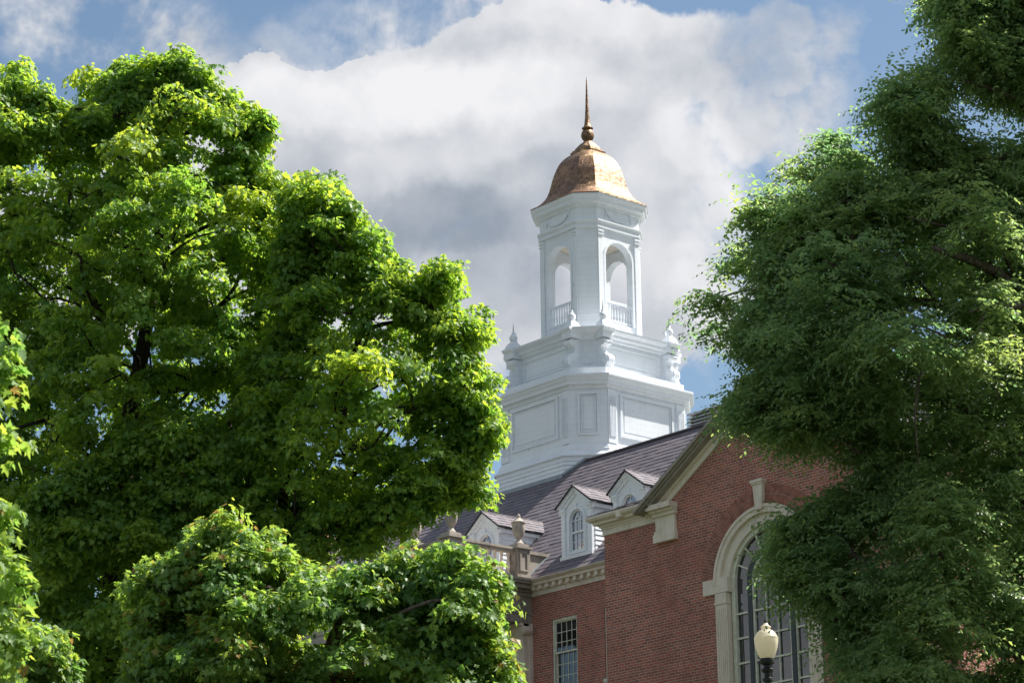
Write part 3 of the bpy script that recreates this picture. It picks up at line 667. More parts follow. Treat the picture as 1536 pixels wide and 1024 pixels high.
for i in range(1, 8):
    t = math.pi*i/8
    def bar(r0, r1, w_):
        c, s_ = math.cos(t), math.sin(t)
        mb.prism([(GX+r0*c-w_*s_, AZ+r0*s_+w_*c), (GX+r1*c-w_*s_, AZ+r1*s_+w_*c), (GX+r1*c+w_*s_, AZ+r1*s_-w_*c), (GX+r0*c+w_*s_, AZ+r0*s_-w_*c)], YW+.001, YW+.045, lambda p_, q_, t_: (p_, t_, q_))
    bar(.765, AR-.05, .017)
    if i % 2 == 0: bar(.2, .55, .012)
arch_ring(mb, .2, .23, YW+.001, YW+.04, 12)
mb.build('glazing_bars', 'beige', aw)
mb = MB(); mb.box(GX-AR, GX+AR, YW+.055, YW+.062, 8.0, AZ)
mb.prism([(GX+AR*math.cos(math.pi*i/24), AZ+AR*math.sin(math.pi*i/24)) for i in range(25)], YW+.055, YW+.062, lambda p_, q_, t_: (p_, t_, q_)); mb.build('pane', 'glass', aw)
# --- main cornice of the facade (dentils)
def cornice_prof(y0, z1, k=1):
    return [(y0+.3, z1-.40), (y0-.03, z1-.40), (y0-.03, z1-.27), (y0-.07, z1-.265), (y0-.07, z1-.255), (y0-.08, z1-.15), (y0-.20, z1-.14), (y0-.21, z1-.07), (y0-.26, z1-.05), (y0-.32, z1), (y0-.32, z1+.02), (y0+.3, z1+.03)]
for (ca, cb, xa) in ((-50.05, wx0, -49.9), (XL, -61.4, XL+.1)):
    mb = MB(); run_x(mb, cornice_prof(YF, 15.20), ca, cb); cor = mb.build('eaves_cornice', 'stone', bld)
    x = xa
    while x < cb-.1:
        mb = MB(); mb.box(x, x+.12, YF-.17, YF-.071, 14.94, 15.055); mb.build('dentil', 'stone', cor); x += .29
    mb = MB(); run_x(mb, [(EY-.02, 15.222), (EY-.02, 15.262), (EY+.25, 15.27), (EY+.25, 15.222)], ca+.05, cb); mb.build('gutter', 'stone2', cor)

# --- dormers
def dormer(cx):
    """white gabled dormer with arched sash, centred on cx"""
    yf = 43.0; hw = .61; zb, ze, za = 15.70, 17.12, 17.56
    def P(v): return (v[0]+cx, v[1], v[2])
    yb = EY+(za-.05-EZ)/SL
    mb = MB()                        # cheeks and front with the arched opening
    ow, oz0, ozs = .30, 15.90, 16.76
    for s in (-1, 1):
        pts = [(s*ow, oz0), (s*hw, oz0), (s*hw, ze), (0, za-.02)] + [(s*ow*math.sin(math.pi/2*i/10), ozs+ow*math.cos(math.pi/2*i/10)) for i in range(11)]
        mb.prism(pts, yf, yf+.10, lambda p_, q_, t_: P((p_, t_, q_)))
        yc = EY+(ze-EZ)/SL
        mb.prism([(yf+.101, roofz(yf)-.05), (yc, ze), (yf+.101, ze)], s*hw-.001*s, s*(hw-.08), lambda p_, q_, t_: P((t_, p_, q_)))
        for i in range(9):           # clapboards on the cheek
            z0 = 15.83+i*.142; yy = EY+(z0-EZ)/SL
            if yy > yf+.12: mb.prism([(s*(hw-.001), z0), (s*(hw+.018), z0), (s*(hw+.002), z0+.14), (s*(hw-.001), z0+.14)], yf+.101, yy+.1, lambda p_, q_, t_: P((p_, t_, q_)))
    mb.box(-hw, hw, yf, yf+.10, zb-.05, oz0, P)
    D = mb.build('dormer', 'paint', bld)
    mb = MB()                        # corner boards, sill, archivolt, keystone, raking boards, eave returns
    for s in (-1, 1):
        mb.box(*sorted((s*(hw-.13), s*(hw+.02))), yf-.04, yf-.001, 15.80, 16.98, P); mb.box(*sorted((s*(hw-.15), s*(hw+.04))), yf-.06, yf-.001, 16.98, 17.06, P)
        mb.box(*sorted((s*(hw-.16), s*(hw+.09))), yf-.10, yf-.001, 17.06, 17.13, P)
        yc = EY+(ze-EZ)/SL
        mb.box(*sorted((s*(hw+.02), s*(hw+.085))), yf+.003, yc-.05, 17.02, 17.125, P)
        for (o0, o1, yy) in ((-.10, 0.0, yf-.05), (0.0, .07, yf-.10), (.07, .12, yf-.14)):
            mb.prism([(s*(hw+.10), ze-.05+o0), (0, za+o0+.02), (0, za+o1+.02), (s*(hw+.10), ze-.05+o1)], yy, yf-.001 if o0 < 0 else yf+.1, lambda p_, q_, t_: P((p_, t_, q_)))
    mb.box(-hw-.05, hw+.05, yf-.07, yf-.001, 15.70, 15.80, P)
    for i in range(14):
        a0, a1 = math.pi*i/14, math.pi*(i+1)/14
        for r0, r1, oo in ((ow, ow+.05, .045), (ow+.05, ow+.09, .02)):
            mb.prism([(r0*math.cos(a0), ozs+r0*math.sin(a0)), (r1*math.cos(a0), ozs+r1*math.sin(a0)), (r1*math.cos(a1), ozs+r1*math.sin(a1)), (r0*math.cos(a1), ozs+r0*math.sin(a1))], yf-oo, yf-.001, lambda p_, q_, t_: P((p_, t_, q_)))
    for s in (-1, 1): mb.box(*sorted((s*ow, s*(ow+.05))), yf-.045, yf-.001, 15.86, ozs, P); mb.box(*sorted((s*(ow+.05), s*(ow+.09))), yf-.02, yf-.001, 15.86, ozs, P)
    mb.box(-ow-.06, ow+.06, yf-.06, yf-.001, 15.82, 15.86, P); mb.box(-.02, .02, yf-.055, yf-.001, 17.04, 17.22, P)
    mb.build('trim', 'paint', D)
    mb = MB(); yy = yf+.03           # sashes
    for s in (-1, 1): mb.box(*sorted((s*(ow-.04), s*(ow-.001))), yy, yy+.05, oz0, ozs, P)
    mb.box(-ow+.04, ow-.04, yy, yy+.05, oz0+.001, oz0+.05, P); mb.box(-ow+.04, ow-.04, yy-.02, yy+.05, 16.40, 16.45, P)
    for i in range(14):
        a0, a1 = math.pi*i/14, math.pi*(i+1)/14
        for r0, r1 in ((ow-.04, ow-.001), (.095, .115)):
            mb.prism([(r0*math.cos(a0), ozs+r0*math.sin(a0)), (r1*math.cos(a0), ozs+r1*math.sin(a0)), (r1*math.cos(a1), ozs+r1*math.sin(a1)), (r0*math.cos(a1), ozs+r0*math.sin(a1))], yy+.001, yy+.045, lambda p_, q_, t_: P((p_, t_, q_)))
    mb.box(-ow+.04, ow-.04, yy+.002, yy+.044, ozs-.012, ozs+.008, P); mb.box(-ow+.04, ow-.04, yy+.02, yy+.044, 16.16, 16.178, P)
    for xx in (-.09, .09): mb.box(xx-.009, xx+.009, yy+.003, yy+.043, oz0+.05, ozs, P)
    mb.box(-.008, .008, yy+.003, yy+.043, ozs+.11, ozs+ow-.02, P)
    mb.build('sash', 'paint', D)
    mb = MB(); mb.box(-ow, ow, yy+.026, yy+.03, oz0+.01, ozs, P); mb.prism([((ow-.01)*math.cos(math.pi*i/16), ozs+.0005+(ow-.01)*math.sin(math.pi*i/16)) for i in range(17)], yy+.026, yy+.03, lambda p_, q_, t_: P((p_, t_, q_)))
    mb.build('pane', 'dglass', D)
    gs = (za-ze+.07)/(hw+.10); nn = math.hypot(1, gs)
    ob = MB()
    for s in (-1, 1):
        xe = s*(hw+.14); zE = za+.145-(hw+.14)*gs
        q = slates('dormer_roof', (cx+xe, yf-.17, zE), (0, 1, 0), (-s/nn, 0, gs/nn), 3.2, (hw+.14)*nn, (lambda u, v, a, b, v0: yf-.17+a < EY+(zE+v*gs/nn+.25-EZ)/SL), exp=.2, wid=.24, parent=D, seed=31+s)
        yv = lambda zz: EY+(zz-EZ)/SL+.05
        ob.add([(cx+xe, yf-.18, zE-.03), (cx, yf-.18, za+.115), (cx, yv(za+.1), za+.115), (cx+xe, yv(zE), zE-.03), (cx+xe, yf-.18, zE+.012), (cx, yf-.18, za+.16), (cx, yv(za+.1), za+.16), (cx+xe, yv(zE), zE+.012)], [(0, 1, 2, 3), (4, 5, 6, 7), (0, 1, 5, 4), (0, 4, 7, 3)])
    ob.build('roof_edge', 'edge', D)
    ob = MB(); zE = za+.145; ob.tube([(cx, yf-.17, zE+.02), (cx, EY+(zE-EZ)/SL+.05, zE+.02)], [.025, .025], 6); ob.build('ridge_cap', 'slate', D)
    return D
m, g2 = newmat('dormer_glass'); finish(g2, princ(g2, (.02, .035, .07), .05, 0, 1.0, ior=2.3)); MT['dglass'] = m
for cx in (-48.54, -46.40, -52.50, 2*CX+48.54, 2*CX+46.40, 2*CX+52.50): dormer(cx)

# --- portico with balustrade
PX1, PX0, PY = -50.08, 2*CX+50.08, 39.75
mb = MB()
def port_ring(o, z0, z1):   # box course around the three open sides
    mb.box(PX0-o, PX1+o, PY-o, YF+.2, z0, z1)
port_ring(0, 14.06, 14.30); port_ring(.03, 14.301, 14.34); port_ring(-.005, 14.341, 14.80); port_ring(.04, 14.801, 14.90); port_ring(.10, 14.901, 14.98); port_ring(.22, 14.981, 15.10); port_ring(.30, 15.101, 15.17); port_ring(.34, 15.171, 15.24); port_ring(.05, 15.241, 15.30)
ent = mb.build('entablature', 'stone2', bld)
for s in (-1, 1):
    xs_ = PX1 if s > 0 else PX0
    mb = MB(); a, b = sorted((xs_-s*.62, xs_-s*.03)); mb.box(a, b, YF-.32, YF+.05, 4.5, 13.72); mb.box(a-.03, b+.03, YF-.41, YF+.05, 13.985, 14.055); mb.box(a, b, YF-.33, YF+.05, 13.72, 13.98)
    for xx in (a-.02, b+.02):
        for rr, tt in ((.13, .36), (.08, .38), (.035, .40)): mb.prism([(xx+rr*math.cos(t*math.pi/8), 13.85+rr*math.sin(t*math.pi/8)) for t in range(16)], YF-tt, YF-.1, lambda p_, q_, t_: (p_, t_, q_))
    mb.build('anta', 'stone', bld)
    mb = MB(); mb.box(*sorted((xs_-s*.03, xs_+s*.0)), YF-.3, YF+.03, 4.5, 14.05); mb.box(*sorted((xs_-s*.2, xs_+s*.03)), YF-.12, YF+.03, 4.5, 14.055); mb.build('quoin', 'stone', bld)
for i in range(4):
    x = PX0+.45+(PX1-PX0-.9)*i/3; y = PY+.42; mb = MB()
    mb.lathe(x, y, [(.42, 5.1), (.42, 5.3), (.36, 5.4), (.33, 5.5), (.335, 8), (.31, 11), (.28, 13.65), (.31, 13.68), (.31, 13.74)], 24)
    mb.box(x-.36, x+.36, y-.33, y+.33, 13.97, 14.055)
    for sx in (-1, 1):
        for rr, tt in ((.14, .34), (.085, .36), (.04, .38)): mb.prism([(x+sx*.30+rr*math.cos(t*math.pi/8), 13.86+rr*math.sin(t*math.pi/8)) for t in range(16)], y-tt, y+tt, lambda p_, q_, t_: (p_, t_, q_))
    mb.box(x-.3, x+.3, y-.31, y+.31, 13.86, 13.969)
    mb.build('column', 'stone', bld, True)
BX = PX1-.10; BX0 = 2*CX-BX; BYF = PY+.10
def pier(x, y, w=.22):
    mb = MB(); mb.box(x-w, x+w, y-w, y+w, 15.301, 16.13); mb.box(x-w-.03, x+w+.03, y-w-.03, y+w+.03, 15.301, 15.40); mb.box(x-w-.06, x+w+.06, y-w-.06, y+w+.06, 16.131, 16.20); mb.box(x-w+.02, x+w-.02, y-w+.02, y+w-.02, 16.201, 16.28)
    for ang in range(4):
        q = rad(90*ang); c, s_ = round(math.cos(q)), round(math.sin(q))
        for (u0, u1, z0, z1) in ((-.15, .15, 15.98, 16.03), (-.15, .15, 15.50, 15.55), (-.15, -.10, 15.55, 15.98), (.10, .15, 15.55, 15.98)):
            def T(v): u, o_, z_ = v; return (x+c*(w+o_)-s_*u, y+s_*(w+o_)+c*u, z_)
            mb.box(u0, u1, .001, .022, z0, z1, T)
    return mb
def rail(mb, x0, x1, y0, y1):
    mb.box(x0, x1, y0, y1, 16.02, 16.10); mb.box(x0-.03, x1+.03, y0-.03, y1+.03, 16.101, 16.165); mb.box(x0, x1, y0, y1, 15.301, 15.42)
piers = []
for (x, y) in ((BX-.12, 42.37), (BX-.12, BYF+.12), (-51.9, BYF+.12), (2*CX+51.9, BYF+.12), (BX0+.12, BYF+.12), (BX0+.12, 42.37), (CX, BYF+.12)): piers.append((x, y))
mb = MB()
bx = BX-.12; by = BYF+.12; bx0 = BX0+.12
rail(mb, bx-.09, bx+.09, by+.2, 42.15); rail(mb, bx0-.09, bx0+.09, by+.2, 42.15)
for a, b in ((bx0, 2*CX+51.9), (2*CX+51.9, CX), (CX, -51.9), (-51.9, bx)): rail(mb, a+.2, b-.2, by-.09, by+.09)
bal = mb.build('balustrade', 'stone2', bld)
for (x, y) in piers: pier(x, y).build('pier', 'stone2', bal)
bp = [(.055, 15.421), (.055, 15.47), (.035, 15.49), (.05, 15.53), (.07, 15.60), (.068, 15.66), (.045, 15.76), (.033, 15.86), (.04, 15.90), (.035, 15.93), (.055, 15.96), (.055, 16.019)]
bpos = []
y = by+.36
while y < 42.05: bpos += [(bx, y), (bx0, y)]; y += .235
for a, b in ((bx0, 2*CX+51.9), (2*CX+51.9, CX), (CX, -51.9), (-51.9, bx)):
    nB = int((b-a-.55)/.26); 
    for i in range(nB+1): bpos.append((a+.34+(b-a-.68)*i/nB, by))
for (x, y) in bpos[:98]:
    mb = MB(); mb.lathe(x, y, bp, 10); mb.build('baluster', 'stone', bal, True)
# solid wall returning to the roof slope behind the rear pier
for X0 in (bx, bx0):
    mb = MB(); mb.prism([(42.60, 15.30), (42.60, 16.04), (43.45, 16.04), (42.66, 15.30)], X0-.08, X0+.08, lambda p_, q_, t_: (t_, p_, q_)); mb.box(X0-.13, X0+.13, 42.60, 43.48, 16.041, 16.13); mb.build('return_wall', 'stone2', bal)
    mb = MB(); mb.tube([(X0+.10, 42.6, 15.36), (X0+.10, 43.42, 16.10)], [.05, .05], 6); mb.build('return_flashing', 'lead', bal)
for (x, y) in piers:
    mb = MB(); k = 1.0
    mb.lathe(x, y, [(.15, 16.282), (.15, 16.31), (.11, 16.35), (.075, 16.41), (.06, 16.45), (.09, 16.47), (.14, 16.55), (.175, 16.66), (.185, 16.78), (.185, 16.88), (.21, 16.89), (.21, 16.92), (.15, 16.94), (.11, 16.99), (.07, 17.03), (.05, 17.05), (.06, 17.08), (.045, 17.13), (.015, 17.17)], 20)
    u = mb.build('urn', 'stone2', bld, True)
# --- chimney and roof vent
mb = MB(); mb.box(-69.2, -68.1, 47.5, 48.6, 19.0, 21.0); ch = mb.build('chimney', 'brick', bld)
mb = MB(); mb.box(-69.28, -68.02, 47.42, 48.68, 21.0, 21.12); mb.build('chimney_cap', 'stone', ch)
mb = MB(); vx0, vx1, vy0, vy1 = -51.25, -47.9, 50.0, 52.0
mb.box(vx0+.08, vx1-.08, vy0+.08, vy1-.08, 20.2, 21.46)
vz = MB(); z = 20.35
while z < 21.5:
    vz.prism([(vy0, z), (vy0-.05, z-.03), (vy0-.05, z-.01), (vy0+.07, z+.05), (vy0+.07, z+.02)], vx0, vx1, lambda p_, q_, t_: (t_, p_, q_)); vz.box(vx1-.07, vx1+.03, vy0, vy1, z-.02, z+.03); vz.box(vx0-.03, vx0+.07, vy0, vy1, z-.02, z+.03); z += .105
vt = mb.build('roof_vent', 'deck', bld); vz.box(vx0-.02, vx1+.02, vy0-.02, vy1+.02, 21.5, 21.56); vz.build('louver', 'louver', vt)

# ================================================================ LAMP
LX, LY, LZ = -27.73, 28.69, 8.73
gz0 = ground_z(LX, LY)
lamp = thing('street_lamp', 'black lamp post with cream acorn globe in front of the arched window', 'street lamp', (LX, LY, gz0))
mb = MB(); mb.lathe(LX, LY, [(.26, gz0-.1), (.26, gz0+.12), (.20, gz0+.16), (.17, gz0+.5), (.11, gz0+.6), (.09, gz0+.75), (.06, LZ-1.1), (.055, LZ-.62), (.09, LZ-.6), (.09, LZ-.56), (.06, LZ-.54)], 16); mb.build('post', 'iron', lamp, True)
mb = MB(); mb.lathe(LX, LY, [(.055, LZ-.54), (.06, LZ-.47), (.10, LZ-.44), (.105, LZ-.41), (.06, LZ-.38), (.055, LZ-.35), (.12, LZ-.31), (.13, LZ-.27), (.125, LZ-.235), (.10, LZ-.231)], 20); mb.build('holder', 'iron', lamp, True)
mb = MB(); mb.lathe(LX, LY, [(.10, LZ-.229), (.115, LZ-.225), (.15, LZ-.15), (.185, LZ-.04), (.198, LZ+.05), (.198, LZ+.10), (.203, LZ+.105), (.203, LZ+.12), (.19, LZ+.125), (.16, LZ+.19), (.115, LZ+.235), (.075, LZ+.25), (.07, LZ+.28), (.085, LZ+.285), (.085, LZ+.30), (.05, LZ+.33), (.03, LZ+.36), (.004, LZ+.365)], 28); mb.build('globe', 'globe', lamp, True)
mb = MB(); mb.lathe(LX, LY, [(.022, LZ+.366), (.026, LZ+.39), (.012, LZ+.42), (.008, LZ+.46), (.001, LZ+.49)], 10); mb.build('finial', 'iron', lamp, True)

# ================================================================ TREES
rng = np.random.default_rng(11)
def leaf_maple():
    half = [(0, 0), (.30, -.02), (.46, .20), (.27, .30), (.47, .62), (.20, .56), (0, 1.0)]
    v = [(0, 0, 0), (0, 1.0, -.10)]
    for s in (1, -1):
        for i, (x, y) in enumerate(half[1:-1]): v.append((s*x, y-.05, .04+.10*x-.12*y*y if i != 3 else .02-.12*y*y))
    v = np.array(v, float)
    return v, [(0, 2, 3, 4, 5, 6, 1), (0, 1, 11, 10, 9, 8, 7)]
def leaf_small():
    v = np.array([(0, 0, 0), (.20, .35, .03), (.17, .7, .03), (0, 1, -.03), (-.17, .7, .03), (-.20, .35, .03)], float)
    return v, [(0, 1, 2, 3), (0, 3, 4, 5)]
def frames(y, nrm):
    """rotation matrices with local y along y and local z near nrm"""
    y = y/np.linalg.norm(y, axis=1, keepdims=True)
    x = np.cross(y, nrm); x /= np.linalg.norm(x, axis=1, keepdims=True)+1e-9
    z = np.cross(x, y)
    return np.stack([x, y, z], axis=2)
def place(leaf, pos, ydir, nrm, size):
    v, f = leaf; R = frames(ydir, nrm)
    P = np.einsum('nij,kj->nki', R, v)*size[:, None, None] + pos[:, None, :]
    return P.reshape(-1, 3)
def unit(n): a = rng.normal(size=(n, 3)); return a/np.linalg.norm(a, axis=1, keepdims=True)
def maple_spray():
    """a leafy twig end about 1 wide: leaves shingled on a low dome, tips drooping outwards"""
    n = 34; r = np.sqrt(rng.random(n))*.5; a = rng.random(n)*2*math.pi
    c, s = np.cos(a), np.sin(a)
    pos = np.stack([r*c, r*s, .16-.75*r*r+rng.normal(0, .05, n)-(rng.random(n) < .25)*rng.random(n)*.25], 1)
    dr = rng.uniform(.15, 1.2, n)
    yd = np.stack([c*np.cos(dr), s*np.cos(dr), -np.sin(dr)], 1)+rng.normal(0, .35, (n, 3))
    nm = np.stack([c*.45, s*.45, np.ones(n)], 1)+rng.normal(0, .38, (n, 3))
    return pos, yd, nm, rng.uniform(.55, 1.2, n)
def small_spray():
    """a drooping spray of twigs with alternate narrow leaves; grows along +x"""
    P, Yd, N, S = [], [], [], []
    tw = []
    for t in range(8):
        a0 = rng.uniform(-1.3, 1.3); e0 = rng.uniform(-.35, .45); L = rng.uniform(.35, .75); k = int(L*21)
        p = np.array([rng.uniform(-.25, .12), rng.uniform(-.12, .12), rng.uniform(-.08, .08)]); dd = np.array([math.cos(a0)*math.cos(e0), math.sin(a0)*math.cos(e0), math.sin(e0)])
        for i in range(k):
            dd = dd+np.array([0, 0, -.065]); dd /= np.linalg.norm(dd); p = p+dd*L/k
            side = np.cross(dd, (0, 0, 1)); side /= np.linalg.norm(side)+1e-9
            sg = 1 if i % 2 else -1
            P.append(p); Yd.append(dd*.55+side*sg*.85+rng.normal(0, .30, 3)+np.array([0, 0, -.25])); N.append(np.array([0, 0, 1.])+rng.normal(0, .42, 3)); S.append(rng.uniform(.75, 1.15)*(1.1-.5*i/k))
    return np.array(P), np.array(Yd), np.array(N), np.array(S)
def crown_mesh(name, sprays, leaf, leaf_size, centers, outs, scales, mat, parent, tint_fn, flip=False):
    Ps, Ts = [], []
    which = rng.integers(0, len(sprays), len(centers))
    for wi, sp in enumerate(sprays):
        idx = np.where(which == wi)[0]
        if len(idx) == 0: continue
        pos, yd, nm, sz = sp
        for i in idx:
            o = outs[i]; a = math.atan2(o[1], o[0]) if flip else rng.random()*6.283
            a += rng.normal(0, .5) if flip else 0
            ca, sa = math.cos(a), math.sin(a); R = np.array([[ca, -sa, 0], [sa, ca, 0], [0, 0, 1]])
            tilt = rng.normal(0, .22, 2) + (0 if flip else o[:2]*.45)
            # tilt the whole spray outwards
            tx = np.array([[1, 0, tilt[0]], [0, 1, tilt[1]], [-tilt[0], -tilt[1], 1]])
            R = tx @ R
            p = pos @ R.T*scales[i] + centers[i]
            keep = rng.random(len(p)) < .93
            Ps.append(place(leaf, p[keep], (yd @ R.T)[keep], (nm @ R.T)[keep], sz[keep]*leaf_size))
            Ts.append(np.clip(tint_fn(i, keep.sum()), 0, 1))
    V = np.concatenate(Ps); T = np.concatenate(Ts); nl = len(T); lv, lf = leaf; k = len(lv)
    counts = np.array([len(q) for q in lf]); base = np.concatenate([np.array(q) for q in lf])
    loops = (base[None, :]+np.arange(nl)[:, None]*k).ravel().astype(np.int32)
    tot = np.tile(counts, nl).astype(np.int32); start = np.concatenate([[0], np.cumsum(tot)[:-1]]).astype(np.int32)
    me = bpy.data.meshes.new(name); me.vertices.add(len(V)); me.vertices.foreach_set('co', (V-np.array(parent.location)).astype(np.float32).ravel())
    me.loops.add(len(loops)); me.loops.foreach_set('vertex_index', loops); me.polygons.add(len(tot)); me.polygons.foreach_set('loop_start', start); me.polygons.foreach_set('loop_total', tot)
    me.update(calc_edges=True); me.polygons.foreach_set('use_smooth', np.ones(len(tot), bool))
    at = me.attributes.new('tint', 'FLOAT', 'FACE'); at.data.foreach_set('value', np.repeat(T, len(lf)).astype(np.float32))
    me.materials.append(MT[mat]); o = bpy.data.objects.new(name, me); COL.objects.link(o); o.parent = parent
    return nl
def bend(a, b, k=5, sag=.0, wob=.06):
    a, b = np.array(a, float), np.array(b, float); L = np.linalg.norm(b-a); out = []
    o = rng.normal(0, wob*L, 3)
    for i in range(k+1):
        t = i/k; out.append(a+(b-a)*t+o*math.sin(math.pi*t)+np.array([0, 0, sag*L*math.sin(math.pi*t)]))
    return out
def tree(name, label, cat, base, trunk, blobs, leaf, sprays, leaf_size, dens, mat, bark, scale, group=None, flip=False, limb=1.0, sub=(.40, 8, .8, .5), bare=()):
    root = thing(name, label, cat, base, group)
    tr = MB(); tb = np.array([t[:3] for t in trunk]); trr = [t[3] for t in trunk]
    tr.tube([tuple(p) for p in tb], trr, 14)
    C_, O_, tone = [], [], []
    # branching: every foliage mass hangs on the nearest limb that is closer to the trunk
    node, par, pl, nr = [], [], [], []
    for i in range(1, len(tb)):
        for t in (0, .5):
            node.append(tb[i-1]*(1-t)+tb[i]*t if i < len(tb) else tb[i]); par.append(-1); pl.append(0.0); nr.append(trr[i])
    node.append(tb[-1]); par.append(-1); pl.append(0.0); nr.append(trr[-1]); nt_ = len(node)
    BC = np.array([q[:3] for q in blobs]); dt = np.min(np.linalg.norm(BC[:, None, :]-np.array(node)[None], axis=2), axis=1)
    order = np.argsort(dt); at_ = {}
    for bi in order:
        c = BC[bi]; N_ = np.array(node); L_ = np.linalg.norm(N_-c, axis=1)
        cost = L_+.35*np.array(pl)+1.1*np.maximum(0, N_[:, 2]+.25*np.linalg.norm((N_-c)[:, :2], axis=1)-c[2])
        j = int(np.argmin(cost)); at_[bi] = len(node); node.append(c); par.append(j); pl.append(pl[j]+L_[j]); nr.append(0)
    cnt = [1]*len(node)
    for i in range(len(node)-1, nt_-1, -1):
        if par[i] >= nt_: cnt[par[i]] += cnt[i]
    for bi, (x, y, z, r) in enumerate(blobs):
        c = np.array((x, y, z)); ni = at_[bi]; st = node[par[ni]]
        r0 = min(.014+.0095*math.sqrt(cnt[ni])*limb, trr[0]*.4)
        r1 = r0*.8 if cnt[ni] > 1 else r0*.5
        tr.tube([tuple(q) for q in bend(st, c, 4, .04, .07)], [r0+(r1-r0)*i/4 for i in range(5)], 6)
        ns = max(3, int(dens*r**2.1)); dirs = unit(ns); dirs[:, 2] = dirs[:, 2]*.85+.1
        cs = c+dirs*(max(.08, r-sub[0]*sub[3])*rng.uniform(.2, 1.0, ns)**.5)[:, None]*np.array([1, 1, .85])*np.where(rng.random(ns) < .14, 1.55, 1.0)[:, None]+rng.normal(0, .07, (ns, 3))
        bt = rng.normal(0, .12); rs = min(sub[0], r*.75)*rng.uniform(.7, 1.3, ns)
        for q in range(ns):
            tr.tube([tuple(v) for v in bend(c+(st-c)*.2*rng.random(), cs[q]-np.array([0, 0, .12]), 3, .03, .08)], [r0*.25, .013, .009, .005], 4)
            ct = bt+rng.normal(0, .12); k = max(3, int(sub[1]*(rs[q]/sub[0])**2)); od = dirs[q]*np.array([1, 1, .3])
            for w_ in range(k):
                rho = math.sqrt(rng.random()); a_ = rng.random()*6.283; v = np.array([math.cos(a_)*rho, math.sin(a_)*rho, 0])
                C_.append(cs[q]+v*rs[q]+np.array([0, 0, rs[q]*(.30-sub[2]*rho*rho)])+rng.normal(0, .07, 3)); O_.append(v*.9+od*.5+np.array([0, 0, .3])); tone.append(ct)
    for path in bare: tr.tube([p[:3] for p in path], [p[3] for p in path], 8)
    tr.build('trunk', bark, root, 'all')
    C_ = np.array(C_); O_ = np.array(O_); tone = np.array(tone)
    nl = crown_mesh('crown', sprays, leaf, leaf_size, C_, O_, scale*rng.uniform(.75, 1.25, len(C_)), mat, root, lambda i, n: .45+tone[i]+rng.normal(0, .2, n), flip)
    print('tree', name, 'clumps', len(C_), 'leaves', nl)
    return root
LM, LSm = leaf_maple(), leaf_small()
MS = [maple_spray() for _ in range(8)]; SS = [small_spray() for _ in range(8)]
DM, DR = 13, 5.8

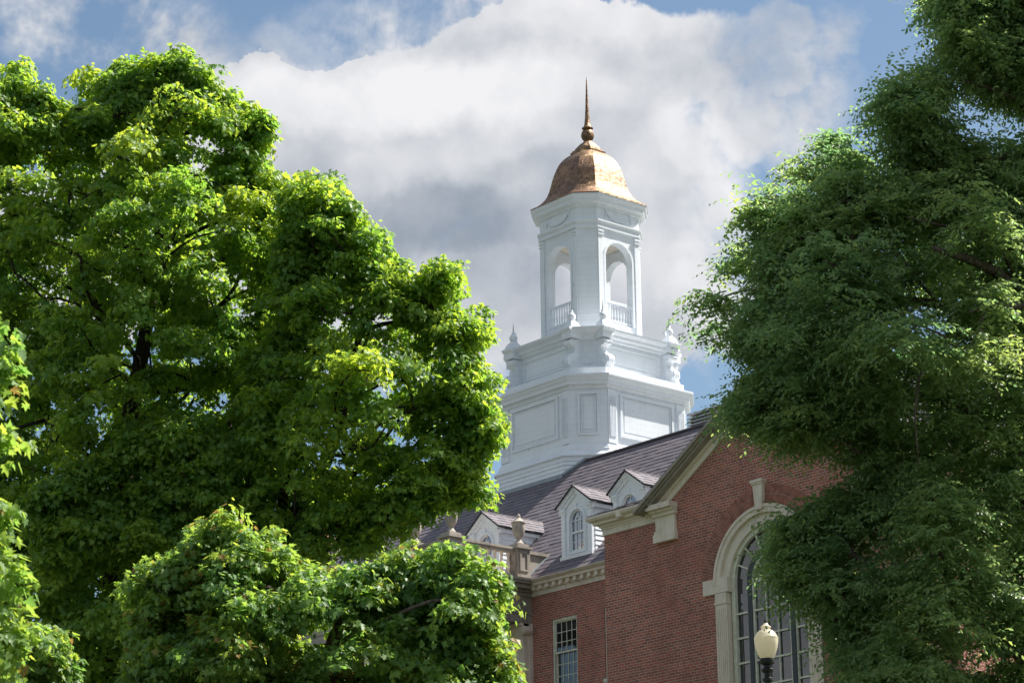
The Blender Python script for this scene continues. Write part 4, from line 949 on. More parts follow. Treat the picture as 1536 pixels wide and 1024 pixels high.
def base_of(t): return (t[0][0], t[0][1], ground_z(t[0][0], t[0][1]))
T1 = [(-40.927, 24.047, 4.9, 0.38), (-40.927, 24.047, 9.398, 0.28), (-40.49, 23.822, 10.93, 0.25), (-40.175, 23.626, 12.436, 0.22), (-39.744, 23.505, 14.072, 0.18), (-38.971, 23.345, 15.623, 0.14), (-38.377, 23.211, 17.351, 0.1), (-37.885, 23.074, 18.833, 0.07), (-37.483, 22.892, 20.192, 0.03)]
tree('maple_tree', 'tallest maple at the far left with dense layered green crown and dark trunk', 'tree', base_of(T1), T1, [(-35.93, 22.09, 18.38, 0.63), (-37.53, 21.34, 13.17, 0.61), (-37.42, 20.69, 14.58, 0.61), (-38.3, 24.13, 10.16, 0.63), (-35.25, 21.91, 17.09, 0.61), (-39.17, 23.0, 9.46, 0.63), (-36.75, 23.26, 12.99, 0.62), (-36.09, 21.23, 18.35, 0.62), (-37.13, 23.26, 12.1, 0.62), (-38.19, 22.35, 11.21, 0.62), (-37.08, 22.41, 14.44, 0.62), (-38.86, 21.89, 11.09, 0.62), (-38.66, 21.07, 12.69, 0.62), (-37.24, 20.92, 16.46, 0.62), (-38.23, 19.68, 18.98, 0.63), (-37.5, 22.26, 12.08, 0.61), (-35.53, 23.27, 17.52, 0.62), (-36.96, 21.09, 14.66, 0.61), (-37.31, 21.9, 16.33, 0.63), (-36.94, 21.98, 19.43, 0.64), (-38.39, 20.8, 15.94, 0.63), (-37.35, 19.9, 17.46, 0.61), (-40.39, 21.83, 11.24, 0.64), (-40.26, 22.53, 9.17, 0.63), (-39.7, 20.9, 15.26, 0.64), (-36.17, 21.54, 15.19, 0.61), (-40.82, 21.82, 10.26, 0.63), (-38.15, 23.45, 9.66, 0.62), (-37.05, 22.6, 12.99, 0.61), (-37.17, 21.95, 12.7, 0.61), (-35.5, 22.03, 14.65, 0.6), (-39.13, 21.4, 13.85, 0.63), (-36.91, 21.09, 13.86, 0.6), (-38.04, 20.29, 19.09, 0.63), (-38.36, 22.14, 10.2, 0.61), (-36.22, 22.07, 16.37, 0.61), (-38.96, 21.4, 10.27, 0.61), (-38.57, 21.98, 11.88, 0.62), (-37.59, 22.69, 11.25, 0.61), (-37.34, 22.23, 10.02, 0.6), (-35.46, 21.01, 16.9, 0.6), (-37.19, 23.39, 14.48, 0.63), (-36.31, 23.58, 14.66, 0.62), (-35.84, 23.87, 16.95, 0.63), (-36.38, 23.51, 16.79, 0.63), (-37.36, 22.11, 13.52, 0.61), (-37.27, 21.05, 12.42, 0.59), (-37.47, 20.82, 17.36, 0.61), (-40.08, 20.98, 13.72, 0.62), (-37.39, 21.3, 15.64, 0.61), (-37.89, 20.28, 16.86, 0.61), (-40.58, 21.56, 9.45, 0.61), (-38.62, 24.34, 9.47, 0.62), (-37.79, 24.05, 11.78, 0.62), (-36.68, 20.99, 17.66, 0.6), (-35.78, 22.02, 19.23, 0.6), (-39.26, 21.05, 12.14, 0.6), (-40.1, 21.97, 9.63, 0.61), (-36.1, 23.3, 15.27, 0.6), (-39.0, 20.21, 17.1, 0.61), (-37.21, 22.83, 13.81, 0.6), (-39.88, 20.78, 14.39, 0.61), (-35.81, 20.74, 16.54, 0.57), (-37.55, 24.1, 12.7, 0.6), (-37.95, 23.75, 10.65, 0.59), (-36.7, 22.84, 16.01, 0.59), (-39.49, 23.85, 9.32, 0.59), (-36.39, 24.2, 15.41, 0.58), (-36.87, 21.97, 18.2, 0.58), (-38.99, 22.36, 9.72, 0.56), (-36.32, 21.32, 14.07, 0.55), (-37.53, 20.75, 14.04, 0.55), (-38.66, 20.34, 16.4, 0.57), (-36.37, 22.3, 12.21, 0.55), (-40.51, 21.22, 10.79, 0.56), (-36.76, 22.14, 15.97, 0.54), (-36.71, 24.3, 14.34, 0.55), (-37.62, 21.42, 18.93, 0.56), (-38.0, 23.79, 11.3, 0.55), (-37.19, 21.4, 19.34, 0.55), (-38.32, 19.92, 17.41, 0.53), (-38.67, 20.71, 14.47, 0.52), (-37.17, 24.2, 13.1, 0.53), (-35.97, 22.96, 18.03, 0.52), (-37.45, 22.84, 10.37, 0.5), (-39.57, 23.3, 9.03, 0.51), (-36.59, 24.39, 14.84, 0.51), (-38.48, 23.49, 12.0, 0.51), (-35.26, 22.22, 15.98, 0.48), (-38.38, 22.51, 11.82, 0.49), (-37.8, 24.41, 12.26, 0.5), (-38.98, 23.0, 10.85, 0.49), (-39.94, 22.85, 9.37, 0.49), (-40.73, 22.17, 9.22, 0.49), (-38.66, 20.8, 15.32, 0.48), (-40.15, 20.94, 12.25, 0.48), (-38.98, 19.82, 18.11, 0.49), (-35.47, 21.62, 17.46, 0.47), (-35.67, 24.02, 17.67, 0.48), (-35.19, 22.88, 16.82, 0.47), (-35.94, 23.5, 18.86, 0.48), (-39.33, 23.14, 9.99, 0.48), (-39.61, 20.32, 16.51, 0.48), (-36.0, 22.86, 14.77, 0.46), (-38.88, 21.45, 13.33, 0.47), (-38.7, 23.22, 9.63, 0.47), (-37.73, 21.88, 15.38, 0.46), (-38.79, 24.5, 8.99, 0.47), (-37.68, 20.93, 18.03, 0.46), (-39.55, 20.14, 15.69, 0.46), (-35.83, 23.02, 19.14, 0.46), (-36.71, 23.08, 15.6, 0.46), (-40.09, 20.67, 15.11, 0.46), (-39.63, 22.29, 10.55, 0.45), (-36.24, 22.77, 13.37, 0.43), (-37.26, 24.6, 13.71, 0.45), (-36.94, 20.84, 13.39, 0.42), (-35.85, 21.36, 16.27, 0.42), (-36.24, 23.73, 18.53, 0.45), (-38.52, 24.43, 11.07, 0.44), (-36.66, 20.39, 14.98, 0.42), (-38.27, 22.1, 12.39, 0.43), (-40.97, 21.55, 11.4, 0.44), (-38.04, 20.98, 19.21, 0.44), (-39.04, 24.15, 9.03, 0.44), (-38.73, 20.19, 19.59, 0.43), (-38.78, 19.52, 18.54, 0.43), (-41.03, 21.29, 10.29, 0.42), (-40.53, 20.94, 13.27, 0.42), (-40.42, 23.19, 8.95, 0.42), (-36.95, 22.12, 19.87, 0.42), (-36.25, 24.31, 15.77, 0.41), (-36.27, 22.92, 19.53, 0.41), (-36.01, 24.32, 16.68, 0.41), (-41.45, 21.75, 9.0, 0.41), (-37.76, 24.7, 13.09, 0.4), (-38.27, 24.47, 10.5, 0.4), (-41.25, 21.95, 9.02, 0.4), (-40.24, 20.7, 13.83, 0.39), (-36.49, 22.15, 20.18, 0.39), (-41.4, 21.52, 9.89, 0.39), (-38.73, 24.6, 9.8, 0.38), (-35.81, 23.54, 19.31, 0.38), (-40.17, 24.0, 9.02, 0.38), (-40.65, 21.0, 12.89, 0.37), (-35.9, 24.2, 17.33, 0.37), (-39.47, 19.87, 17.45, 0.36), (-37.43, 21.14, 19.24, 0.36), (-35.5, 23.84, 18.0, 0.35), (-38.57, 19.6, 19.59, 0.34), (-39.72, 20.21, 16.95, 0.35), (-40.89, 21.13, 11.85, 0.34), (-38.25, 24.43, 11.25, 0.33), (-37.1, 24.57, 13.91, 0.32), (-38.9, 24.9, 9.37, 0.32), (-41.06, 21.12, 11.08, 0.31), (-37.3, 24.76, 13.15, 0.31), (-41.13, 21.16, 11.64, 0.31), (-38.19, 24.81, 11.85, 0.31), (-37.91, 24.96, 12.6, 0.31), (-40.27, 20.61, 13.47, 0.3), (-39.14, 19.73, 18.39, 0.29), (-40.73, 22.63, 8.94, 0.29), (-38.86, 19.45, 19.18, 0.29), (-39.78, 20.17, 16.04, 0.29), (-36.65, 24.5, 15.2, 0.28), (-41.12, 21.26, 10.54, 0.28), (-40.29, 20.43, 15.47, 0.27), (-40.71, 20.93, 12.41, 0.27), (-36.39, 24.53, 15.5, 0.27), (-41.02, 22.29, 8.89, 0.27), (-40.28, 20.57, 14.48, 0.27), (-37.43, 21.52, 20.01, 0.27), (-36.45, 22.81, 19.92, 0.26), (-36.17, 23.8, 18.63, 0.26), (-40.04, 20.32, 15.11, 0.26), (-37.53, 24.63, 11.91, 0.25), (-36.88, 21.67, 20.02, 0.25), (-37.93, 20.64, 19.34, 0.25), (-37.84, 21.22, 19.33, 0.25), (-39.13, 24.39, 8.72, 0.24), (-38.57, 24.66, 11.07, 0.25), (-40.75, 22.94, 8.94, 0.24), (-40.04, 20.33, 14.91, 0.24), (-36.03, 24.65, 16.95, 0.24), (-39.97, 23.65, 8.77, 0.24), (-36.35, 24.67, 16.21, 0.23), (-36.13, 24.04, 18.39, 0.23), (-39.06, 24.7, 8.83, 0.23), (-37.24, 24.61, 13.07, 0.22), (-39.6, 19.77, 18.07, 0.22), (-39.82, 23.94, 8.91, 0.22), (-36.29, 24.51, 15.83, 0.22), (-39.8, 20.13, 16.87, 0.22), (-41.52, 21.34, 9.42, 0.21), (-38.5, 20.32, 19.8, 0.21), (-38.6, 24.85, 9.46, 0.2), (-41.73, 21.69, 8.91, 0.2), (-35.93, 23.02, 19.33, 0.2), (-39.33, 24.25, 8.81, 0.2), (-38.3, 24.64, 10.46, 0.2), (-40.69, 20.73, 13.25, 0.2), (-36.06, 24.6, 16.26, 0.19), (-38.92, 25.03, 8.88, 0.19), (-39.76, 19.96, 17.41, 0.19), (-38.54, 24.8, 10.16, 0.19), (-39.38, 19.92, 18.6, 0.19), (-37.61, 24.96, 12.67, 0.19), (-41.58, 21.56, 9.16, 0.19), (-38.67, 19.97, 19.84, 0.19), (-35.65, 24.34, 17.74, 0.19), (-36.49, 24.87, 14.86, 0.19), (-39.58, 19.85, 17.64, 0.19), (-37.08, 25.02, 14.72, 0.19), (-38.54, 25.03, 10.86, 0.19), (-38.54, 20.11, 20.02, 0.18), (-36.38, 22.41, 20.2, 0.18), (-36.96, 24.67, 13.64, 0.18), (-40.85, 20.7, 12.23, 0.18), (-38.62, 19.7, 19.71, 0.18), (-37.81, 24.89, 12.41, 0.18), (-37.44, 21.61, 20.25, 0.18), (-37.11, 24.89, 14.22, 0.18), (-40.25, 20.28, 16.69, 0.18), (-36.03, 24.39, 18.29, 0.18), (-40.49, 22.76, 8.68, 0.17), (-36.46, 22.33, 20.5, 0.18), (-39.63, 20.02, 17.4, 0.17), (-36.52, 24.8, 15.77, 0.17), (-36.38, 23.32, 19.84, 0.17), (-38.3, 21.07, 19.68, 0.17), (-41.28, 21.76, 8.8, 0.17), (-41.71, 21.48, 9.61, 0.17), (-36.88, 21.89, 19.97, 0.17), (-38.03, 20.63, 19.55, 0.17), (-36.0, 24.65, 16.61, 0.17), (-36.92, 24.86, 15.18, 0.17), (-41.05, 22.7, 8.84, 0.17), (-40.31, 23.35, 8.63, 0.16), (-37.06, 24.9, 13.44, 0.16), (-35.69, 24.57, 17.56, 0.16), (-41.42, 21.13, 11.82, 0.16), (-38.54, 24.87, 11.24, 0.16), (-36.22, 22.6, 20.17, 0.15), (-41.97, 21.81, 9.03, 0.15), (-36.2, 24.73, 17.22, 0.15), (-39.87, 20.14, 16.29, 0.15), (-38.71, 24.75, 10.08, 0.15), (-36.51, 24.79, 15.59, 0.15), (-39.15, 19.77, 19.96, 0.15), (-36.84, 22.31, 20.32, 0.15), (-41.71, 22.41, 8.77, 0.15), (-41.44, 21.17, 10.29, 0.14), (-35.85, 23.76, 19.43, 0.14), (-37.66, 25.13, 12.85, 0.14), (-40.3, 20.42, 14.93, 0.14), (-40.76, 20.38, 15.0, 0.14), (-41.02, 20.7, 13.91, 0.14), (-41.58, 22.51, 8.88, 0.14), (-39.3, 19.33, 19.64, 0.14), (-40.92, 20.81, 12.95, 0.14), (-35.8, 23.7, 19.09, 0.13), (-39.46, 19.86, 19.34, 0.14), (-38.29, 25.02, 11.54, 0.13), (-37.38, 21.9, 20.42, 0.13), (-38.91, 25.12, 9.18, 0.13), (-36.72, 24.88, 14.54, 0.13), (-38.89, 19.34, 19.93, 0.13), (-35.89, 23.79, 19.17, 0.13), (-37.98, 25.07, 12.28, 0.13), (-40.3, 23.94, 8.78, 0.13), (-36.41, 22.68, 19.95, 0.13), (-39.16, 19.77, 18.46, 0.13), (-41.69, 21.46, 10.03, 0.13), (-37.59, 24.68, 11.99, 0.12), (-38.53, 25.09, 10.81, 0.12), (-40.28, 23.66, 8.79, 0.12), (-36.87, 21.71, 20.06, 0.12), (-39.78, 19.94, 17.11, 0.12), (-41.33, 20.97, 12.07, 0.12), (-38.15, 20.29, 19.89, 0.11), (-40.38, 20.3, 16.17, 0.12), (-42.75, 23.19, 11.11, 0.67), (-41.79, 22.76, 14.89, 0.68), (-40.27, 22.92, 16.05, 0.67), (-40.88, 22.46, 15.74, 0.67), (-39.42, 21.18, 19.28, 0.66), (-40.27, 21.61, 17.22, 0.66), (-40.21, 25.22, 14.46, 0.68), (-37.51, 24.17, 18.01, 0.66), (-40.73, 21.34, 16.06, 0.66), (-41.87, 23.15, 11.5, 0.67), (-42.38, 23.11, 9.91, 0.66), (-38.67, 22.21, 19.34, 0.66), (-42.38, 24.85, 12.38, 0.69), (-42.7, 24.14, 12.46, 0.69), (-40.2, 25.01, 12.25, 0.67), (-39.72, 21.41, 17.94, 0.65), (-38.57, 24.71, 15.06, 0.66), (-37.98, 23.44, 18.85, 0.66), (-39.7, 22.49, 18.32, 0.66), (-39.65, 23.47, 17.2, 0.67), (-41.5, 21.93, 15.37, 0.67), (-38.8, 22.92, 18.94, 0.66), (-41.19, 23.1, 13.59, 0.66), (-41.25, 22.98, 17.4, 0.68), (-41.83, 23.8, 10.45, 0.66), (-37.82, 24.72, 15.56, 0.65), (-39.94, 23.64, 18.1, 0.67), (-40.23, 21.01, 17.56, 0.65), (-39.22, 25.0, 13.09, 0.66), (-39.14, 24.33, 18.36, 0.67), (-41.22, 24.15, 14.76, 0.68), (-37.16, 24.42, 17.02, 0.65), (-40.31, 24.48, 14.71, 0.67), (-41.7, 25.16, 11.38, 0.67), (-41.43, 22.11, 11.87, 0.65), (-38.31, 24.06, 16.11, 0.65), (-38.86, 24.34, 17.4, 0.66), (-40.28, 25.16, 10.12, 0.65), (-40.54, 24.56, 13.88, 0.67), (-39.95, 22.91, 17.81, 0.66), (-41.12, 22.54, 12.38, 0.65), (-41.08, 24.97, 13.0, 0.67), (-41.0, 21.79, 13.82, 0.64), (-41.0, 21.64, 12.96, 0.64), (-41.99, 24.04, 13.0, 0.67), (-40.08, 20.88, 19.17, 0.65), (-38.51, 23.08, 19.84, 0.65), (-41.7, 23.49, 9.63, 0.64), (-39.17, 24.29, 15.56, 0.65), (-41.84, 24.28, 9.96, 0.65), (-41.86, 24.76, 10.58, 0.65), (-40.95, 24.94, 9.68, 0.64), (-41.14, 22.74, 16.63, 0.65), (-38.36, 24.75, 13.68, 0.63), (-37.36, 23.92, 18.75, 0.63), (-40.6, 24.76, 17.11, 0.66), (-39.48, 22.13, 18.81, 0.63), (-38.25, 24.94, 14.33, 0.62), (-38.22, 24.64, 16.56, 0.62), (-39.72, 24.9, 10.69, 0.6), (-39.86, 23.08, 15.36, 0.61), (-40.13, 23.01, 16.7, 0.61), (-40.97, 21.66, 16.88, 0.61), (-41.83, 22.94, 13.28, 0.61), (-42.17, 22.36, 10.45, 0.59), (-41.01, 21.49, 14.49, 0.59), (-39.45, 21.92, 19.48, 0.59), (-36.79, 24.45, 17.95, 0.58), (-36.89, 23.77, 19.18, 0.58), (-38.72, 23.25, 18.24, 0.58), (-40.65, 24.48, 11.8, 0.57), (-40.31, 25.06, 13.62, 0.57), (-41.86, 23.58, 10.97, 0.56), (-41.64, 23.84, 11.7, 0.56), (-37.85, 22.99, 20.2, 0.55), (-41.47, 22.03, 12.5, 0.55), (-38.04, 22.07, 19.75, 0.54), (-39.63, 22.88, 18.88, 0.56), (-41.6, 23.14, 14.25, 0.56), (-39.19, 23.87, 15.91, 0.54), (-38.03, 23.91, 18.5, 0.54), (-40.51, 24.68, 17.74, 0.56), (-39.12, 24.92, 12.28, 0.53), (-41.75, 24.54, 12.9, 0.55), (-41.14, 22.9, 18.19, 0.55), (-39.58, 20.94, 19.77, 0.53), (-42.14, 22.45, 11.48, 0.52), (-39.66, 24.91, 9.49, 0.51), (-40.33, 24.57, 10.53, 0.52), (-38.52, 24.52, 15.68, 0.51), (-37.3, 24.85, 17.59, 0.51), (-41.66, 22.99, 15.46, 0.52), (-39.61, 23.49, 16.61, 0.51), (-40.9, 23.83, 15.17, 0.51), (-40.62, 24.41, 13.37, 0.5), (-40.18, 20.63, 19.64, 0.49), (-40.07, 24.5, 18.22, 0.5), (-37.22, 24.42, 18.57, 0.48), (-41.91, 22.06, 10.97, 0.47), (-40.25, 24.71, 15.4, 0.49), (-41.35, 22.02, 15.85, 0.48), (-37.78, 25.0, 15.05, 0.46), (-40.71, 24.19, 9.56, 0.46), (-38.88, 24.23, 16.86, 0.47), (-40.4, 20.76, 18.81, 0.46), (-40.38, 22.94, 17.44, 0.46), (-41.08, 21.3, 15.52, 0.44), (-37.36, 24.83, 15.79, 0.43), (-42.34, 22.83, 9.42, 0.43), (-37.19, 23.68, 19.66, 0.42), (-41.37, 21.54, 13.52, 0.41), (-40.77, 21.0, 17.11, 0.41), (-41.66, 21.81, 11.64, 0.41), (-40.34, 20.82, 16.24, 0.4), (-41.24, 21.43, 14.07, 0.4), (-42.1, 23.26, 9.41, 0.4), (-40.94, 23.78, 9.3, 0.39), (-37.11, 23.01, 20.01, 0.39), (-38.07, 22.12, 20.21, 0.38), (-39.27, 21.46, 19.72, 0.38), (-42.42, 22.27, 10.09, 0.38), (-38.7, 25.19, 13.19, 0.38), (-38.45, 21.69, 19.42, 0.37), (-40.8, 21.09, 15.03, 0.36), (-39.45, 20.36, 19.76, 0.36), (-37.08, 24.84, 17.13, 0.35), (-39.08, 24.81, 10.85, 0.34), (-40.35, 20.65, 17.93, 0.34), (-41.1, 21.38, 12.53, 0.33), (-40.2, 20.61, 17.27, 0.34), (-39.22, 24.89, 10.34, 0.33), (-37.58, 25.07, 15.32, 0.33), (-40.21, 25.35, 9.25, 0.33), (-38.3, 24.92, 12.79, 0.32), (-40.69, 21.03, 15.71, 0.32), (-41.85, 21.77, 12.12, 0.32), (-40.46, 24.19, 9.33, 0.31), (-41.61, 23.65, 9.39, 0.32), (-38.12, 24.94, 13.69, 0.31), (-37.11, 24.94, 16.74, 0.31), (-38.09, 25.24, 14.71, 0.31), (-41.28, 23.12, 9.05, 0.3), (-38.76, 24.82, 11.27, 0.3), (-38.78, 25.09, 12.51, 0.3), (-38.08, 25.18, 14.06, 0.3), (-37.54, 22.16, 20.08, 0.29), (-42.24, 22.62, 9.37, 0.29), (-42.14, 21.98, 9.38, 0.28), (-38.81, 20.97, 19.67, 0.28), (-41.92, 21.96, 10.4, 0.28), (-36.63, 24.14, 19.16, 0.27), (-36.8, 24.14, 18.85, 0.27), (-39.36, 20.65, 20.11, 0.27), (-39.34, 25.14, 9.87, 0.27), (-41.71, 21.78, 11.3, 0.27), (-38.29, 21.98, 19.85, 0.27), (-36.23, 24.13, 18.33, 0.26), (-39.57, 20.16, 18.71, 0.26), (-41.14, 21.09, 14.88, 0.26), (-39.83, 20.11, 19.69, 0.26), (-36.69, 23.23, 19.72, 0.26), (-38.02, 21.81, 20.01, 0.26), (-36.67, 24.67, 18.01, 0.25), (-42.14, 22.12, 9.57, 0.25), (-41.08, 21.36, 13.86, 0.24), (-36.75, 24.83, 17.62, 0.24), (-41.41, 21.4, 12.98, 0.24), (-40.12, 24.61, 9.36, 0.24), (-36.52, 23.68, 19.43, 0.24), (-38.03, 25.14, 13.42, 0.24), (-41.76, 21.54, 12.38, 0.24), (-38.02, 25.29, 14.29, 0.24), (-38.68, 24.94, 11.95, 0.23), (-37.24, 25.01, 16.25, 0.23), (-39.91, 24.78, 9.17, 0.23), (-39.47, 25.16, 9.72, 0.22), (-36.6, 24.11, 18.57, 0.22), (-38.9, 24.98, 11.63, 0.22), (-36.64, 23.97, 19.63, 0.22), (-42.28, 21.99, 10.98, 0.21), (-39.59, 19.98, 19.1, 0.21), (-36.52, 24.53, 18.3, 0.21), (-40.56, 23.93, 9.18, 0.21), (-39.65, 20.06, 19.42, 0.21), (-40.65, 20.89, 15.17, 0.2), (-41.84, 21.8, 11.06, 0.2), (-39.04, 24.91, 10.57, 0.2), (-37.77, 25.38, 14.9, 0.2), (-37.19, 22.98, 20.31, 0.2), (-38.24, 22.06, 20.47, 0.2), (-40.64, 20.83, 15.84, 0.19), (-41.32, 22.97, 8.87, 0.19), (-38.63, 21.27, 19.61, 0.19), (-41.66, 21.5, 11.69, 0.18), (-37.06, 22.73, 20.24, 0.18), (-36.58, 23.26, 19.55, 0.18), (-37.26, 23.14, 20.13, 0.18), (-42.25, 22.13, 9.88, 0.18), (-40.04, 25.33, 9.17, 0.18), (-36.81, 24.99, 17.01, 0.18), (-39.23, 25.1, 10.24, 0.17), (-40.4, 20.53, 16.63, 0.17), (-38.3, 25.24, 13.23, 0.17), (-40.46, 20.64, 16.06, 0.17), (-41.53, 21.39, 11.24, 0.17), (-38.93, 20.86, 19.88, 0.17), (-37.76, 21.78, 20.21, 0.17), (-37.01, 25.07, 16.82, 0.17), (-40.37, 20.3, 18.49, 0.16), (-36.98, 25.0, 15.79, 0.16), (-39.09, 25.07, 10.74, 0.15), (-41.71, 22.96, 9.0, 0.15), (-39.49, 25.18, 9.54, 0.15), (-39.22, 20.36, 19.94, 0.15), (-38.17, 25.06, 12.84, 0.15), (-41.62, 22.6, 9.1, 0.15), (-39.53, 20.03, 19.95, 0.15), (-41.03, 23.14, 8.94, 0.14), (-37.54, 25.25, 15.41, 0.15), (-37.45, 24.89, 14.56, 0.14), (-41.5, 21.47, 12.86, 0.14), (-36.8, 24.8, 16.11, 0.14), (-38.51, 24.96, 12.18, 0.14), (-40.3, 20.58, 16.92, 0.14), (-41.19, 21.0, 13.69, 0.14), (-41.52, 21.4, 12.13, 0.14), (-37.8, 25.02, 13.8, 0.14), (-37.11, 25.1, 16.44, 0.13), (-38.45, 21.64, 19.74, 0.13), (-40.27, 20.5, 17.45, 0.13), (-40.19, 20.45, 16.75, 0.13), (-36.39, 24.62, 18.04, 0.13), (-40.54, 24.33, 9.09, 0.13), (-36.8, 24.9, 17.71, 0.13), (-41.64, 21.49, 11.74, 0.13), (-39.41, 25.16, 9.93, 0.13), (-37.55, 25.1, 14.79, 0.13), (-39.31, 20.48, 19.94, 0.13), (-41.18, 23.53, 9.17, 0.13), (-39.76, 20.12, 19.8, 0.12), (-38.19, 21.62, 19.82, 0.12), (-36.31, 24.41, 18.43, 0.12), (-39.32, 25.16, 9.98, 0.12), (-42.24, 21.82, 9.6, 0.12), (-36.07, 22.4, 12.4, 0.55), (-36.61, 22.06, 12.5, 0.55), (-37.35, 21.6, 12.11, 0.55), (-36.94, 22.31, 12.03, 0.55), (-36.26, 22.94, 11.91, 0.54), (-37.81, 21.18, 11.68, 0.54), (-35.9, 22.94, 12.24, 0.46), (-37.03, 21.82, 12.61, 0.44), (-37.7, 21.72, 11.74, 0.43), (-37.57, 21.1, 11.48, 0.41), (-36.71, 22.55, 11.93, 0.4), (-37.41, 21.08, 12.08, 0.39), (-36.4, 23.07, 11.53, 0.38), (-37.14, 22.02, 11.91, 0.36), (-36.38, 22.84, 12.95, 0.36), (-37.1, 22.5, 11.46, 0.36), (-36.48, 22.48, 12.91, 0.35), (-36.72, 21.87, 12.83, 0.31), (-37.29, 21.41, 12.5, 0.31), (-35.97, 23.1, 12.07, 0.3), (-37.34, 21.62, 11.92, 0.28), (-37.85, 21.58, 11.45, 0.28), (-36.56, 22.01, 12.95, 0.27), (-36.47, 22.81, 11.48, 0.27), (-36.05, 23.02, 12.6, 0.26), (-36.16, 23.14, 11.66, 0.26), (-37.73, 20.77, 11.96, 0.26), (-37.88, 21.15, 11.02, 0.25), (-35.93, 22.58, 12.98, 0.24), (-37.68, 20.87, 11.88, 0.24), (-36.79, 22.14, 11.34, 0.23), (-37.84, 20.87, 11.55, 0.22), (-36.44, 22.96, 11.4, 0.23), (-37.43, 21.19, 12.26, 0.22), (-35.9, 22.98, 12.4, 0.21), (-37.17, 22.11, 11.51, 0.21), (-36.1, 23.07, 12.76, 0.2), (-37.07, 21.46, 12.63, 0.2), (-37.45, 21.48, 11.51, 0.2), (-38.07, 20.95, 11.47, 0.19), (-36.05, 22.26, 12.98, 0.19), (-37.88, 21.48, 11.17, 0.19), (-37.01, 22.52, 11.71, 0.19), (-37.64, 21.0, 12.21, 0.18), (-38.28, 21.17, 11.13, 0.19), (-38.03, 21.48, 10.98, 0.18), (-36.4, 22.16, 13.03, 0.18), (-35.84, 23.08, 11.9, 0.18), (-36.36, 23.37, 11.45, 0.18), (-37.1, 22.4, 11.23, 0.17), (-37.48, 21.58, 11.35, 0.16), (-36.43, 22.9, 11.37, 0.16), (-38.31, 21.26, 10.75, 0.16), (-38.1, 20.89, 11.81, 0.16), (-37.28, 21.77, 12.88, 0.16), (-37.0, 22.64, 11.5, 0.16), (-36.56, 22.54, 11.64, 0.15), (-37.3, 21.22, 12.53, 0.15), (-36.49, 21.73, 13.01, 0.15), (-37.0, 21.8, 12.91, 0.14), (-35.88, 23.26, 12.09, 0.14), (-37.4, 21.93, 11.73, 0.14), (-37.34, 21.73, 12.67, 0.14), (-35.97, 23.25, 11.45, 0.14), (-36.99, 22.21, 11.54, 0.14), (-35.78, 23.11, 12.59, 0.13), (-38.0, 21.68, 11.29, 0.13), (-36.05, 22.6, 13.1, 0.13), (-38.25, 21.0, 11.21, 0.13), (-38.2, 21.43, 10.83, 0.13), (-36.69, 22.95, 11.47, 0.13), (-37.33, 22.47, 11.1, 0.12), (-36.28, 23.05, 11.07, 0.12), (-36.14, 23.48, 11.62, 0.12), (-37.27, 21.98, 11.82, 0.12), (-36.67, 22.31, 13.32, 0.12), (-35.78, 22.92, 12.68, 0.12), (-36.77, 22.87, 11.53, 0.12), (-36.8, 22.5, 11.42, 0.12), (-38.0, 20.93, 11.6, 0.11), (-36.76, 22.25, 13.08, 0.11), (-38.07, 21.04, 12.08, 0.11), (-38.38, 21.28, 11.12, 0.11), (-37.78, 20.86, 12.25, 0.11), (-37.48, 22.32, 11.38, 0.11), (-37.86, 21.41, 11.09, 0.11), (-38.29, 21.27, 11.01, 0.11), (-38.06, 20.58, 11.72, 0.11), (-36.07, 22.35, 12.99, 0.11), (-37.29, 21.78, 11.59, 0.1), (-37.95, 20.91, 11.99, 0.1), (-37.5, 21.45, 12.6, 0.1), (-35.93, 23.02, 13.04, 0.1), (-35.95, 23.23, 12.06, 0.1), (-36.74, 22.71, 11.64, 0.1), (-37.57, 21.6, 11.13, 0.1), (-39.85, 20.31, 20.34, 0.14), (-38.71, 20.15, 20.12, 0.14), (-39.29, 20.44, 20.72, 0.12), (-38.23, 20.32, 19.74, 0.09), (-38.3, 21.15, 19.79, 0.11), (-38.66, 21.82, 20.3, 0.1), (-38.44, 21.58, 20.54, 0.13), (-37.71, 21.8, 20.51, 0.11), (-37.56, 21.99, 20.4, 0.14), (-36.52, 22.0, 20.27, 0.11), (-37.41, 23.04, 20.95, 0.09), (-37.04, 22.56, 20.8, 0.09), (-36.18, 22.68, 20.07, 0.12), (-36.34, 22.95, 19.99, 0.12), (-36.54, 23.66, 19.92, 0.14), (-36.39, 23.86, 19.86, 0.13), (-35.55, 23.64, 19.28, 0.09), (-35.64, 23.78, 19.16, 0.1)], LM, MS, .112, DM, 'maple', 'bark', .50, 'maples left of the building', sub=(.30, 5, .9, .6), bare=[[(-42.161, 24.222, 9.367, 0.1), (-41.732, 23.871, 11.135, 0.09), (-41.4, 23.528, 12.651, 0.07), (-41.064, 23.066, 14.42, 0.05), (-40.712, 22.624, 16.19, 0.03)], [(-40.056, 23.616, 12.413, 0.09), (-39.397, 23.923, 13.395, 0.06), (-38.593, 24.282, 14.624, 0.03)]])
T2 = [(-37.122, 24.911, 4.9, 0.32), (-37.122, 24.911, 8.901, 0.24), (-36.627, 24.759, 10.424, 0.22), (-36.237, 24.767, 11.36, 0.2), (-35.827, 24.915, 12.061, 0.16), (-35.309, 25.134, 12.877, 0.12), (-34.812, 25.214, 13.929, 0.09), (-34.364, 25.177, 15.1, 0.06), (-34.004, 25.208, 15.919, 0.03)]
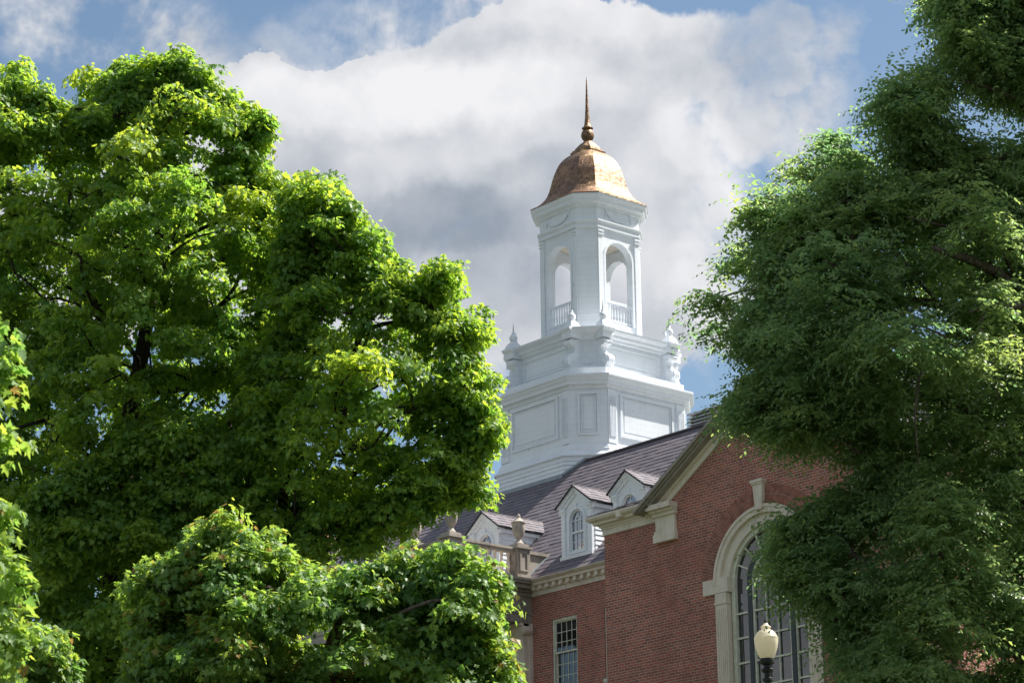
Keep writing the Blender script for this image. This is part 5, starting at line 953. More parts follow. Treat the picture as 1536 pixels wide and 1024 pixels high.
tree('maple_tree', 'broad maple with forking dark limbs reaching up to the white tower', 'tree', base_of(T2), T2, [(-35.6, 23.79, 11.8, 0.58), (-34.31, 24.56, 12.26, 0.58), (-33.43, 24.02, 12.88, 0.57), (-33.34, 24.68, 12.59, 0.57), (-34.9, 24.14, 11.62, 0.58), (-32.65, 24.67, 13.82, 0.57), (-33.78, 23.76, 16.17, 0.58), (-32.75, 23.56, 13.42, 0.56), (-33.54, 23.78, 15.02, 0.57), (-34.59, 23.59, 12.77, 0.57), (-33.86, 23.55, 13.4, 0.57), (-32.92, 25.99, 13.68, 0.58), (-33.08, 24.79, 15.29, 0.57), (-34.65, 23.95, 12.16, 0.57), (-33.71, 25.62, 12.6, 0.57), (-34.33, 25.1, 11.77, 0.57), (-32.94, 25.72, 12.25, 0.56), (-32.61, 24.5, 12.9, 0.55), (-33.72, 23.56, 12.81, 0.53), (-33.25, 23.59, 16.5, 0.52), (-33.72, 23.48, 15.55, 0.51), (-34.31, 23.43, 13.96, 0.51), (-33.12, 25.48, 13.43, 0.5), (-34.98, 23.78, 13.48, 0.49), (-34.77, 24.79, 11.72, 0.48), (-34.26, 23.7, 15.07, 0.47), (-32.94, 26.08, 14.64, 0.46), (-33.33, 24.62, 14.95, 0.45), (-35.78, 24.14, 11.31, 0.46), (-33.19, 26.38, 12.65, 0.45), (-32.34, 23.63, 13.67, 0.42), (-34.27, 24.08, 12.48, 0.43), (-33.91, 25.93, 12.09, 0.44), (-34.15, 24.7, 12.64, 0.43), (-35.22, 23.41, 12.78, 0.43), (-33.25, 24.07, 16.06, 0.42), (-32.78, 25.11, 15.25, 0.42), (-33.39, 23.87, 14.16, 0.41), (-33.06, 26.63, 12.24, 0.42), (-32.41, 26.03, 14.07, 0.4), (-33.83, 25.52, 11.81, 0.37), (-35.05, 23.53, 13.08, 0.36), (-33.65, 23.52, 16.49, 0.36), (-34.72, 23.83, 14.72, 0.36), (-35.0, 24.6, 11.33, 0.35), (-32.42, 25.64, 14.7, 0.33), (-34.55, 25.18, 11.66, 0.33), (-32.8, 25.6, 15.31, 0.33), (-35.22, 23.6, 13.91, 0.33), (-35.9, 23.68, 11.85, 0.33), (-33.93, 23.83, 17.21, 0.33), (-33.12, 24.85, 15.74, 0.32), (-32.9, 26.36, 12.95, 0.32), (-35.98, 23.54, 12.7, 0.31), (-34.36, 23.48, 15.48, 0.3), (-36.0, 23.67, 11.53, 0.3), (-34.79, 23.47, 13.5, 0.29), (-35.58, 24.57, 11.25, 0.29), (-34.6, 25.52, 11.85, 0.29), (-34.21, 23.6, 16.27, 0.28), (-32.86, 26.63, 13.76, 0.28), (-33.32, 24.69, 15.96, 0.28), (-32.64, 26.58, 13.28, 0.28), (-33.46, 26.12, 12.22, 0.28), (-35.48, 23.81, 11.44, 0.27), (-34.9, 23.57, 14.34, 0.27), (-33.81, 25.87, 11.77, 0.26), (-34.83, 24.99, 11.51, 0.26), (-33.52, 24.49, 16.02, 0.26), (-32.48, 25.38, 15.63, 0.25), (-32.95, 25.4, 15.65, 0.25), (-33.44, 26.09, 11.99, 0.24), (-32.45, 26.05, 14.82, 0.24), (-33.42, 24.03, 17.04, 0.24), (-33.53, 24.17, 16.55, 0.23), (-33.24, 24.29, 16.34, 0.23), (-33.11, 26.65, 12.51, 0.23), (-32.68, 26.36, 13.91, 0.22), (-35.6, 24.0, 11.12, 0.22), (-32.6, 26.06, 14.27, 0.22), (-34.26, 23.63, 15.95, 0.22), (-35.39, 24.73, 11.2, 0.22), (-35.29, 25.01, 11.6, 0.22), (-32.83, 26.6, 12.78, 0.22), (-34.29, 23.41, 15.18, 0.21), (-33.92, 23.74, 17.5, 0.21), (-32.54, 25.7, 15.11, 0.21), (-34.07, 23.68, 17.06, 0.21), (-32.53, 26.63, 13.02, 0.2), (-33.02, 26.77, 12.32, 0.2), (-34.66, 23.74, 15.09, 0.2), (-33.4, 26.68, 12.19, 0.2), (-35.68, 23.34, 12.89, 0.19), (-34.97, 23.51, 14.52, 0.19), (-32.45, 25.8, 14.84, 0.19), (-33.98, 26.07, 11.87, 0.19), (-32.4, 25.64, 15.68, 0.18), (-34.12, 23.34, 16.27, 0.18), (-35.87, 23.62, 11.85, 0.18), (-35.85, 24.34, 11.17, 0.18), (-35.8, 23.64, 13.08, 0.18), (-36.05, 23.38, 12.46, 0.18), (-34.98, 23.36, 13.73, 0.17), (-34.91, 23.48, 14.14, 0.17), (-34.34, 23.61, 16.33, 0.17), (-32.87, 24.86, 15.73, 0.16), (-32.96, 26.6, 14.25, 0.16), (-33.46, 23.66, 17.06, 0.15), (-36.01, 23.49, 12.07, 0.15), (-33.48, 24.8, 16.05, 0.15), (-32.42, 26.44, 13.5, 0.15), (-34.33, 23.48, 16.9, 0.15), (-35.78, 23.3, 12.59, 0.15), (-34.36, 23.41, 15.46, 0.14), (-33.4, 23.99, 16.71, 0.14), (-35.07, 24.65, 11.09, 0.14), (-34.98, 23.31, 14.35, 0.14), (-35.59, 23.61, 13.59, 0.14), (-34.81, 25.58, 11.29, 0.14), (-33.9, 23.36, 17.09, 0.14), (-35.63, 24.17, 10.94, 0.14), (-34.17, 26.12, 11.69, 0.13), (-33.7, 24.08, 17.29, 0.13), (-32.75, 25.76, 15.59, 0.13), (-36.01, 24.18, 11.24, 0.13), (-32.36, 26.09, 14.87, 0.13), (-33.64, 26.37, 11.99, 0.13), (-32.75, 26.7, 14.14, 0.13), (-34.35, 25.36, 11.41, 0.12), (-34.63, 25.21, 11.26, 0.12), (-33.96, 23.41, 16.51, 0.12), (-34.62, 25.78, 11.57, 0.12), (-36.3, 23.78, 11.53, 0.12), (-36.25, 23.66, 11.91, 0.12), (-34.48, 23.7, 16.24, 0.12), (-36.13, 23.62, 11.56, 0.12), (-35.62, 23.59, 13.52, 0.12), (-33.71, 24.24, 17.01, 0.12), (-32.95, 26.9, 13.18, 0.11), (-33.56, 26.03, 11.84, 0.11), (-32.72, 26.97, 13.39, 0.11), (-34.01, 26.07, 11.78, 0.11), (-32.84, 25.96, 15.71, 0.11), (-32.98, 25.93, 15.53, 0.11), (-33.16, 26.93, 12.69, 0.11), (-33.14, 26.95, 12.07, 0.11), (-35.04, 25.34, 15.36, 0.6), (-35.61, 24.58, 12.97, 0.59), (-33.88, 26.67, 13.24, 0.59), (-35.52, 25.56, 12.59, 0.6), (-36.5, 25.0, 12.59, 0.6), (-34.72, 26.16, 14.54, 0.6), (-35.72, 24.75, 14.03, 0.6), (-34.47, 25.83, 12.48, 0.59), (-34.91, 26.63, 14.01, 0.6), (-35.72, 25.37, 14.64, 0.6), (-34.44, 24.56, 16.29, 0.59), (-34.83, 24.9, 15.83, 0.59), (-35.58, 26.07, 14.75, 0.6), (-35.15, 24.64, 15.38, 0.59), (-35.56, 26.49, 13.78, 0.6), (-34.24, 26.32, 15.06, 0.58), (-35.73, 25.67, 14.15, 0.57), (-33.52, 26.4, 13.7, 0.55), (-36.16, 24.77, 11.86, 0.55), (-35.08, 26.05, 15.27, 0.56), (-36.32, 24.29, 12.73, 0.54), (-33.99, 26.12, 12.55, 0.52), (-35.12, 24.33, 14.69, 0.52), (-34.45, 24.29, 16.91, 0.5), (-35.06, 25.49, 11.99, 0.49), (-35.73, 25.17, 12.28, 0.49), (-35.67, 24.23, 13.54, 0.49), (-35.87, 24.14, 13.1, 0.48), (-33.98, 26.8, 12.69, 0.48), (-36.3, 24.29, 12.23, 0.48), (-34.65, 24.25, 15.92, 0.47), (-35.64, 24.79, 13.53, 0.46), (-34.99, 24.82, 14.92, 0.46), (-33.74, 25.94, 15.34, 0.44), (-33.34, 26.21, 14.8, 0.44), (-35.27, 24.18, 14.3, 0.43), (-35.84, 25.08, 11.85, 0.42), (-33.43, 26.78, 13.46, 0.41), (-35.09, 26.06, 12.22, 0.4), (-34.16, 24.97, 15.96, 0.4), (-35.42, 24.07, 13.92, 0.37), (-36.42, 24.45, 11.83, 0.37), (-33.24, 26.43, 14.06, 0.36), (-34.15, 23.84, 16.25, 0.35), (-34.39, 26.18, 12.2, 0.33), (-33.8, 25.26, 15.85, 0.32), (-34.69, 24.04, 15.47, 0.31), (-33.86, 27.05, 13.07, 0.32), (-33.25, 26.31, 14.49, 0.31), (-33.48, 25.37, 15.63, 0.31), (-33.95, 24.47, 16.35, 0.3), (-33.51, 25.68, 15.51, 0.3), (-36.37, 24.7, 11.62, 0.3), (-35.63, 24.69, 11.54, 0.29), (-35.78, 23.9, 13.35, 0.28), (-35.2, 24.13, 15.05, 0.28), (-35.95, 23.68, 12.91, 0.28), (-33.9, 26.94, 12.49, 0.28), (-34.18, 24.59, 16.72, 0.28), (-33.8, 24.78, 16.05, 0.27), (-36.47, 23.97, 12.52, 0.27), (-34.0, 24.1, 17.13, 0.27), (-35.06, 24.18, 15.31, 0.27), (-34.15, 26.74, 12.52, 0.26), (-33.41, 26.23, 15.09, 0.25), (-34.56, 23.96, 16.02, 0.24), (-33.12, 26.85, 13.03, 0.24), (-35.45, 25.16, 11.86, 0.24), (-36.25, 24.01, 12.23, 0.24), (-34.66, 23.9, 16.78, 0.24), (-33.03, 26.84, 13.49, 0.24), (-35.65, 24.07, 13.75, 0.24), (-34.72, 23.98, 15.7, 0.23), (-36.03, 24.1, 13.09, 0.23), (-35.13, 25.54, 11.8, 0.22), (-33.21, 25.95, 15.41, 0.22), (-36.4, 24.11, 12.2, 0.22), (-35.42, 24.03, 14.6, 0.22), (-34.83, 25.69, 11.94, 0.22), (-35.29, 25.86, 11.65, 0.21), (-33.09, 26.48, 13.91, 0.2), (-35.35, 24.14, 14.5, 0.2), (-35.36, 23.94, 14.18, 0.2), (-33.17, 26.41, 14.24, 0.19), (-34.25, 26.3, 12.19, 0.19), (-33.99, 24.2, 16.62, 0.19), (-33.1, 26.5, 14.77, 0.19), (-34.06, 25.09, 16.16, 0.19), (-35.96, 23.82, 11.64, 0.18), (-33.41, 26.77, 12.27, 0.18), (-34.16, 23.88, 16.97, 0.18), (-35.76, 24.61, 11.48, 0.18), (-33.59, 26.87, 12.8, 0.18), (-34.02, 23.86, 17.14, 0.18), (-33.4, 25.96, 15.46, 0.17), (-34.46, 26.08, 11.91, 0.17), (-36.25, 24.14, 11.5, 0.17), (-34.79, 24.0, 16.22, 0.17), (-34.62, 24.03, 16.45, 0.17), (-33.42, 26.9, 14.26, 0.16), (-34.89, 23.92, 15.08, 0.16), (-33.48, 25.62, 15.84, 0.16), (-33.16, 26.76, 13.21, 0.16), (-34.36, 25.63, 11.81, 0.15), (-35.15, 24.05, 14.96, 0.15), (-34.85, 23.77, 15.14, 0.15), (-33.48, 26.85, 13.0, 0.15), (-32.96, 26.66, 13.32, 0.15), (-33.74, 25.21, 16.01, 0.15), (-33.67, 24.8, 15.98, 0.14), (-33.39, 25.31, 15.82, 0.14), (-36.47, 24.0, 11.88, 0.14), (-34.54, 26.09, 11.76, 0.14), (-35.89, 25.04, 11.3, 0.14), (-35.61, 24.97, 11.44, 0.14), (-33.53, 25.07, 15.96, 0.13), (-33.83, 24.64, 16.29, 0.13), (-36.22, 24.06, 11.46, 0.13), (-33.74, 27.1, 12.46, 0.13), (-33.7, 26.53, 12.19, 0.13), (-34.07, 26.49, 12.32, 0.13), (-33.74, 24.05, 17.08, 0.13), (-33.35, 25.65, 15.64, 0.13), (-36.14, 23.6, 12.61, 0.12), (-34.6, 23.78, 15.49, 0.12), (-34.69, 26.03, 11.84, 0.12), (-34.7, 23.98, 16.63, 0.12), (-33.27, 26.1, 15.24, 0.12), (-33.35, 26.1, 15.94, 0.12), (-35.79, 23.47, 12.93, 0.11), (-35.69, 23.94, 14.18, 0.11), (-33.67, 23.19, 16.98, 0.11), (-34.07, 23.62, 17.39, 0.08), (-33.32, 23.24, 17.14, 0.08), (-34.11, 24.24, 17.6, 0.14), (-33.2, 24.07, 16.87, 0.1), (-33.62, 24.29, 16.79, 0.13), (-32.87, 24.25, 16.32, 0.13), (-33.42, 24.61, 16.57, 0.1), (-33.32, 24.69, 16.41, 0.1), (-33.41, 25.07, 16.19, 0.08), (-33.34, 25.27, 16.17, 0.09), (-32.87, 25.53, 15.81, 0.1), (-32.2, 25.42, 15.79, 0.08), (-32.78, 25.94, 16.01, 0.14), (-32.85, 26.04, 15.84, 0.11), (-32.73, 25.84, 15.16, 0.09), (-32.81, 26.68, 15.19, 0.08), (-32.26, 26.14, 14.74, 0.12), (-32.77, 26.52, 14.72, 0.12), (-32.74, 26.36, 14.47, 0.12), (-33.32, 27.12, 14.12, 0.12), (-33.33, 27.21, 13.74, 0.12), (-32.39, 26.59, 13.09, 0.14), (-33.03, 26.93, 12.93, 0.09), (-32.89, 26.65, 12.33, 0.14), (-33.42, 27.32, 12.31, 0.1), (-33.51, 26.9, 12.09, 0.09), (-33.93, 26.86, 12.12, 0.13), (-33.72, 25.97, 11.76, 0.09), (-34.06, 25.6, 11.59, 0.12), (-35.41, 25.88, 11.38, 0.14), (-35.19, 25.81, 11.34, 0.13), (-35.62, 25.1, 11.13, 0.13), (-35.55, 24.99, 11.04, 0.12), (-34.3, 23.44, 16.13, 0.09), (-34.89, 23.81, 16.9, 0.09)], LM, MS, .108, DM, 'maple', 'bark', .48, 'maples left of the building', sub=(.30, 5, .9, .6), bare=[[(-36.562, 24.989, 11.448, 0.12), (-36.047, 24.689, 12.322, 0.1), (-35.594, 24.584, 12.975, 0.07), (-35.244, 24.545, 13.91, 0.03)], [(-36.562, 24.989, 11.448, 0.11), (-35.777, 25.032, 11.942, 0.08), (-34.967, 25.499, 12.296, 0.06), (-34.134, 25.939, 12.762, 0.04), (-33.6, 26.295, 13.337, 0.02)], [(-36.355, 25.064, 11.801, 0.1), (-35.337, 25.006, 12.736, 0.08), (-34.635, 25.24, 13.639, 0.05), (-34.169, 25.342, 14.57, 0.03)], [(-36.759, 24.985, 10.976, 0.1), (-36.318, 24.44, 11.833, 0.08), (-36.251, 23.853, 12.868, 0.05), (-36.206, 23.507, 13.69, 0.03)], [(-36.316, 25.111, 11.801, 0.09), (-34.977, 24.908, 12.146, 0.06), (-34.279, 25.216, 12.552, 0.045), (-33.414, 25.69, 13.695, 0.02)]])
T3 = [(-29.705, 20.974, 4.855, 0.28), (-29.705, 20.974, 6.348, 0.2), (-29.478, 20.923, 7.01, 0.18), (-29.25, 20.871, 7.672, 0.14), (-29.069, 20.856, 8.144, 0.1), (-28.825, 20.918, 8.616, 0.06)]
tree('maple_tree', 'low bright maple in front of the portico and below the balustrade', 'tree', base_of(T3), T3, [(-27.86, 22.07, 8.12, 0.57), (-28.8, 18.88, 7.76, 0.54), (-29.4, 20.01, 7.44, 0.56), (-27.35, 22.06, 7.32, 0.56), (-29.11, 19.27, 8.82, 0.56), (-27.91, 21.04, 7.63, 0.55), (-29.6, 18.75, 7.68, 0.55), (-29.84, 19.15, 8.7, 0.56), (-28.06, 20.4, 7.78, 0.55), (-27.85, 20.95, 8.28, 0.55), (-28.5, 20.42, 8.49, 0.55), (-30.33, 18.84, 8.5, 0.55), (-29.88, 19.41, 7.36, 0.55), (-27.09, 21.67, 8.49, 0.54), (-27.39, 21.39, 7.48, 0.53), (-28.78, 19.92, 8.53, 0.54), (-28.78, 19.38, 8.15, 0.52), (-27.89, 21.57, 8.65, 0.53), (-28.95, 21.35, 7.45, 0.52), (-29.38, 19.01, 9.22, 0.51), (-30.09, 18.67, 7.27, 0.49), (-27.92, 20.64, 8.64, 0.47), (-27.91, 21.38, 7.21, 0.47), (-30.04, 18.77, 8.9, 0.43), (-27.61, 22.38, 7.9, 0.43), (-30.11, 18.62, 7.98, 0.43), (-29.21, 20.36, 7.27, 0.41), (-29.11, 18.69, 8.1, 0.39), (-29.21, 19.74, 7.8, 0.39), (-27.78, 21.82, 7.15, 0.39), (-29.77, 19.77, 7.21, 0.38), (-27.51, 21.65, 8.87, 0.38), (-30.35, 19.28, 7.23, 0.38), (-29.34, 19.87, 9.01, 0.37), (-29.06, 19.3, 9.14, 0.35), (-29.86, 18.83, 9.03, 0.35), (-29.08, 20.93, 7.06, 0.35), (-27.96, 21.09, 8.8, 0.34), (-28.27, 21.18, 7.14, 0.33), (-27.43, 22.41, 7.79, 0.33), (-30.03, 18.35, 8.82, 0.32), (-30.59, 18.87, 7.71, 0.32), (-27.43, 22.27, 7.07, 0.31), (-28.67, 20.84, 8.78, 0.32), (-27.04, 22.16, 8.74, 0.31), (-29.13, 20.64, 7.06, 0.31), (-29.89, 20.2, 7.15, 0.3), (-28.78, 20.23, 8.78, 0.29), (-30.53, 18.59, 8.2, 0.28), (-27.27, 22.17, 8.13, 0.27), (-27.83, 22.38, 7.09, 0.27), (-29.22, 19.74, 9.24, 0.26), (-30.44, 18.74, 7.09, 0.25), (-30.15, 19.46, 7.04, 0.25), (-30.33, 18.99, 7.04, 0.24), (-29.08, 21.33, 7.07, 0.25), (-27.48, 22.39, 8.51, 0.24), (-29.52, 19.22, 9.64, 0.24), (-27.86, 21.59, 9.04, 0.24), (-27.8, 22.75, 7.39, 0.24), (-30.33, 18.43, 8.54, 0.24), (-28.13, 20.98, 9.04, 0.24), (-28.47, 20.95, 8.96, 0.24), (-28.57, 21.7, 7.0, 0.23), (-30.66, 18.61, 7.47, 0.22), (-28.63, 22.08, 6.99, 0.22), (-27.23, 22.5, 7.82, 0.22), (-28.9, 20.61, 8.91, 0.22), (-30.34, 18.88, 9.13, 0.22), (-27.82, 22.07, 7.0, 0.21), (-29.78, 18.95, 9.46, 0.21), (-27.5, 22.23, 9.03, 0.21), (-27.18, 21.87, 9.06, 0.2), (-29.51, 20.38, 7.04, 0.2), (-29.26, 20.46, 6.97, 0.2), (-27.81, 22.76, 7.23, 0.19), (-30.56, 18.71, 7.97, 0.19), (-29.99, 19.0, 9.37, 0.19), (-29.31, 20.18, 9.13, 0.19), (-31.01, 19.27, 7.07, 0.18), (-27.79, 21.81, 9.23, 0.18), (-29.88, 18.63, 9.11, 0.18), (-29.24, 19.34, 9.46, 0.18), (-28.22, 22.08, 6.95, 0.18), (-30.39, 20.02, 7.01, 0.17), (-29.54, 21.05, 7.12, 0.17), (-28.25, 20.69, 8.94, 0.17), (-30.74, 19.5, 7.14, 0.17), (-30.79, 18.49, 8.83, 0.17), (-27.58, 22.38, 8.27, 0.16), (-28.15, 21.41, 9.06, 0.16), (-29.83, 19.29, 9.69, 0.16), (-27.53, 22.68, 7.6, 0.16), (-29.01, 19.76, 9.14, 0.16), (-29.82, 19.88, 7.02, 0.16), (-28.56, 21.33, 7.02, 0.15), (-30.19, 18.45, 8.95, 0.15), (-27.39, 22.42, 8.66, 0.15), (-27.44, 22.56, 8.84, 0.15), (-30.87, 18.77, 7.15, 0.15), (-30.53, 18.47, 8.35, 0.15), (-28.86, 20.26, 8.94, 0.14), (-30.44, 18.51, 8.82, 0.14), (-29.21, 21.15, 7.0, 0.14), (-29.53, 20.74, 6.86, 0.14), (-27.67, 22.64, 6.9, 0.13), (-28.65, 22.04, 6.94, 0.13), (-27.39, 22.71, 7.51, 0.13), (-31.06, 18.94, 7.01, 0.13), (-29.4, 19.05, 9.68, 0.13), (-30.83, 18.75, 7.61, 0.13), (-29.49, 19.91, 9.44, 0.13), (-28.67, 21.29, 6.98, 0.13), (-29.92, 20.2, 6.99, 0.13), (-27.37, 22.31, 8.27, 0.13), (-30.85, 18.8, 7.96, 0.13), (-27.4, 22.67, 7.23, 0.12), (-28.1, 21.32, 9.2, 0.13), (-28.83, 21.72, 6.94, 0.12), (-30.91, 18.77, 8.29, 0.12), (-27.64, 22.38, 6.9, 0.12), (-27.46, 21.79, 9.02, 0.12), (-27.14, 22.4, 8.85, 0.12), (-28.57, 22.03, 7.03, 0.12), (-29.16, 20.35, 9.07, 0.12), (-30.45, 19.26, 7.12, 0.12), (-30.38, 19.68, 6.87, 0.11), (-27.92, 21.7, 9.25, 0.11), (-30.84, 18.71, 7.5, 0.11), (-30.67, 19.11, 6.86, 0.11), (-30.91, 20.36, 8.59, 0.59), (-30.76, 20.76, 7.77, 0.58), (-30.66, 19.84, 9.07, 0.58), (-29.62, 21.77, 8.19, 0.58), (-31.21, 19.87, 8.52, 0.58), (-30.41, 21.23, 8.11, 0.58), (-29.01, 22.63, 8.12, 0.58), (-30.62, 19.99, 7.66, 0.57), (-28.38, 22.25, 8.69, 0.57), (-29.0, 21.99, 8.53, 0.57), (-30.26, 20.73, 8.78, 0.57), (-29.55, 21.19, 7.67, 0.56), (-29.24, 22.23, 7.68, 0.54), (-30.92, 19.42, 8.96, 0.51), (-29.17, 21.54, 8.82, 0.49), (-30.45, 20.3, 9.05, 0.49), (-29.17, 21.59, 7.53, 0.46), (-29.77, 20.74, 7.5, 0.45), (-28.4, 22.25, 7.45, 0.43), (-30.62, 20.54, 8.19, 0.44), (-28.29, 22.55, 8.35, 0.42), (-30.15, 19.64, 9.39, 0.41), (-30.89, 19.17, 8.41, 0.4), (-28.27, 22.76, 8.01, 0.4), (-28.02, 22.48, 8.8, 0.39), (-29.69, 20.9, 8.85, 0.39), (-28.26, 21.64, 8.78, 0.37), (-30.96, 19.75, 7.47, 0.36), (-30.69, 19.53, 9.37, 0.36), (-30.11, 20.0, 9.34, 0.33), (-30.92, 19.16, 7.82, 0.32), (-30.88, 19.0, 8.83, 0.32), (-29.33, 21.29, 7.36, 0.32), (-30.54, 20.26, 7.41, 0.31), (-28.34, 23.11, 7.47, 0.3), (-29.3, 21.26, 8.93, 0.3), (-29.95, 20.4, 9.02, 0.3), (-29.68, 21.13, 7.37, 0.3), (-30.94, 19.11, 7.4, 0.29), (-30.0, 20.45, 7.34, 0.29), (-28.96, 21.76, 7.33, 0.29), (-27.97, 22.2, 9.0, 0.29), (-28.14, 21.91, 8.94, 0.29), (-28.42, 22.59, 7.33, 0.28), (-29.08, 22.24, 7.37, 0.27), (-30.79, 19.97, 7.37, 0.27), (-29.61, 20.52, 8.93, 0.27), (-27.82, 22.72, 7.69, 0.25), (-28.49, 21.41, 8.91, 0.25), (-30.65, 19.09, 9.12, 0.24), (-28.28, 22.78, 8.59, 0.24), (-31.15, 19.59, 7.35, 0.23), (-28.54, 22.1, 7.29, 0.23), (-31.04, 19.04, 8.58, 0.22), (-28.98, 21.34, 8.91, 0.22), (-30.25, 20.97, 7.37, 0.22), (-28.14, 23.04, 7.92, 0.21), (-27.99, 22.55, 8.15, 0.2), (-27.52, 22.37, 8.88, 0.2), (-30.36, 19.12, 9.3, 0.2), (-31.1, 19.17, 8.01, 0.2), (-28.04, 22.76, 8.95, 0.2), (-30.38, 20.41, 7.24, 0.19), (-30.84, 18.89, 8.34, 0.19), (-31.15, 19.15, 7.63, 0.19), (-29.72, 19.38, 9.47, 0.19), (-29.7, 20.79, 9.06, 0.19), (-28.08, 23.18, 7.21, 0.19), (-29.93, 19.88, 9.42, 0.18), (-28.15, 23.16, 7.61, 0.18), (-30.12, 19.18, 9.36, 0.17), (-28.4, 22.92, 7.25, 0.17), (-30.98, 19.03, 7.15, 0.17), (-28.23, 21.74, 8.88, 0.17), (-29.22, 21.03, 9.07, 0.17), (-29.6, 21.74, 7.23, 0.16), (-29.14, 20.58, 8.92, 0.15), (-28.42, 22.39, 7.17, 0.15), (-30.87, 18.95, 8.95, 0.15), (-31.33, 19.36, 7.28, 0.15), (-28.72, 20.92, 8.89, 0.15), (-29.44, 19.9, 9.04, 0.15), (-27.82, 22.23, 9.19, 0.14), (-30.72, 19.73, 7.17, 0.14), (-29.45, 21.11, 7.17, 0.14), (-28.09, 21.84, 8.98, 0.14), (-30.06, 19.21, 9.57, 0.14), (-30.92, 19.02, 7.78, 0.14), (-27.83, 22.92, 7.82, 0.14), (-29.67, 19.92, 9.29, 0.13), (-30.79, 18.73, 8.65, 0.13), (-28.87, 21.96, 7.05, 0.13), (-29.6, 20.24, 9.02, 0.13), (-27.97, 22.9, 8.09, 0.13), (-29.14, 21.59, 7.09, 0.13), (-27.94, 22.78, 8.67, 0.13), (-30.24, 20.71, 7.28, 0.13), (-30.13, 19.18, 9.32, 0.13), (-31.24, 19.03, 8.41, 0.13), (-30.78, 19.5, 7.22, 0.13), (-27.96, 22.49, 8.31, 0.13), (-29.65, 20.66, 7.17, 0.13), (-30.39, 20.19, 7.25, 0.13), (-30.05, 20.44, 7.14, 0.13), (-27.84, 22.3, 9.09, 0.12), (-27.85, 21.77, 9.05, 0.12), (-28.14, 23.05, 7.27, 0.12), (-29.52, 21.36, 7.22, 0.12), (-30.59, 20.06, 7.08, 0.12), (-29.82, 20.99, 7.21, 0.12), (-28.01, 22.96, 7.38, 0.12), (-30.26, 18.77, 9.12, 0.12), (-30.43, 20.21, 7.16, 0.12), (-29.26, 20.33, 9.13, 0.11), (-30.04, 19.88, 9.66, 0.12), (-30.01, 19.32, 9.57, 0.11), (-28.34, 21.3, 8.93, 0.11), (-28.35, 21.16, 9.02, 0.11), (-32.28, 17.2, 7.46, 0.54), (-32.5, 17.31, 8.03, 0.55), (-32.17, 17.7, 7.43, 0.5), (-32.23, 17.63, 7.84, 0.43), (-32.47, 17.1, 8.26, 0.37), (-33.03, 17.18, 7.85, 0.36), (-32.68, 17.22, 7.28, 0.33), (-32.04, 17.4, 8.18, 0.31), (-32.26, 17.97, 7.2, 0.29), (-32.56, 17.5, 7.17, 0.29), (-32.42, 17.3, 8.37, 0.27), (-32.01, 17.63, 7.79, 0.27), (-32.76, 16.98, 7.61, 0.25), (-32.53, 17.05, 7.93, 0.25), (-32.62, 18.0, 7.29, 0.25), (-32.63, 17.37, 7.08, 0.23), (-32.93, 16.94, 8.53, 0.23), (-31.84, 17.66, 8.04, 0.22), (-32.29, 18.13, 7.45, 0.22), (-33.1, 17.18, 7.2, 0.2), (-32.19, 17.84, 7.85, 0.19), (-32.65, 17.56, 8.31, 0.19), (-32.55, 17.15, 8.4, 0.19), (-32.82, 17.26, 7.01, 0.17), (-32.95, 16.87, 8.27, 0.17), (-33.02, 16.98, 8.03, 0.17), (-32.78, 16.9, 7.39, 0.17), (-32.34, 17.9, 8.27, 0.16), (-32.61, 17.76, 7.12, 0.16), (-33.4, 17.09, 7.7, 0.15), (-32.88, 17.6, 7.28, 0.15), (-32.07, 17.97, 7.29, 0.15), (-32.09, 18.05, 7.18, 0.15), (-32.04, 17.98, 7.6, 0.15), (-33.14, 17.07, 8.1, 0.14), (-32.67, 17.07, 8.5, 0.14), (-32.17, 17.92, 7.09, 0.14), (-32.31, 17.61, 8.32, 0.13), (-32.96, 16.77, 8.75, 0.13), (-32.37, 17.23, 8.59, 0.13), (-32.42, 18.23, 7.09, 0.13), (-32.31, 18.16, 7.83, 0.12), (-33.38, 17.23, 7.37, 0.12)], LM, MS, .11, DM*1.3, 'maple2', 'bark2', .44, 'maples left of the building', sub=(.28, 5, .9, .6), bare=[[(-30.79, 19.116, 7.507, 0.05), (-30.591, 19.124, 7.979, 0.045), (-30.261, 19.156, 8.384, 0.03), (-29.796, 19.307, 8.879, 0.015)]])
T4 = [(-18.627, 8.976, 1.701, 0.2), (-18.627, 8.976, 4.536, 0.14), (-18.349, 8.794, 5.588, 0.12), (-18.065, 8.748, 6.376, 0.09), (-17.79, 8.744, 7.059, 0.05)]
tree('young_tree', 'near blurred tree with reddish leaf tips at the left edge of the picture', 'tree', base_of(T4), T4, [(-17.44, 8.86, 7.69, 0.21), (-17.45, 9.0, 7.37, 0.14), (-17.68, 8.95, 6.9, 0.25), (-18.11, 9.36, 6.36, 0.21), (-17.89, 9.21, 5.85, 0.28), (-17.94, 9.38, 5.4, 0.18), (-18.1, 9.38, 5.0, 0.28), (-18.63, 9.19, 7.44, 0.46), (-18.89, 9.31, 6.56, 0.52), (-19.08, 9.54, 5.62, 0.52), (-18.16, 8.51, 6.64, 0.61), (-18.45, 8.67, 5.59, 0.61)], LM, MS, .11, 16, 'maple2', 'bark2', .36, sub=(.26, 6, .7, .9))
T5 = [(-20.698, 27.331, 4.68, 0.5), (-20.698, 27.331, 6.967, 0.36), (-20.365, 26.954, 8.554, 0.33), (-19.989, 26.544, 10.318, 0.29), (-19.677, 26.185, 11.817, 0.24), (-19.285, 25.879, 13.403, 0.16), (-19.017, 25.554, 14.726, 0.1), (-18.793, 25.262, 15.873, 0.05)]
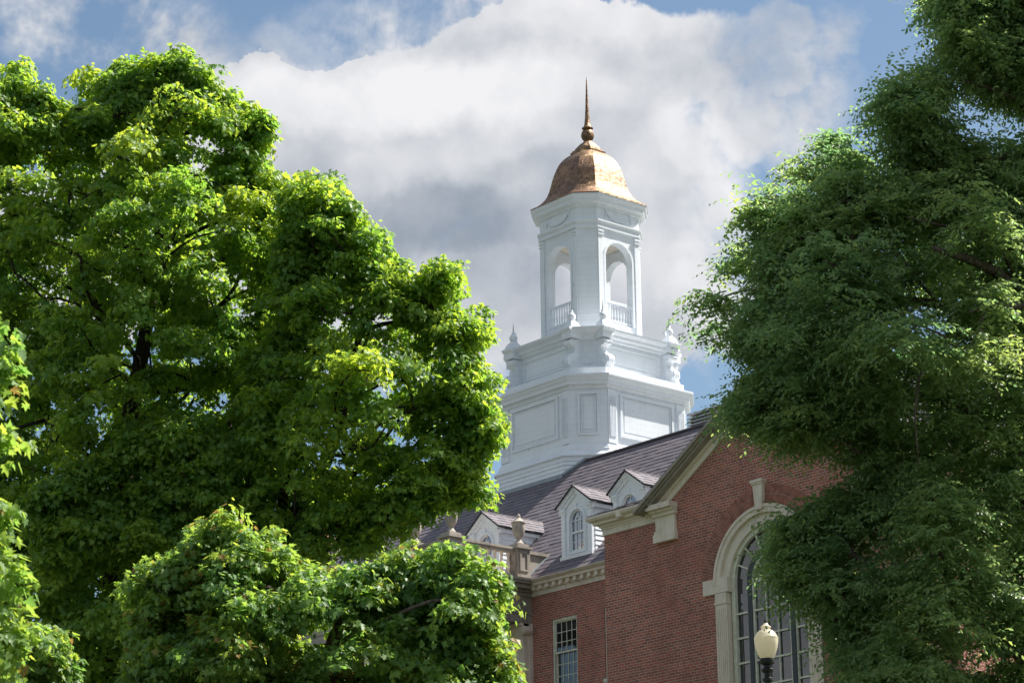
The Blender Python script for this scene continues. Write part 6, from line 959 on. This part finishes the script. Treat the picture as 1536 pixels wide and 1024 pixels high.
tree('large_tree', 'big small-leaved tree with drooping twigs covering the gabled wing on the right', 'tree', base_of(T5), T5, [(-18.7, 24.74, 15.43, 0.6), (-18.67, 25.24, 15.24, 0.44), (-18.64, 25.26, 15.87, 0.43), (-18.98, 24.61, 15.8, 0.42), (-18.76, 24.75, 15.04, 0.33), (-18.83, 24.31, 15.28, 0.31), (-18.63, 24.71, 15.83, 0.31), (-18.48, 25.23, 15.49, 0.31), (-18.78, 25.56, 15.09, 0.27), (-18.91, 25.29, 15.1, 0.25), (-18.35, 25.26, 15.95, 0.22), (-19.06, 24.7, 15.21, 0.21), (-19.1, 24.69, 16.11, 0.21), (-18.93, 24.81, 16.08, 0.21), (-18.45, 25.32, 15.14, 0.2), (-18.36, 24.88, 15.9, 0.2), (-19.18, 24.54, 15.77, 0.2), (-18.35, 25.28, 15.62, 0.19), (-18.28, 25.17, 15.28, 0.17), (-18.49, 25.39, 14.8, 0.16), (-19.15, 24.2, 15.98, 0.16), (-18.65, 24.98, 16.09, 0.16), (-18.87, 24.84, 14.9, 0.16), (-18.97, 25.33, 15.04, 0.15), (-19.0, 25.04, 15.0, 0.15), (-19.19, 24.38, 15.32, 0.15), (-18.88, 24.94, 16.2, 0.15), (-18.44, 25.44, 15.79, 0.15), (-19.03, 24.28, 15.65, 0.14), (-18.99, 24.4, 15.18, 0.14), (-19.03, 24.19, 16.01, 0.14), (-18.6, 25.61, 15.15, 0.13), (-18.51, 25.41, 16.18, 0.13), (-18.22, 25.35, 16.04, 0.12), (-18.15, 25.23, 15.44, 0.12), (-18.31, 25.25, 15.15, 0.11), (-19.41, 24.65, 15.42, 0.11), (-19.25, 24.55, 15.64, 0.11), (-19.02, 24.38, 16.02, 0.11), (-19.02, 24.79, 15.0, 0.11), (-18.99, 25.64, 14.82, 0.11), (-19.21, 24.49, 15.81, 0.11), (-19.14, 24.16, 16.16, 0.11), (-18.63, 25.67, 15.22, 0.11), (-19.33, 24.85, 15.33, 0.11), (-18.96, 25.15, 14.86, 0.1), (-18.79, 24.55, 16.15, 0.1), (-18.62, 24.97, 16.14, 0.1), (-18.6, 25.13, 16.13, 0.1), (-18.58, 25.24, 16.04, 0.09), (-18.9, 25.5, 14.98, 0.09), (-18.95, 25.31, 14.9, 0.09), (-18.79, 24.84, 16.14, 0.09), (-18.36, 25.53, 16.04, 0.09), (-19.11, 24.14, 15.92, 0.09), (-18.39, 25.58, 15.91, 0.09), (-18.65, 25.82, 14.98, 0.09), (-18.24, 25.22, 15.25, 0.08), (-18.27, 25.3, 15.86, 0.08), (-19.44, 24.76, 15.46, 0.08), (-18.48, 25.45, 14.83, 0.08), (-19.31, 24.48, 15.82, 0.08), (-18.29, 25.35, 15.57, 0.08), (-18.99, 24.89, 16.29, 0.08), (-18.34, 25.47, 15.25, 0.07), (-18.99, 24.76, 14.96, 0.07), (-19.01, 25.03, 15.0, 0.07), (-18.73, 24.8, 16.19, 0.07), (-18.83, 25.27, 14.86, 0.07), (-18.25, 25.45, 16.02, 0.07), (-19.12, 24.4, 16.1, 0.07), (-19.3, 24.94, 15.2, 0.07), (-18.57, 25.02, 16.11, 0.06), (-19.49, 24.5, 15.95, 0.06), (-19.34, 24.43, 15.93, 0.06), (-19.41, 24.37, 16.3, 0.06), (-18.52, 25.64, 15.04, 0.06), (-18.54, 25.45, 16.22, 0.06), (-18.72, 25.6, 14.83, 0.06), (-18.56, 25.53, 14.75, 0.06), (-18.24, 25.28, 16.22, 0.06), (-19.01, 25.37, 14.87, 0.06), (-19.24, 24.42, 15.47, 0.06), (-19.44, 24.76, 15.34, 0.06), (-19.49, 24.45, 16.07, 0.06), (-19.26, 25.48, 15.9, 0.55), (-19.11, 25.62, 15.54, 0.39), (-19.06, 25.8, 16.08, 0.34), (-19.26, 25.05, 16.01, 0.33), (-19.49, 25.62, 15.67, 0.27), (-19.48, 25.32, 15.79, 0.27), (-19.0, 25.8, 15.75, 0.26), (-19.19, 26.04, 15.48, 0.24), (-19.45, 25.0, 16.2, 0.21), (-19.29, 25.59, 15.42, 0.2), (-18.94, 25.82, 16.26, 0.2), (-19.24, 25.39, 16.25, 0.2), (-19.34, 24.98, 15.83, 0.19), (-19.11, 26.06, 15.65, 0.18), (-18.92, 25.86, 15.94, 0.18), (-18.97, 25.43, 15.2, 0.17), (-18.86, 25.45, 16.18, 0.15), (-19.26, 25.03, 15.43, 0.15), (-19.27, 25.06, 16.21, 0.15), (-19.61, 25.24, 15.84, 0.15), (-19.49, 25.03, 16.06, 0.14), (-18.84, 25.83, 16.09, 0.14), (-19.68, 25.04, 16.33, 0.13), (-19.09, 25.45, 16.28, 0.13), (-19.54, 25.5, 15.55, 0.13), (-19.35, 25.46, 15.36, 0.13), (-18.82, 25.78, 15.66, 0.12), (-18.98, 25.86, 15.22, 0.12), (-18.83, 25.88, 16.32, 0.12), (-19.04, 25.74, 15.22, 0.12), (-19.45, 24.9, 16.28, 0.11), (-18.74, 25.46, 16.19, 0.1), (-18.87, 25.84, 15.33, 0.1), (-18.97, 25.1, 16.17, 0.1), (-18.85, 25.92, 16.03, 0.09), (-18.82, 25.89, 16.2, 0.09), (-19.17, 25.1, 16.25, 0.09), (-19.59, 24.85, 16.34, 0.09), (-19.55, 25.06, 15.98, 0.09), (-19.17, 25.59, 15.23, 0.09), (-19.16, 24.81, 16.17, 0.08), (-19.45, 25.44, 15.41, 0.08), (-18.89, 25.97, 15.92, 0.08), (-18.86, 25.89, 15.59, 0.08), (-19.4, 25.65, 15.35, 0.08), (-19.6, 25.18, 15.7, 0.08), (-19.41, 25.0, 16.32, 0.08), (-19.04, 25.55, 15.15, 0.08), (-19.3, 24.95, 15.4, 0.08), (-18.96, 26.02, 15.55, 0.08), (-18.89, 25.89, 15.14, 0.08), (-18.71, 25.72, 15.7, 0.07), (-18.8, 25.35, 16.21, 0.07), (-18.77, 25.14, 16.14, 0.07), (-18.92, 25.94, 15.27, 0.07), (-19.6, 24.81, 16.25, 0.07), (-19.37, 24.77, 15.91, 0.07), (-19.58, 25.4, 15.53, 0.07), (-19.41, 24.69, 16.03, 0.07), (-18.83, 25.94, 16.15, 0.07), (-18.73, 25.84, 16.33, 0.06), (-19.2, 25.29, 15.18, 0.06), (-19.02, 25.63, 15.13, 0.06), (-19.39, 24.84, 15.7, 0.06), (-18.72, 25.69, 16.29, 0.06), (-18.89, 26.02, 16.02, 0.06), (-18.81, 25.87, 15.68, 0.06), (-19.36, 25.74, 15.32, 0.06), (-19.55, 24.91, 16.09, 0.06), (-19.61, 25.09, 15.78, 0.06), (-21.2, 23.52, 10.87, 0.52), (-20.75, 24.72, 7.02, 0.5), (-20.98, 24.22, 7.98, 0.51), (-19.97, 24.61, 8.04, 0.5), (-20.33, 22.48, 12.04, 0.5), (-19.76, 24.96, 10.66, 0.51), (-19.24, 23.99, 12.87, 0.51), (-20.4, 23.95, 10.62, 0.51), (-19.86, 25.15, 9.42, 0.51), (-19.09, 23.52, 10.75, 0.49), (-19.39, 22.94, 11.06, 0.49), (-20.67, 23.69, 12.96, 0.52), (-20.05, 23.8, 12.18, 0.51), (-20.67, 24.23, 7.38, 0.5), (-20.27, 25.92, 7.09, 0.51), (-20.76, 22.58, 11.29, 0.5), (-21.31, 23.79, 8.47, 0.5), (-20.16, 24.09, 7.74, 0.49), (-19.37, 25.18, 12.13, 0.51), (-19.99, 23.96, 9.09, 0.49), (-19.72, 25.5, 9.05, 0.5), (-19.85, 22.76, 10.9, 0.49), (-20.04, 25.71, 8.2, 0.5), (-19.82, 25.22, 9.96, 0.5), (-20.18, 25.16, 8.95, 0.5), (-20.09, 24.36, 10.39, 0.49), (-20.13, 24.13, 8.31, 0.48), (-20.96, 24.43, 9.59, 0.49), (-19.28, 24.74, 13.29, 0.49), (-20.45, 22.91, 11.65, 0.48), (-19.07, 23.9, 11.63, 0.47), (-21.64, 23.27, 10.66, 0.48), (-20.38, 25.02, 7.69, 0.46), (-18.99, 25.1, 13.06, 0.47), (-19.35, 25.41, 10.81, 0.46), (-21.47, 24.88, 6.99, 0.46), (-19.83, 25.83, 9.61, 0.46), (-20.3, 23.22, 12.17, 0.45), (-19.35, 24.33, 11.29, 0.43), (-20.77, 23.7, 10.81, 0.43), (-19.87, 23.64, 10.87, 0.42), (-20.46, 23.6, 11.81, 0.43), (-19.13, 25.28, 11.53, 0.42), (-21.29, 22.99, 10.98, 0.41), (-20.05, 24.5, 13.63, 0.42), (-21.4, 24.51, 7.3, 0.41), (-20.01, 24.37, 11.76, 0.41), (-19.05, 25.29, 12.54, 0.41), (-19.8, 25.98, 10.09, 0.41), (-19.66, 24.87, 12.4, 0.4), (-20.84, 22.97, 12.77, 0.39), (-20.74, 23.14, 11.12, 0.38), (-19.91, 24.8, 10.29, 0.39), (-20.39, 24.21, 8.73, 0.37), (-20.07, 25.92, 7.8, 0.38), (-19.76, 23.98, 8.74, 0.36), (-19.06, 24.45, 11.48, 0.37), (-19.02, 24.08, 12.51, 0.36), (-20.55, 26.64, 6.93, 0.35), (-20.88, 26.02, 6.9, 0.34), (-18.81, 25.11, 13.46, 0.34), (-21.13, 22.84, 12.41, 0.33), (-21.86, 24.12, 8.3, 0.33), (-21.61, 22.96, 11.57, 0.33), (-19.31, 25.63, 11.32, 0.33), (-21.26, 24.57, 10.0, 0.33), (-22.08, 25.1, 6.95, 0.32), (-21.13, 23.93, 10.5, 0.31), (-19.58, 25.9, 10.41, 0.31), (-21.16, 25.82, 6.88, 0.3), (-21.49, 24.19, 7.51, 0.3), (-19.64, 24.49, 13.53, 0.3), (-19.88, 26.17, 9.38, 0.29), (-21.38, 23.6, 10.54, 0.29), (-20.08, 24.32, 13.92, 0.29), (-20.2, 26.33, 7.12, 0.28), (-20.01, 26.32, 9.03, 0.28), (-19.74, 23.66, 13.27, 0.27), (-22.01, 24.25, 9.13, 0.27), (-19.67, 26.0, 9.78, 0.26), (-19.3, 25.8, 12.0, 0.26), (-20.13, 26.38, 8.07, 0.26), (-19.09, 25.7, 13.26, 0.26), (-21.6, 22.96, 11.24, 0.25), (-20.84, 26.5, 6.84, 0.25), (-20.09, 26.3, 7.69, 0.24), (-19.55, 25.99, 10.71, 0.25), (-20.27, 23.36, 13.09, 0.24), (-21.82, 24.32, 7.77, 0.23), (-19.47, 25.97, 11.15, 0.23), (-21.72, 23.11, 10.43, 0.22), (-21.84, 24.18, 7.96, 0.21), (-20.3, 23.97, 13.37, 0.21), (-21.37, 23.35, 13.2, 0.21), (-21.57, 22.61, 11.7, 0.2), (-19.53, 24.65, 13.65, 0.2), (-20.95, 22.67, 12.65, 0.2), (-19.65, 23.49, 14.24, 0.2), (-21.51, 23.05, 12.25, 0.2), (-18.87, 25.55, 13.43, 0.19), (-18.89, 25.59, 13.65, 0.19), (-21.52, 25.61, 6.79, 0.19), (-19.93, 24.05, 14.06, 0.18), (-21.33, 22.87, 12.65, 0.17), (-22.21, 23.17, 10.56, 0.17), (-20.7, 26.64, 6.76, 0.17), (-19.88, 26.4, 9.67, 0.17), (-21.91, 22.92, 11.67, 0.17), (-19.15, 25.85, 12.68, 0.17), (-19.35, 25.88, 10.87, 0.17), (-20.8, 23.42, 13.39, 0.17), (-20.1, 26.59, 8.85, 0.16), (-20.26, 26.76, 8.47, 0.16), (-20.33, 26.65, 6.84, 0.16), (-18.78, 25.23, 13.68, 0.15), (-18.99, 25.71, 13.04, 0.16), (-20.27, 26.82, 8.68, 0.15), (-21.74, 24.48, 9.43, 0.15), (-21.83, 24.27, 9.31, 0.15), (-21.32, 24.08, 10.4, 0.15), (-20.58, 27.02, 7.09, 0.15), (-21.89, 23.81, 9.07, 0.15), (-21.4, 24.33, 10.35, 0.14), (-22.04, 23.22, 11.54, 0.14), (-21.87, 23.0, 10.99, 0.14), (-19.05, 25.15, 13.74, 0.14), (-20.0, 24.52, 13.97, 0.14), (-21.73, 23.23, 10.32, 0.14), (-22.27, 22.98, 10.53, 0.13), (-18.94, 25.71, 13.32, 0.13), (-19.64, 25.07, 13.87, 0.13), (-21.71, 24.65, 9.61, 0.13), (-22.07, 24.8, 7.02, 0.13), (-19.16, 25.84, 12.09, 0.13), (-20.39, 26.83, 7.29, 0.13), (-21.55, 23.87, 10.47, 0.13), (-19.04, 25.77, 12.77, 0.13), (-21.0, 22.75, 13.0, 0.13), (-19.95, 24.65, 13.9, 0.13), (-20.84, 23.19, 13.19, 0.13), (-21.23, 24.22, 9.78, 0.13), (-20.21, 26.68, 7.87, 0.13), (-19.11, 25.47, 13.87, 0.13), (-22.14, 24.81, 7.36, 0.12), (-19.37, 26.09, 11.83, 0.12), (-22.14, 23.58, 8.58, 0.12), (-19.37, 25.92, 10.41, 0.12), (-18.77, 25.48, 13.8, 0.12), (-20.04, 24.07, 14.22, 0.12), (-20.49, 26.99, 7.48, 0.12), (-19.06, 25.75, 12.28, 0.12), (-22.03, 22.9, 10.61, 0.12), (-21.13, 26.48, 6.75, 0.12), (-19.99, 23.77, 13.45, 0.12), (-19.62, 24.57, 13.74, 0.12), (-21.63, 25.54, 6.72, 0.12), (-19.39, 26.11, 11.65, 0.12), (-20.25, 26.8, 8.35, 0.12), (-20.34, 26.83, 7.65, 0.12), (-22.27, 23.68, 8.76, 0.11), (-22.21, 23.99, 9.15, 0.11), (-22.07, 24.62, 7.48, 0.11), (-19.17, 24.92, 13.74, 0.1), (-22.21, 24.9, 7.23, 0.1), (-19.02, 25.68, 11.89, 0.1), (-21.57, 26.19, 6.76, 0.1), (-21.81, 23.2, 12.31, 0.1), (-21.12, 23.15, 13.2, 0.1), (-22.42, 25.25, 6.78, 0.1), (-21.19, 22.81, 12.83, 0.1), (-18.88, 25.68, 13.19, 0.1), (-22.3, 23.67, 8.88, 0.1), (-22.21, 23.66, 8.98, 0.1), (-21.64, 23.5, 10.3, 0.09), (-20.69, 23.52, 13.41, 0.09), (-21.76, 23.47, 10.29, 0.09), (-20.55, 23.56, 13.37, 0.09), (-21.73, 22.9, 12.02, 0.09), (-21.99, 23.04, 10.4, 0.09), (-21.44, 22.81, 12.5, 0.09), (-22.49, 23.87, 8.48, 0.09), (-20.21, 23.99, 14.7, 0.09), (-20.15, 24.02, 13.75, 0.09), (-21.64, 24.18, 9.37, 0.09), (-21.27, 23.01, 13.25, 0.09), (-21.33, 22.67, 12.55, 0.08), (-19.65, 26.38, 10.81, 0.09), (-21.48, 22.87, 12.29, 0.08), (-19.91, 23.78, 14.22, 0.08), (-20.16, 26.66, 7.69, 0.08), (-21.46, 26.37, 6.74, 0.09), (-19.14, 25.98, 12.76, 0.08), (-19.51, 26.14, 10.3, 0.08), (-19.64, 26.29, 10.07, 0.08), (-20.3, 23.62, 13.34, 0.08), (-20.02, 24.14, 14.59, 0.08), (-21.98, 23.04, 11.13, 0.08), (-20.36, 26.97, 8.14, 0.08), (-19.77, 23.94, 14.19, 0.08), (-22.07, 23.62, 8.38, 0.08), (-22.05, 22.73, 11.61, 0.08), (-19.0, 25.13, 13.79, 0.07), (-19.68, 26.32, 9.38, 0.07), (-21.45, 24.54, 9.8, 0.07), (-19.96, 23.88, 13.94, 0.07), (-19.44, 26.21, 11.18, 0.07), (-20.2, 26.69, 7.68, 0.07), (-20.9, 23.64, 13.59, 0.07), (-20.46, 27.09, 7.58, 0.07), (-19.38, 26.0, 11.21, 0.07), (-22.14, 24.32, 7.9, 0.07), (-20.95, 27.07, 6.6, 0.07), (-20.33, 23.93, 13.42, 0.07), (-22.06, 23.28, 10.94, 0.07), (-20.65, 23.2, 13.44, 0.07), (-21.42, 23.86, 10.38, 0.06), (-19.7, 23.91, 14.63, 0.06), (-22.22, 24.07, 8.25, 0.06), (-21.51, 22.9, 12.85, 0.06), (-22.34, 23.89, 8.21, 0.06), (-21.21, 25.56, 6.6, 0.06), (-22.22, 24.67, 7.63, 0.06), (-18.9, 25.36, 13.83, 0.06), (-19.26, 25.95, 12.29, 0.06), (-22.36, 25.02, 6.77, 0.06), (-20.97, 26.02, 6.72, 0.06), (-19.92, 26.53, 8.97, 0.06), (-19.65, 24.67, 13.91, 0.06), (-22.05, 23.76, 9.19, 0.06), (-21.47, 24.43, 10.25, 0.06), (-20.46, 26.95, 7.18, 0.06), (-22.44, 23.93, 8.39, 0.06), (-19.31, 26.2, 11.98, 0.06), (-21.8, 22.71, 11.23, 0.06), (-21.14, 25.89, 13.58, 0.55), (-22.26, 26.51, 9.95, 0.55), (-21.12, 27.14, 9.5, 0.54), (-22.23, 25.22, 12.44, 0.55), (-21.57, 26.92, 9.76, 0.55), (-20.88, 26.65, 12.91, 0.55), (-21.7, 27.08, 12.02, 0.56), (-22.26, 26.42, 11.98, 0.56), (-21.72, 26.41, 13.25, 0.56), (-22.25, 24.53, 12.9, 0.54), (-21.29, 25.16, 13.39, 0.54), (-22.01, 27.23, 9.23, 0.55), (-20.91, 26.76, 12.23, 0.55), (-21.48, 27.39, 7.94, 0.54), (-22.15, 26.86, 8.56, 0.54), (-22.43, 24.71, 11.72, 0.54), (-21.37, 26.65, 10.24, 0.54), (-22.02, 27.34, 11.44, 0.56), (-23.06, 26.67, 8.54, 0.55), (-21.67, 25.64, 10.42, 0.53), (-19.94, 26.2, 13.66, 0.53), (-20.86, 26.69, 11.41, 0.53), (-20.23, 25.59, 13.61, 0.53), (-21.98, 25.52, 9.37, 0.52), (-22.39, 26.55, 9.09, 0.54), (-21.3, 24.4, 12.98, 0.52), (-21.18, 26.98, 7.32, 0.5), (-22.36, 24.52, 12.21, 0.5), (-20.91, 26.86, 10.06, 0.5), (-20.38, 26.72, 12.45, 0.47), (-21.78, 27.12, 8.4, 0.47), (-22.62, 27.4, 9.69, 0.47), (-22.29, 25.54, 11.29, 0.45), (-22.59, 25.38, 8.51, 0.44), (-23.11, 26.43, 8.02, 0.45), (-21.54, 26.22, 11.64, 0.45), (-21.17, 26.5, 13.28, 0.44), (-21.03, 25.65, 14.06, 0.43), (-22.68, 24.64, 11.28, 0.43), (-20.84, 26.96, 8.98, 0.41), (-20.13, 26.56, 12.89, 0.4), (-22.38, 27.01, 10.42, 0.41), (-22.27, 24.93, 11.34, 0.39), (-21.83, 25.46, 10.05, 0.37), (-20.95, 27.35, 10.46, 0.37), (-21.37, 24.51, 13.43, 0.36), (-20.33, 26.68, 11.21, 0.35), (-20.19, 26.77, 13.36, 0.35), (-20.85, 27.18, 9.8, 0.35), (-22.01, 25.57, 10.66, 0.33), (-22.64, 25.97, 7.23, 0.33), (-21.95, 23.77, 12.28, 0.31), (-22.35, 24.01, 11.47, 0.31), (-21.34, 27.72, 8.73, 0.32), (-20.31, 26.4, 14.11, 0.3), (-22.43, 24.96, 9.23, 0.29), (-21.74, 27.06, 7.18, 0.29), (-21.06, 25.11, 13.72, 0.29), (-22.67, 26.67, 7.27, 0.29), (-21.49, 27.72, 7.2, 0.28), (-22.65, 24.09, 11.07, 0.28), (-22.2, 25.67, 9.9, 0.28), (-19.83, 26.51, 14.01, 0.27), (-20.08, 26.58, 11.98, 0.27), (-19.8, 26.43, 13.46, 0.26), (-22.17, 26.84, 7.18, 0.26), (-20.94, 27.2, 7.88, 0.25), (-21.52, 24.18, 13.42, 0.26), (-20.16, 26.65, 11.46, 0.25), (-22.74, 24.32, 11.96, 0.25), (-20.35, 26.8, 10.64, 0.24), (-20.91, 24.35, 13.39, 0.24), (-21.91, 25.38, 10.31, 0.24), (-22.26, 23.8, 12.2, 0.24), (-22.3, 24.15, 10.83, 0.23), (-22.7, 24.91, 9.23, 0.23), (-20.11, 25.67, 13.94, 0.22), (-20.6, 27.03, 9.54, 0.22), (-22.85, 24.62, 9.01, 0.21), (-21.89, 25.05, 9.55, 0.21), (-20.57, 27.19, 11.08, 0.21), (-20.78, 27.26, 9.35, 0.21), (-23.01, 24.96, 8.85, 0.21), (-22.16, 23.95, 12.67, 0.21), (-20.96, 25.23, 14.03, 0.2), (-21.09, 27.53, 8.23, 0.2), (-21.48, 24.37, 13.61, 0.2), (-20.32, 24.94, 13.9, 0.19), (-19.68, 26.3, 12.85, 0.19), (-19.86, 26.29, 14.09, 0.19), (-21.03, 27.49, 8.47, 0.19), (-19.88, 26.5, 12.14, 0.18), (-22.35, 25.15, 9.47, 0.18), (-21.79, 24.7, 10.76, 0.17), (-21.0, 27.53, 8.87, 0.17), (-21.55, 23.57, 13.21, 0.17), (-20.37, 26.92, 10.34, 0.17), (-20.24, 26.86, 11.19, 0.17), (-22.48, 25.41, 7.56, 0.16), (-21.69, 24.98, 10.01, 0.16), (-20.26, 25.46, 13.99, 0.16), (-19.7, 26.49, 14.15, 0.16), (-21.03, 24.78, 13.68, 0.16), (-22.04, 23.62, 12.29, 0.15), (-22.12, 24.04, 13.27, 0.15), (-22.09, 25.07, 9.52, 0.15), (-21.26, 27.2, 6.99, 0.15), (-20.54, 24.47, 13.6, 0.14), (-20.74, 27.1, 7.64, 0.14), (-22.15, 26.53, 7.03, 0.14), (-19.56, 26.28, 13.19, 0.14), (-21.45, 27.98, 7.39, 0.14), (-20.75, 27.39, 9.8, 0.14), (-20.5, 27.03, 9.4, 0.13), (-21.88, 24.5, 10.78, 0.13), (-22.59, 25.07, 8.19, 0.13), (-22.03, 23.67, 12.89, 0.13), (-21.64, 24.05, 13.46, 0.13), (-22.76, 25.42, 8.02, 0.13), (-22.31, 26.29, 7.02, 0.13), (-22.75, 24.64, 9.21, 0.12), (-22.88, 24.57, 9.14, 0.12), (-19.61, 26.41, 13.43, 0.12), (-22.69, 25.63, 7.49, 0.12), (-22.7, 23.99, 12.34, 0.11), (-22.19, 25.49, 10.4, 0.11), (-22.77, 24.1, 11.95, 0.11), (-20.77, 25.11, 14.44, 0.11), (-20.11, 26.9, 12.1, 0.11), (-22.34, 23.96, 10.66, 0.1), (-20.63, 27.04, 7.81, 0.1), (-22.79, 23.92, 10.99, 0.1), (-20.37, 25.46, 14.07, 0.1), (-21.27, 27.78, 7.14, 0.1), (-19.7, 25.64, 13.95, 0.1), (-21.56, 27.15, 6.97, 0.1), (-19.75, 26.35, 14.18, 0.1), (-20.67, 27.19, 8.51, 0.09), (-23.05, 24.72, 8.77, 0.09), (-22.53, 24.86, 8.25, 0.09), (-20.4, 27.02, 9.87, 0.09), (-21.77, 24.9, 10.5, 0.09), (-20.0, 26.73, 11.71, 0.09), (-21.89, 25.11, 10.41, 0.09), (-22.21, 23.64, 12.29, 0.09), (-21.35, 27.95, 7.52, 0.09), (-19.45, 26.32, 13.91, 0.08), (-20.54, 27.27, 10.29, 0.08), (-21.02, 24.01, 13.49, 0.08), (-20.92, 27.13, 6.87, 0.08), (-22.29, 27.05, 7.04, 0.08), (-23.02, 23.97, 10.92, 0.08), (-22.69, 24.27, 8.86, 0.08), (-22.23, 23.31, 11.84, 0.08), (-21.91, 27.0, 6.98, 0.08), (-21.1, 27.74, 8.22, 0.07), (-19.82, 25.32, 13.92, 0.07), (-22.84, 25.05, 8.45, 0.07), (-20.33, 25.65, 14.15, 0.07), (-22.58, 24.85, 9.39, 0.07), (-20.32, 26.97, 10.01, 0.07), (-22.38, 24.93, 9.47, 0.07), (-22.98, 24.55, 9.02, 0.07), (-19.94, 26.71, 11.88, 0.07), (-21.94, 24.86, 10.69, 0.07), (-22.52, 23.84, 12.34, 0.07), (-20.43, 25.05, 14.15, 0.06), (-22.53, 25.0, 8.03, 0.06), (-21.13, 27.67, 7.22, 0.06), (-21.5, 27.3, 6.94, 0.06), (-21.84, 23.39, 12.61, 0.06), (-22.8, 25.71, 7.24, 0.06), (-20.49, 27.06, 8.95, 0.06), (-21.32, 23.84, 13.48, 0.06), (-22.66, 24.58, 8.57, 0.06), (-22.77, 24.15, 10.82, 0.06), (-19.66, 24.56, 16.26, 0.07), (-19.79, 25.14, 16.31, 0.1), (-19.16, 24.1, 14.95, 0.1), (-19.09, 23.96, 15.38, 0.08), (-19.28, 24.72, 15.13, 0.07), (-19.49, 25.14, 15.14, 0.09), (-19.48, 25.91, 15.35, 0.09), (-19.09, 25.61, 14.88, 0.07), (-19.07, 25.36, 16.47, 0.09), (-18.94, 25.05, 16.35, 0.1), (-19.72, 24.53, 16.43, 0.07), (-20.22, 23.97, 14.69, 0.1), (-19.87, 23.5, 14.49, 0.09), (-20.14, 24.53, 15.0, 0.1), (-19.66, 24.1, 14.59, 0.08), (-19.97, 24.44, 15.11, 0.1), (-19.87, 24.33, 14.09, 0.08), (-20.06, 25.49, 14.16, 0.07), (-19.97, 25.87, 14.16, 0.1), (-21.03, 25.84, 6.79, 0.1), (-22.14, 26.68, 6.89, 0.09), (-21.63, 25.29, 6.77, 0.1), (-22.04, 25.51, 6.78, 0.1), (-22.6, 25.15, 7.03, 0.08), (-22.6, 25.08, 7.68, 0.1), (-22.34, 24.65, 7.94, 0.07), (-22.23, 23.71, 8.99, 0.07), (-22.51, 24.07, 9.02, 0.06), (-22.01, 23.54, 8.97, 0.06), (-22.15, 24.13, 9.12, 0.1), (-21.74, 23.91, 9.35, 0.08), (-21.3, 24.42, 9.8, 0.09), (-22.24, 24.11, 10.42, 0.08), (-21.95, 23.73, 10.37, 0.1), (-22.47, 23.17, 10.6, 0.07), (-22.28, 22.86, 10.51, 0.1), (-22.5, 22.99, 10.66, 0.08), (-22.82, 23.38, 10.84, 0.07), (-22.5, 23.42, 11.07, 0.06), (-21.89, 22.63, 11.53, 0.1), (-22.66, 22.77, 12.21, 0.09), (-22.96, 23.13, 11.89, 0.06), (-22.05, 22.63, 11.65, 0.1), (-22.5, 23.42, 12.13, 0.09), (-22.07, 23.61, 12.89, 0.1), (-21.83, 22.53, 13.13, 0.11), (-22.61, 23.1, 12.84, 0.1), (-22.13, 23.03, 12.95, 0.11), (-21.48, 23.0, 13.08, 0.1), (-21.76, 23.58, 14.01, 0.07), (-21.53, 22.8, 13.41, 0.06), (-21.36, 23.89, 14.36, 0.1), (-21.47, 24.18, 14.12, 0.07), (-21.24, 24.0, 14.16, 0.09), (-21.11, 23.73, 13.92, 0.08), (-21.51, 24.06, 14.29, 0.09), (-20.85, 24.0, 13.54, 0.1), (-20.38, 24.47, 14.06, 0.09), (-20.31, 24.11, 14.63, 0.07), (-19.81, 23.44, 14.49, 0.08)], LSm, SS, .104, DR, 'loc', 'bark2', .84, flip=True, sub=(.36, 7, 1.5, .55), bare=[[(-19.626, 26.203, 11.905, 0.11), (-19.465, 25.365, 12.01, 0.09), (-19.331, 24.653, 12.128, 0.07), (-19.282, 24.05, 12.145, 0.055), (-19.226, 23.315, 12.117, 0.03)], [(-19.721, 26.218, 11.641, 0.09), (-18.976, 24.705, 11.548, 0.06), (-18.902, 24.053, 11.397, 0.04), (-18.996, 23.684, 11.255, 0.02)], [(-19.073, 25.831, 14.019, 0.06), (-18.965, 25.038, 14.573, 0.045), (-19.098, 24.505, 14.672, 0.035), (-19.309, 24.21, 14.762, 0.02), (-19.537, 23.928, 14.783, 0.012)], [(-18.958, 23.986, 11.397, 0.03), (-18.958, 23.818, 11.073, 0.02), (-18.889, 23.953, 10.63, 0.015), (-18.906, 24.023, 10.11, 0.008)], [(-19.562, 25.978, 12.523, 0.06), (-19.321, 24.561, 12.675, 0.04), (-19.42, 23.989, 12.603, 0.025), (-19.783, 23.484, 12.753, 0.012)], [(-19.535, 23.258, 10.476, 0.02), (-19.638, 23.225, 9.957, 0.015), (-19.767, 23.391, 9.302, 0.008)], [(-19.453, 25.893, 12.964, 0.08), (-19.369, 24.658, 13.027, 0.05), (-19.684, 23.937, 13.067, 0.03), (-19.95, 23.576, 13.157, 0.015)]])
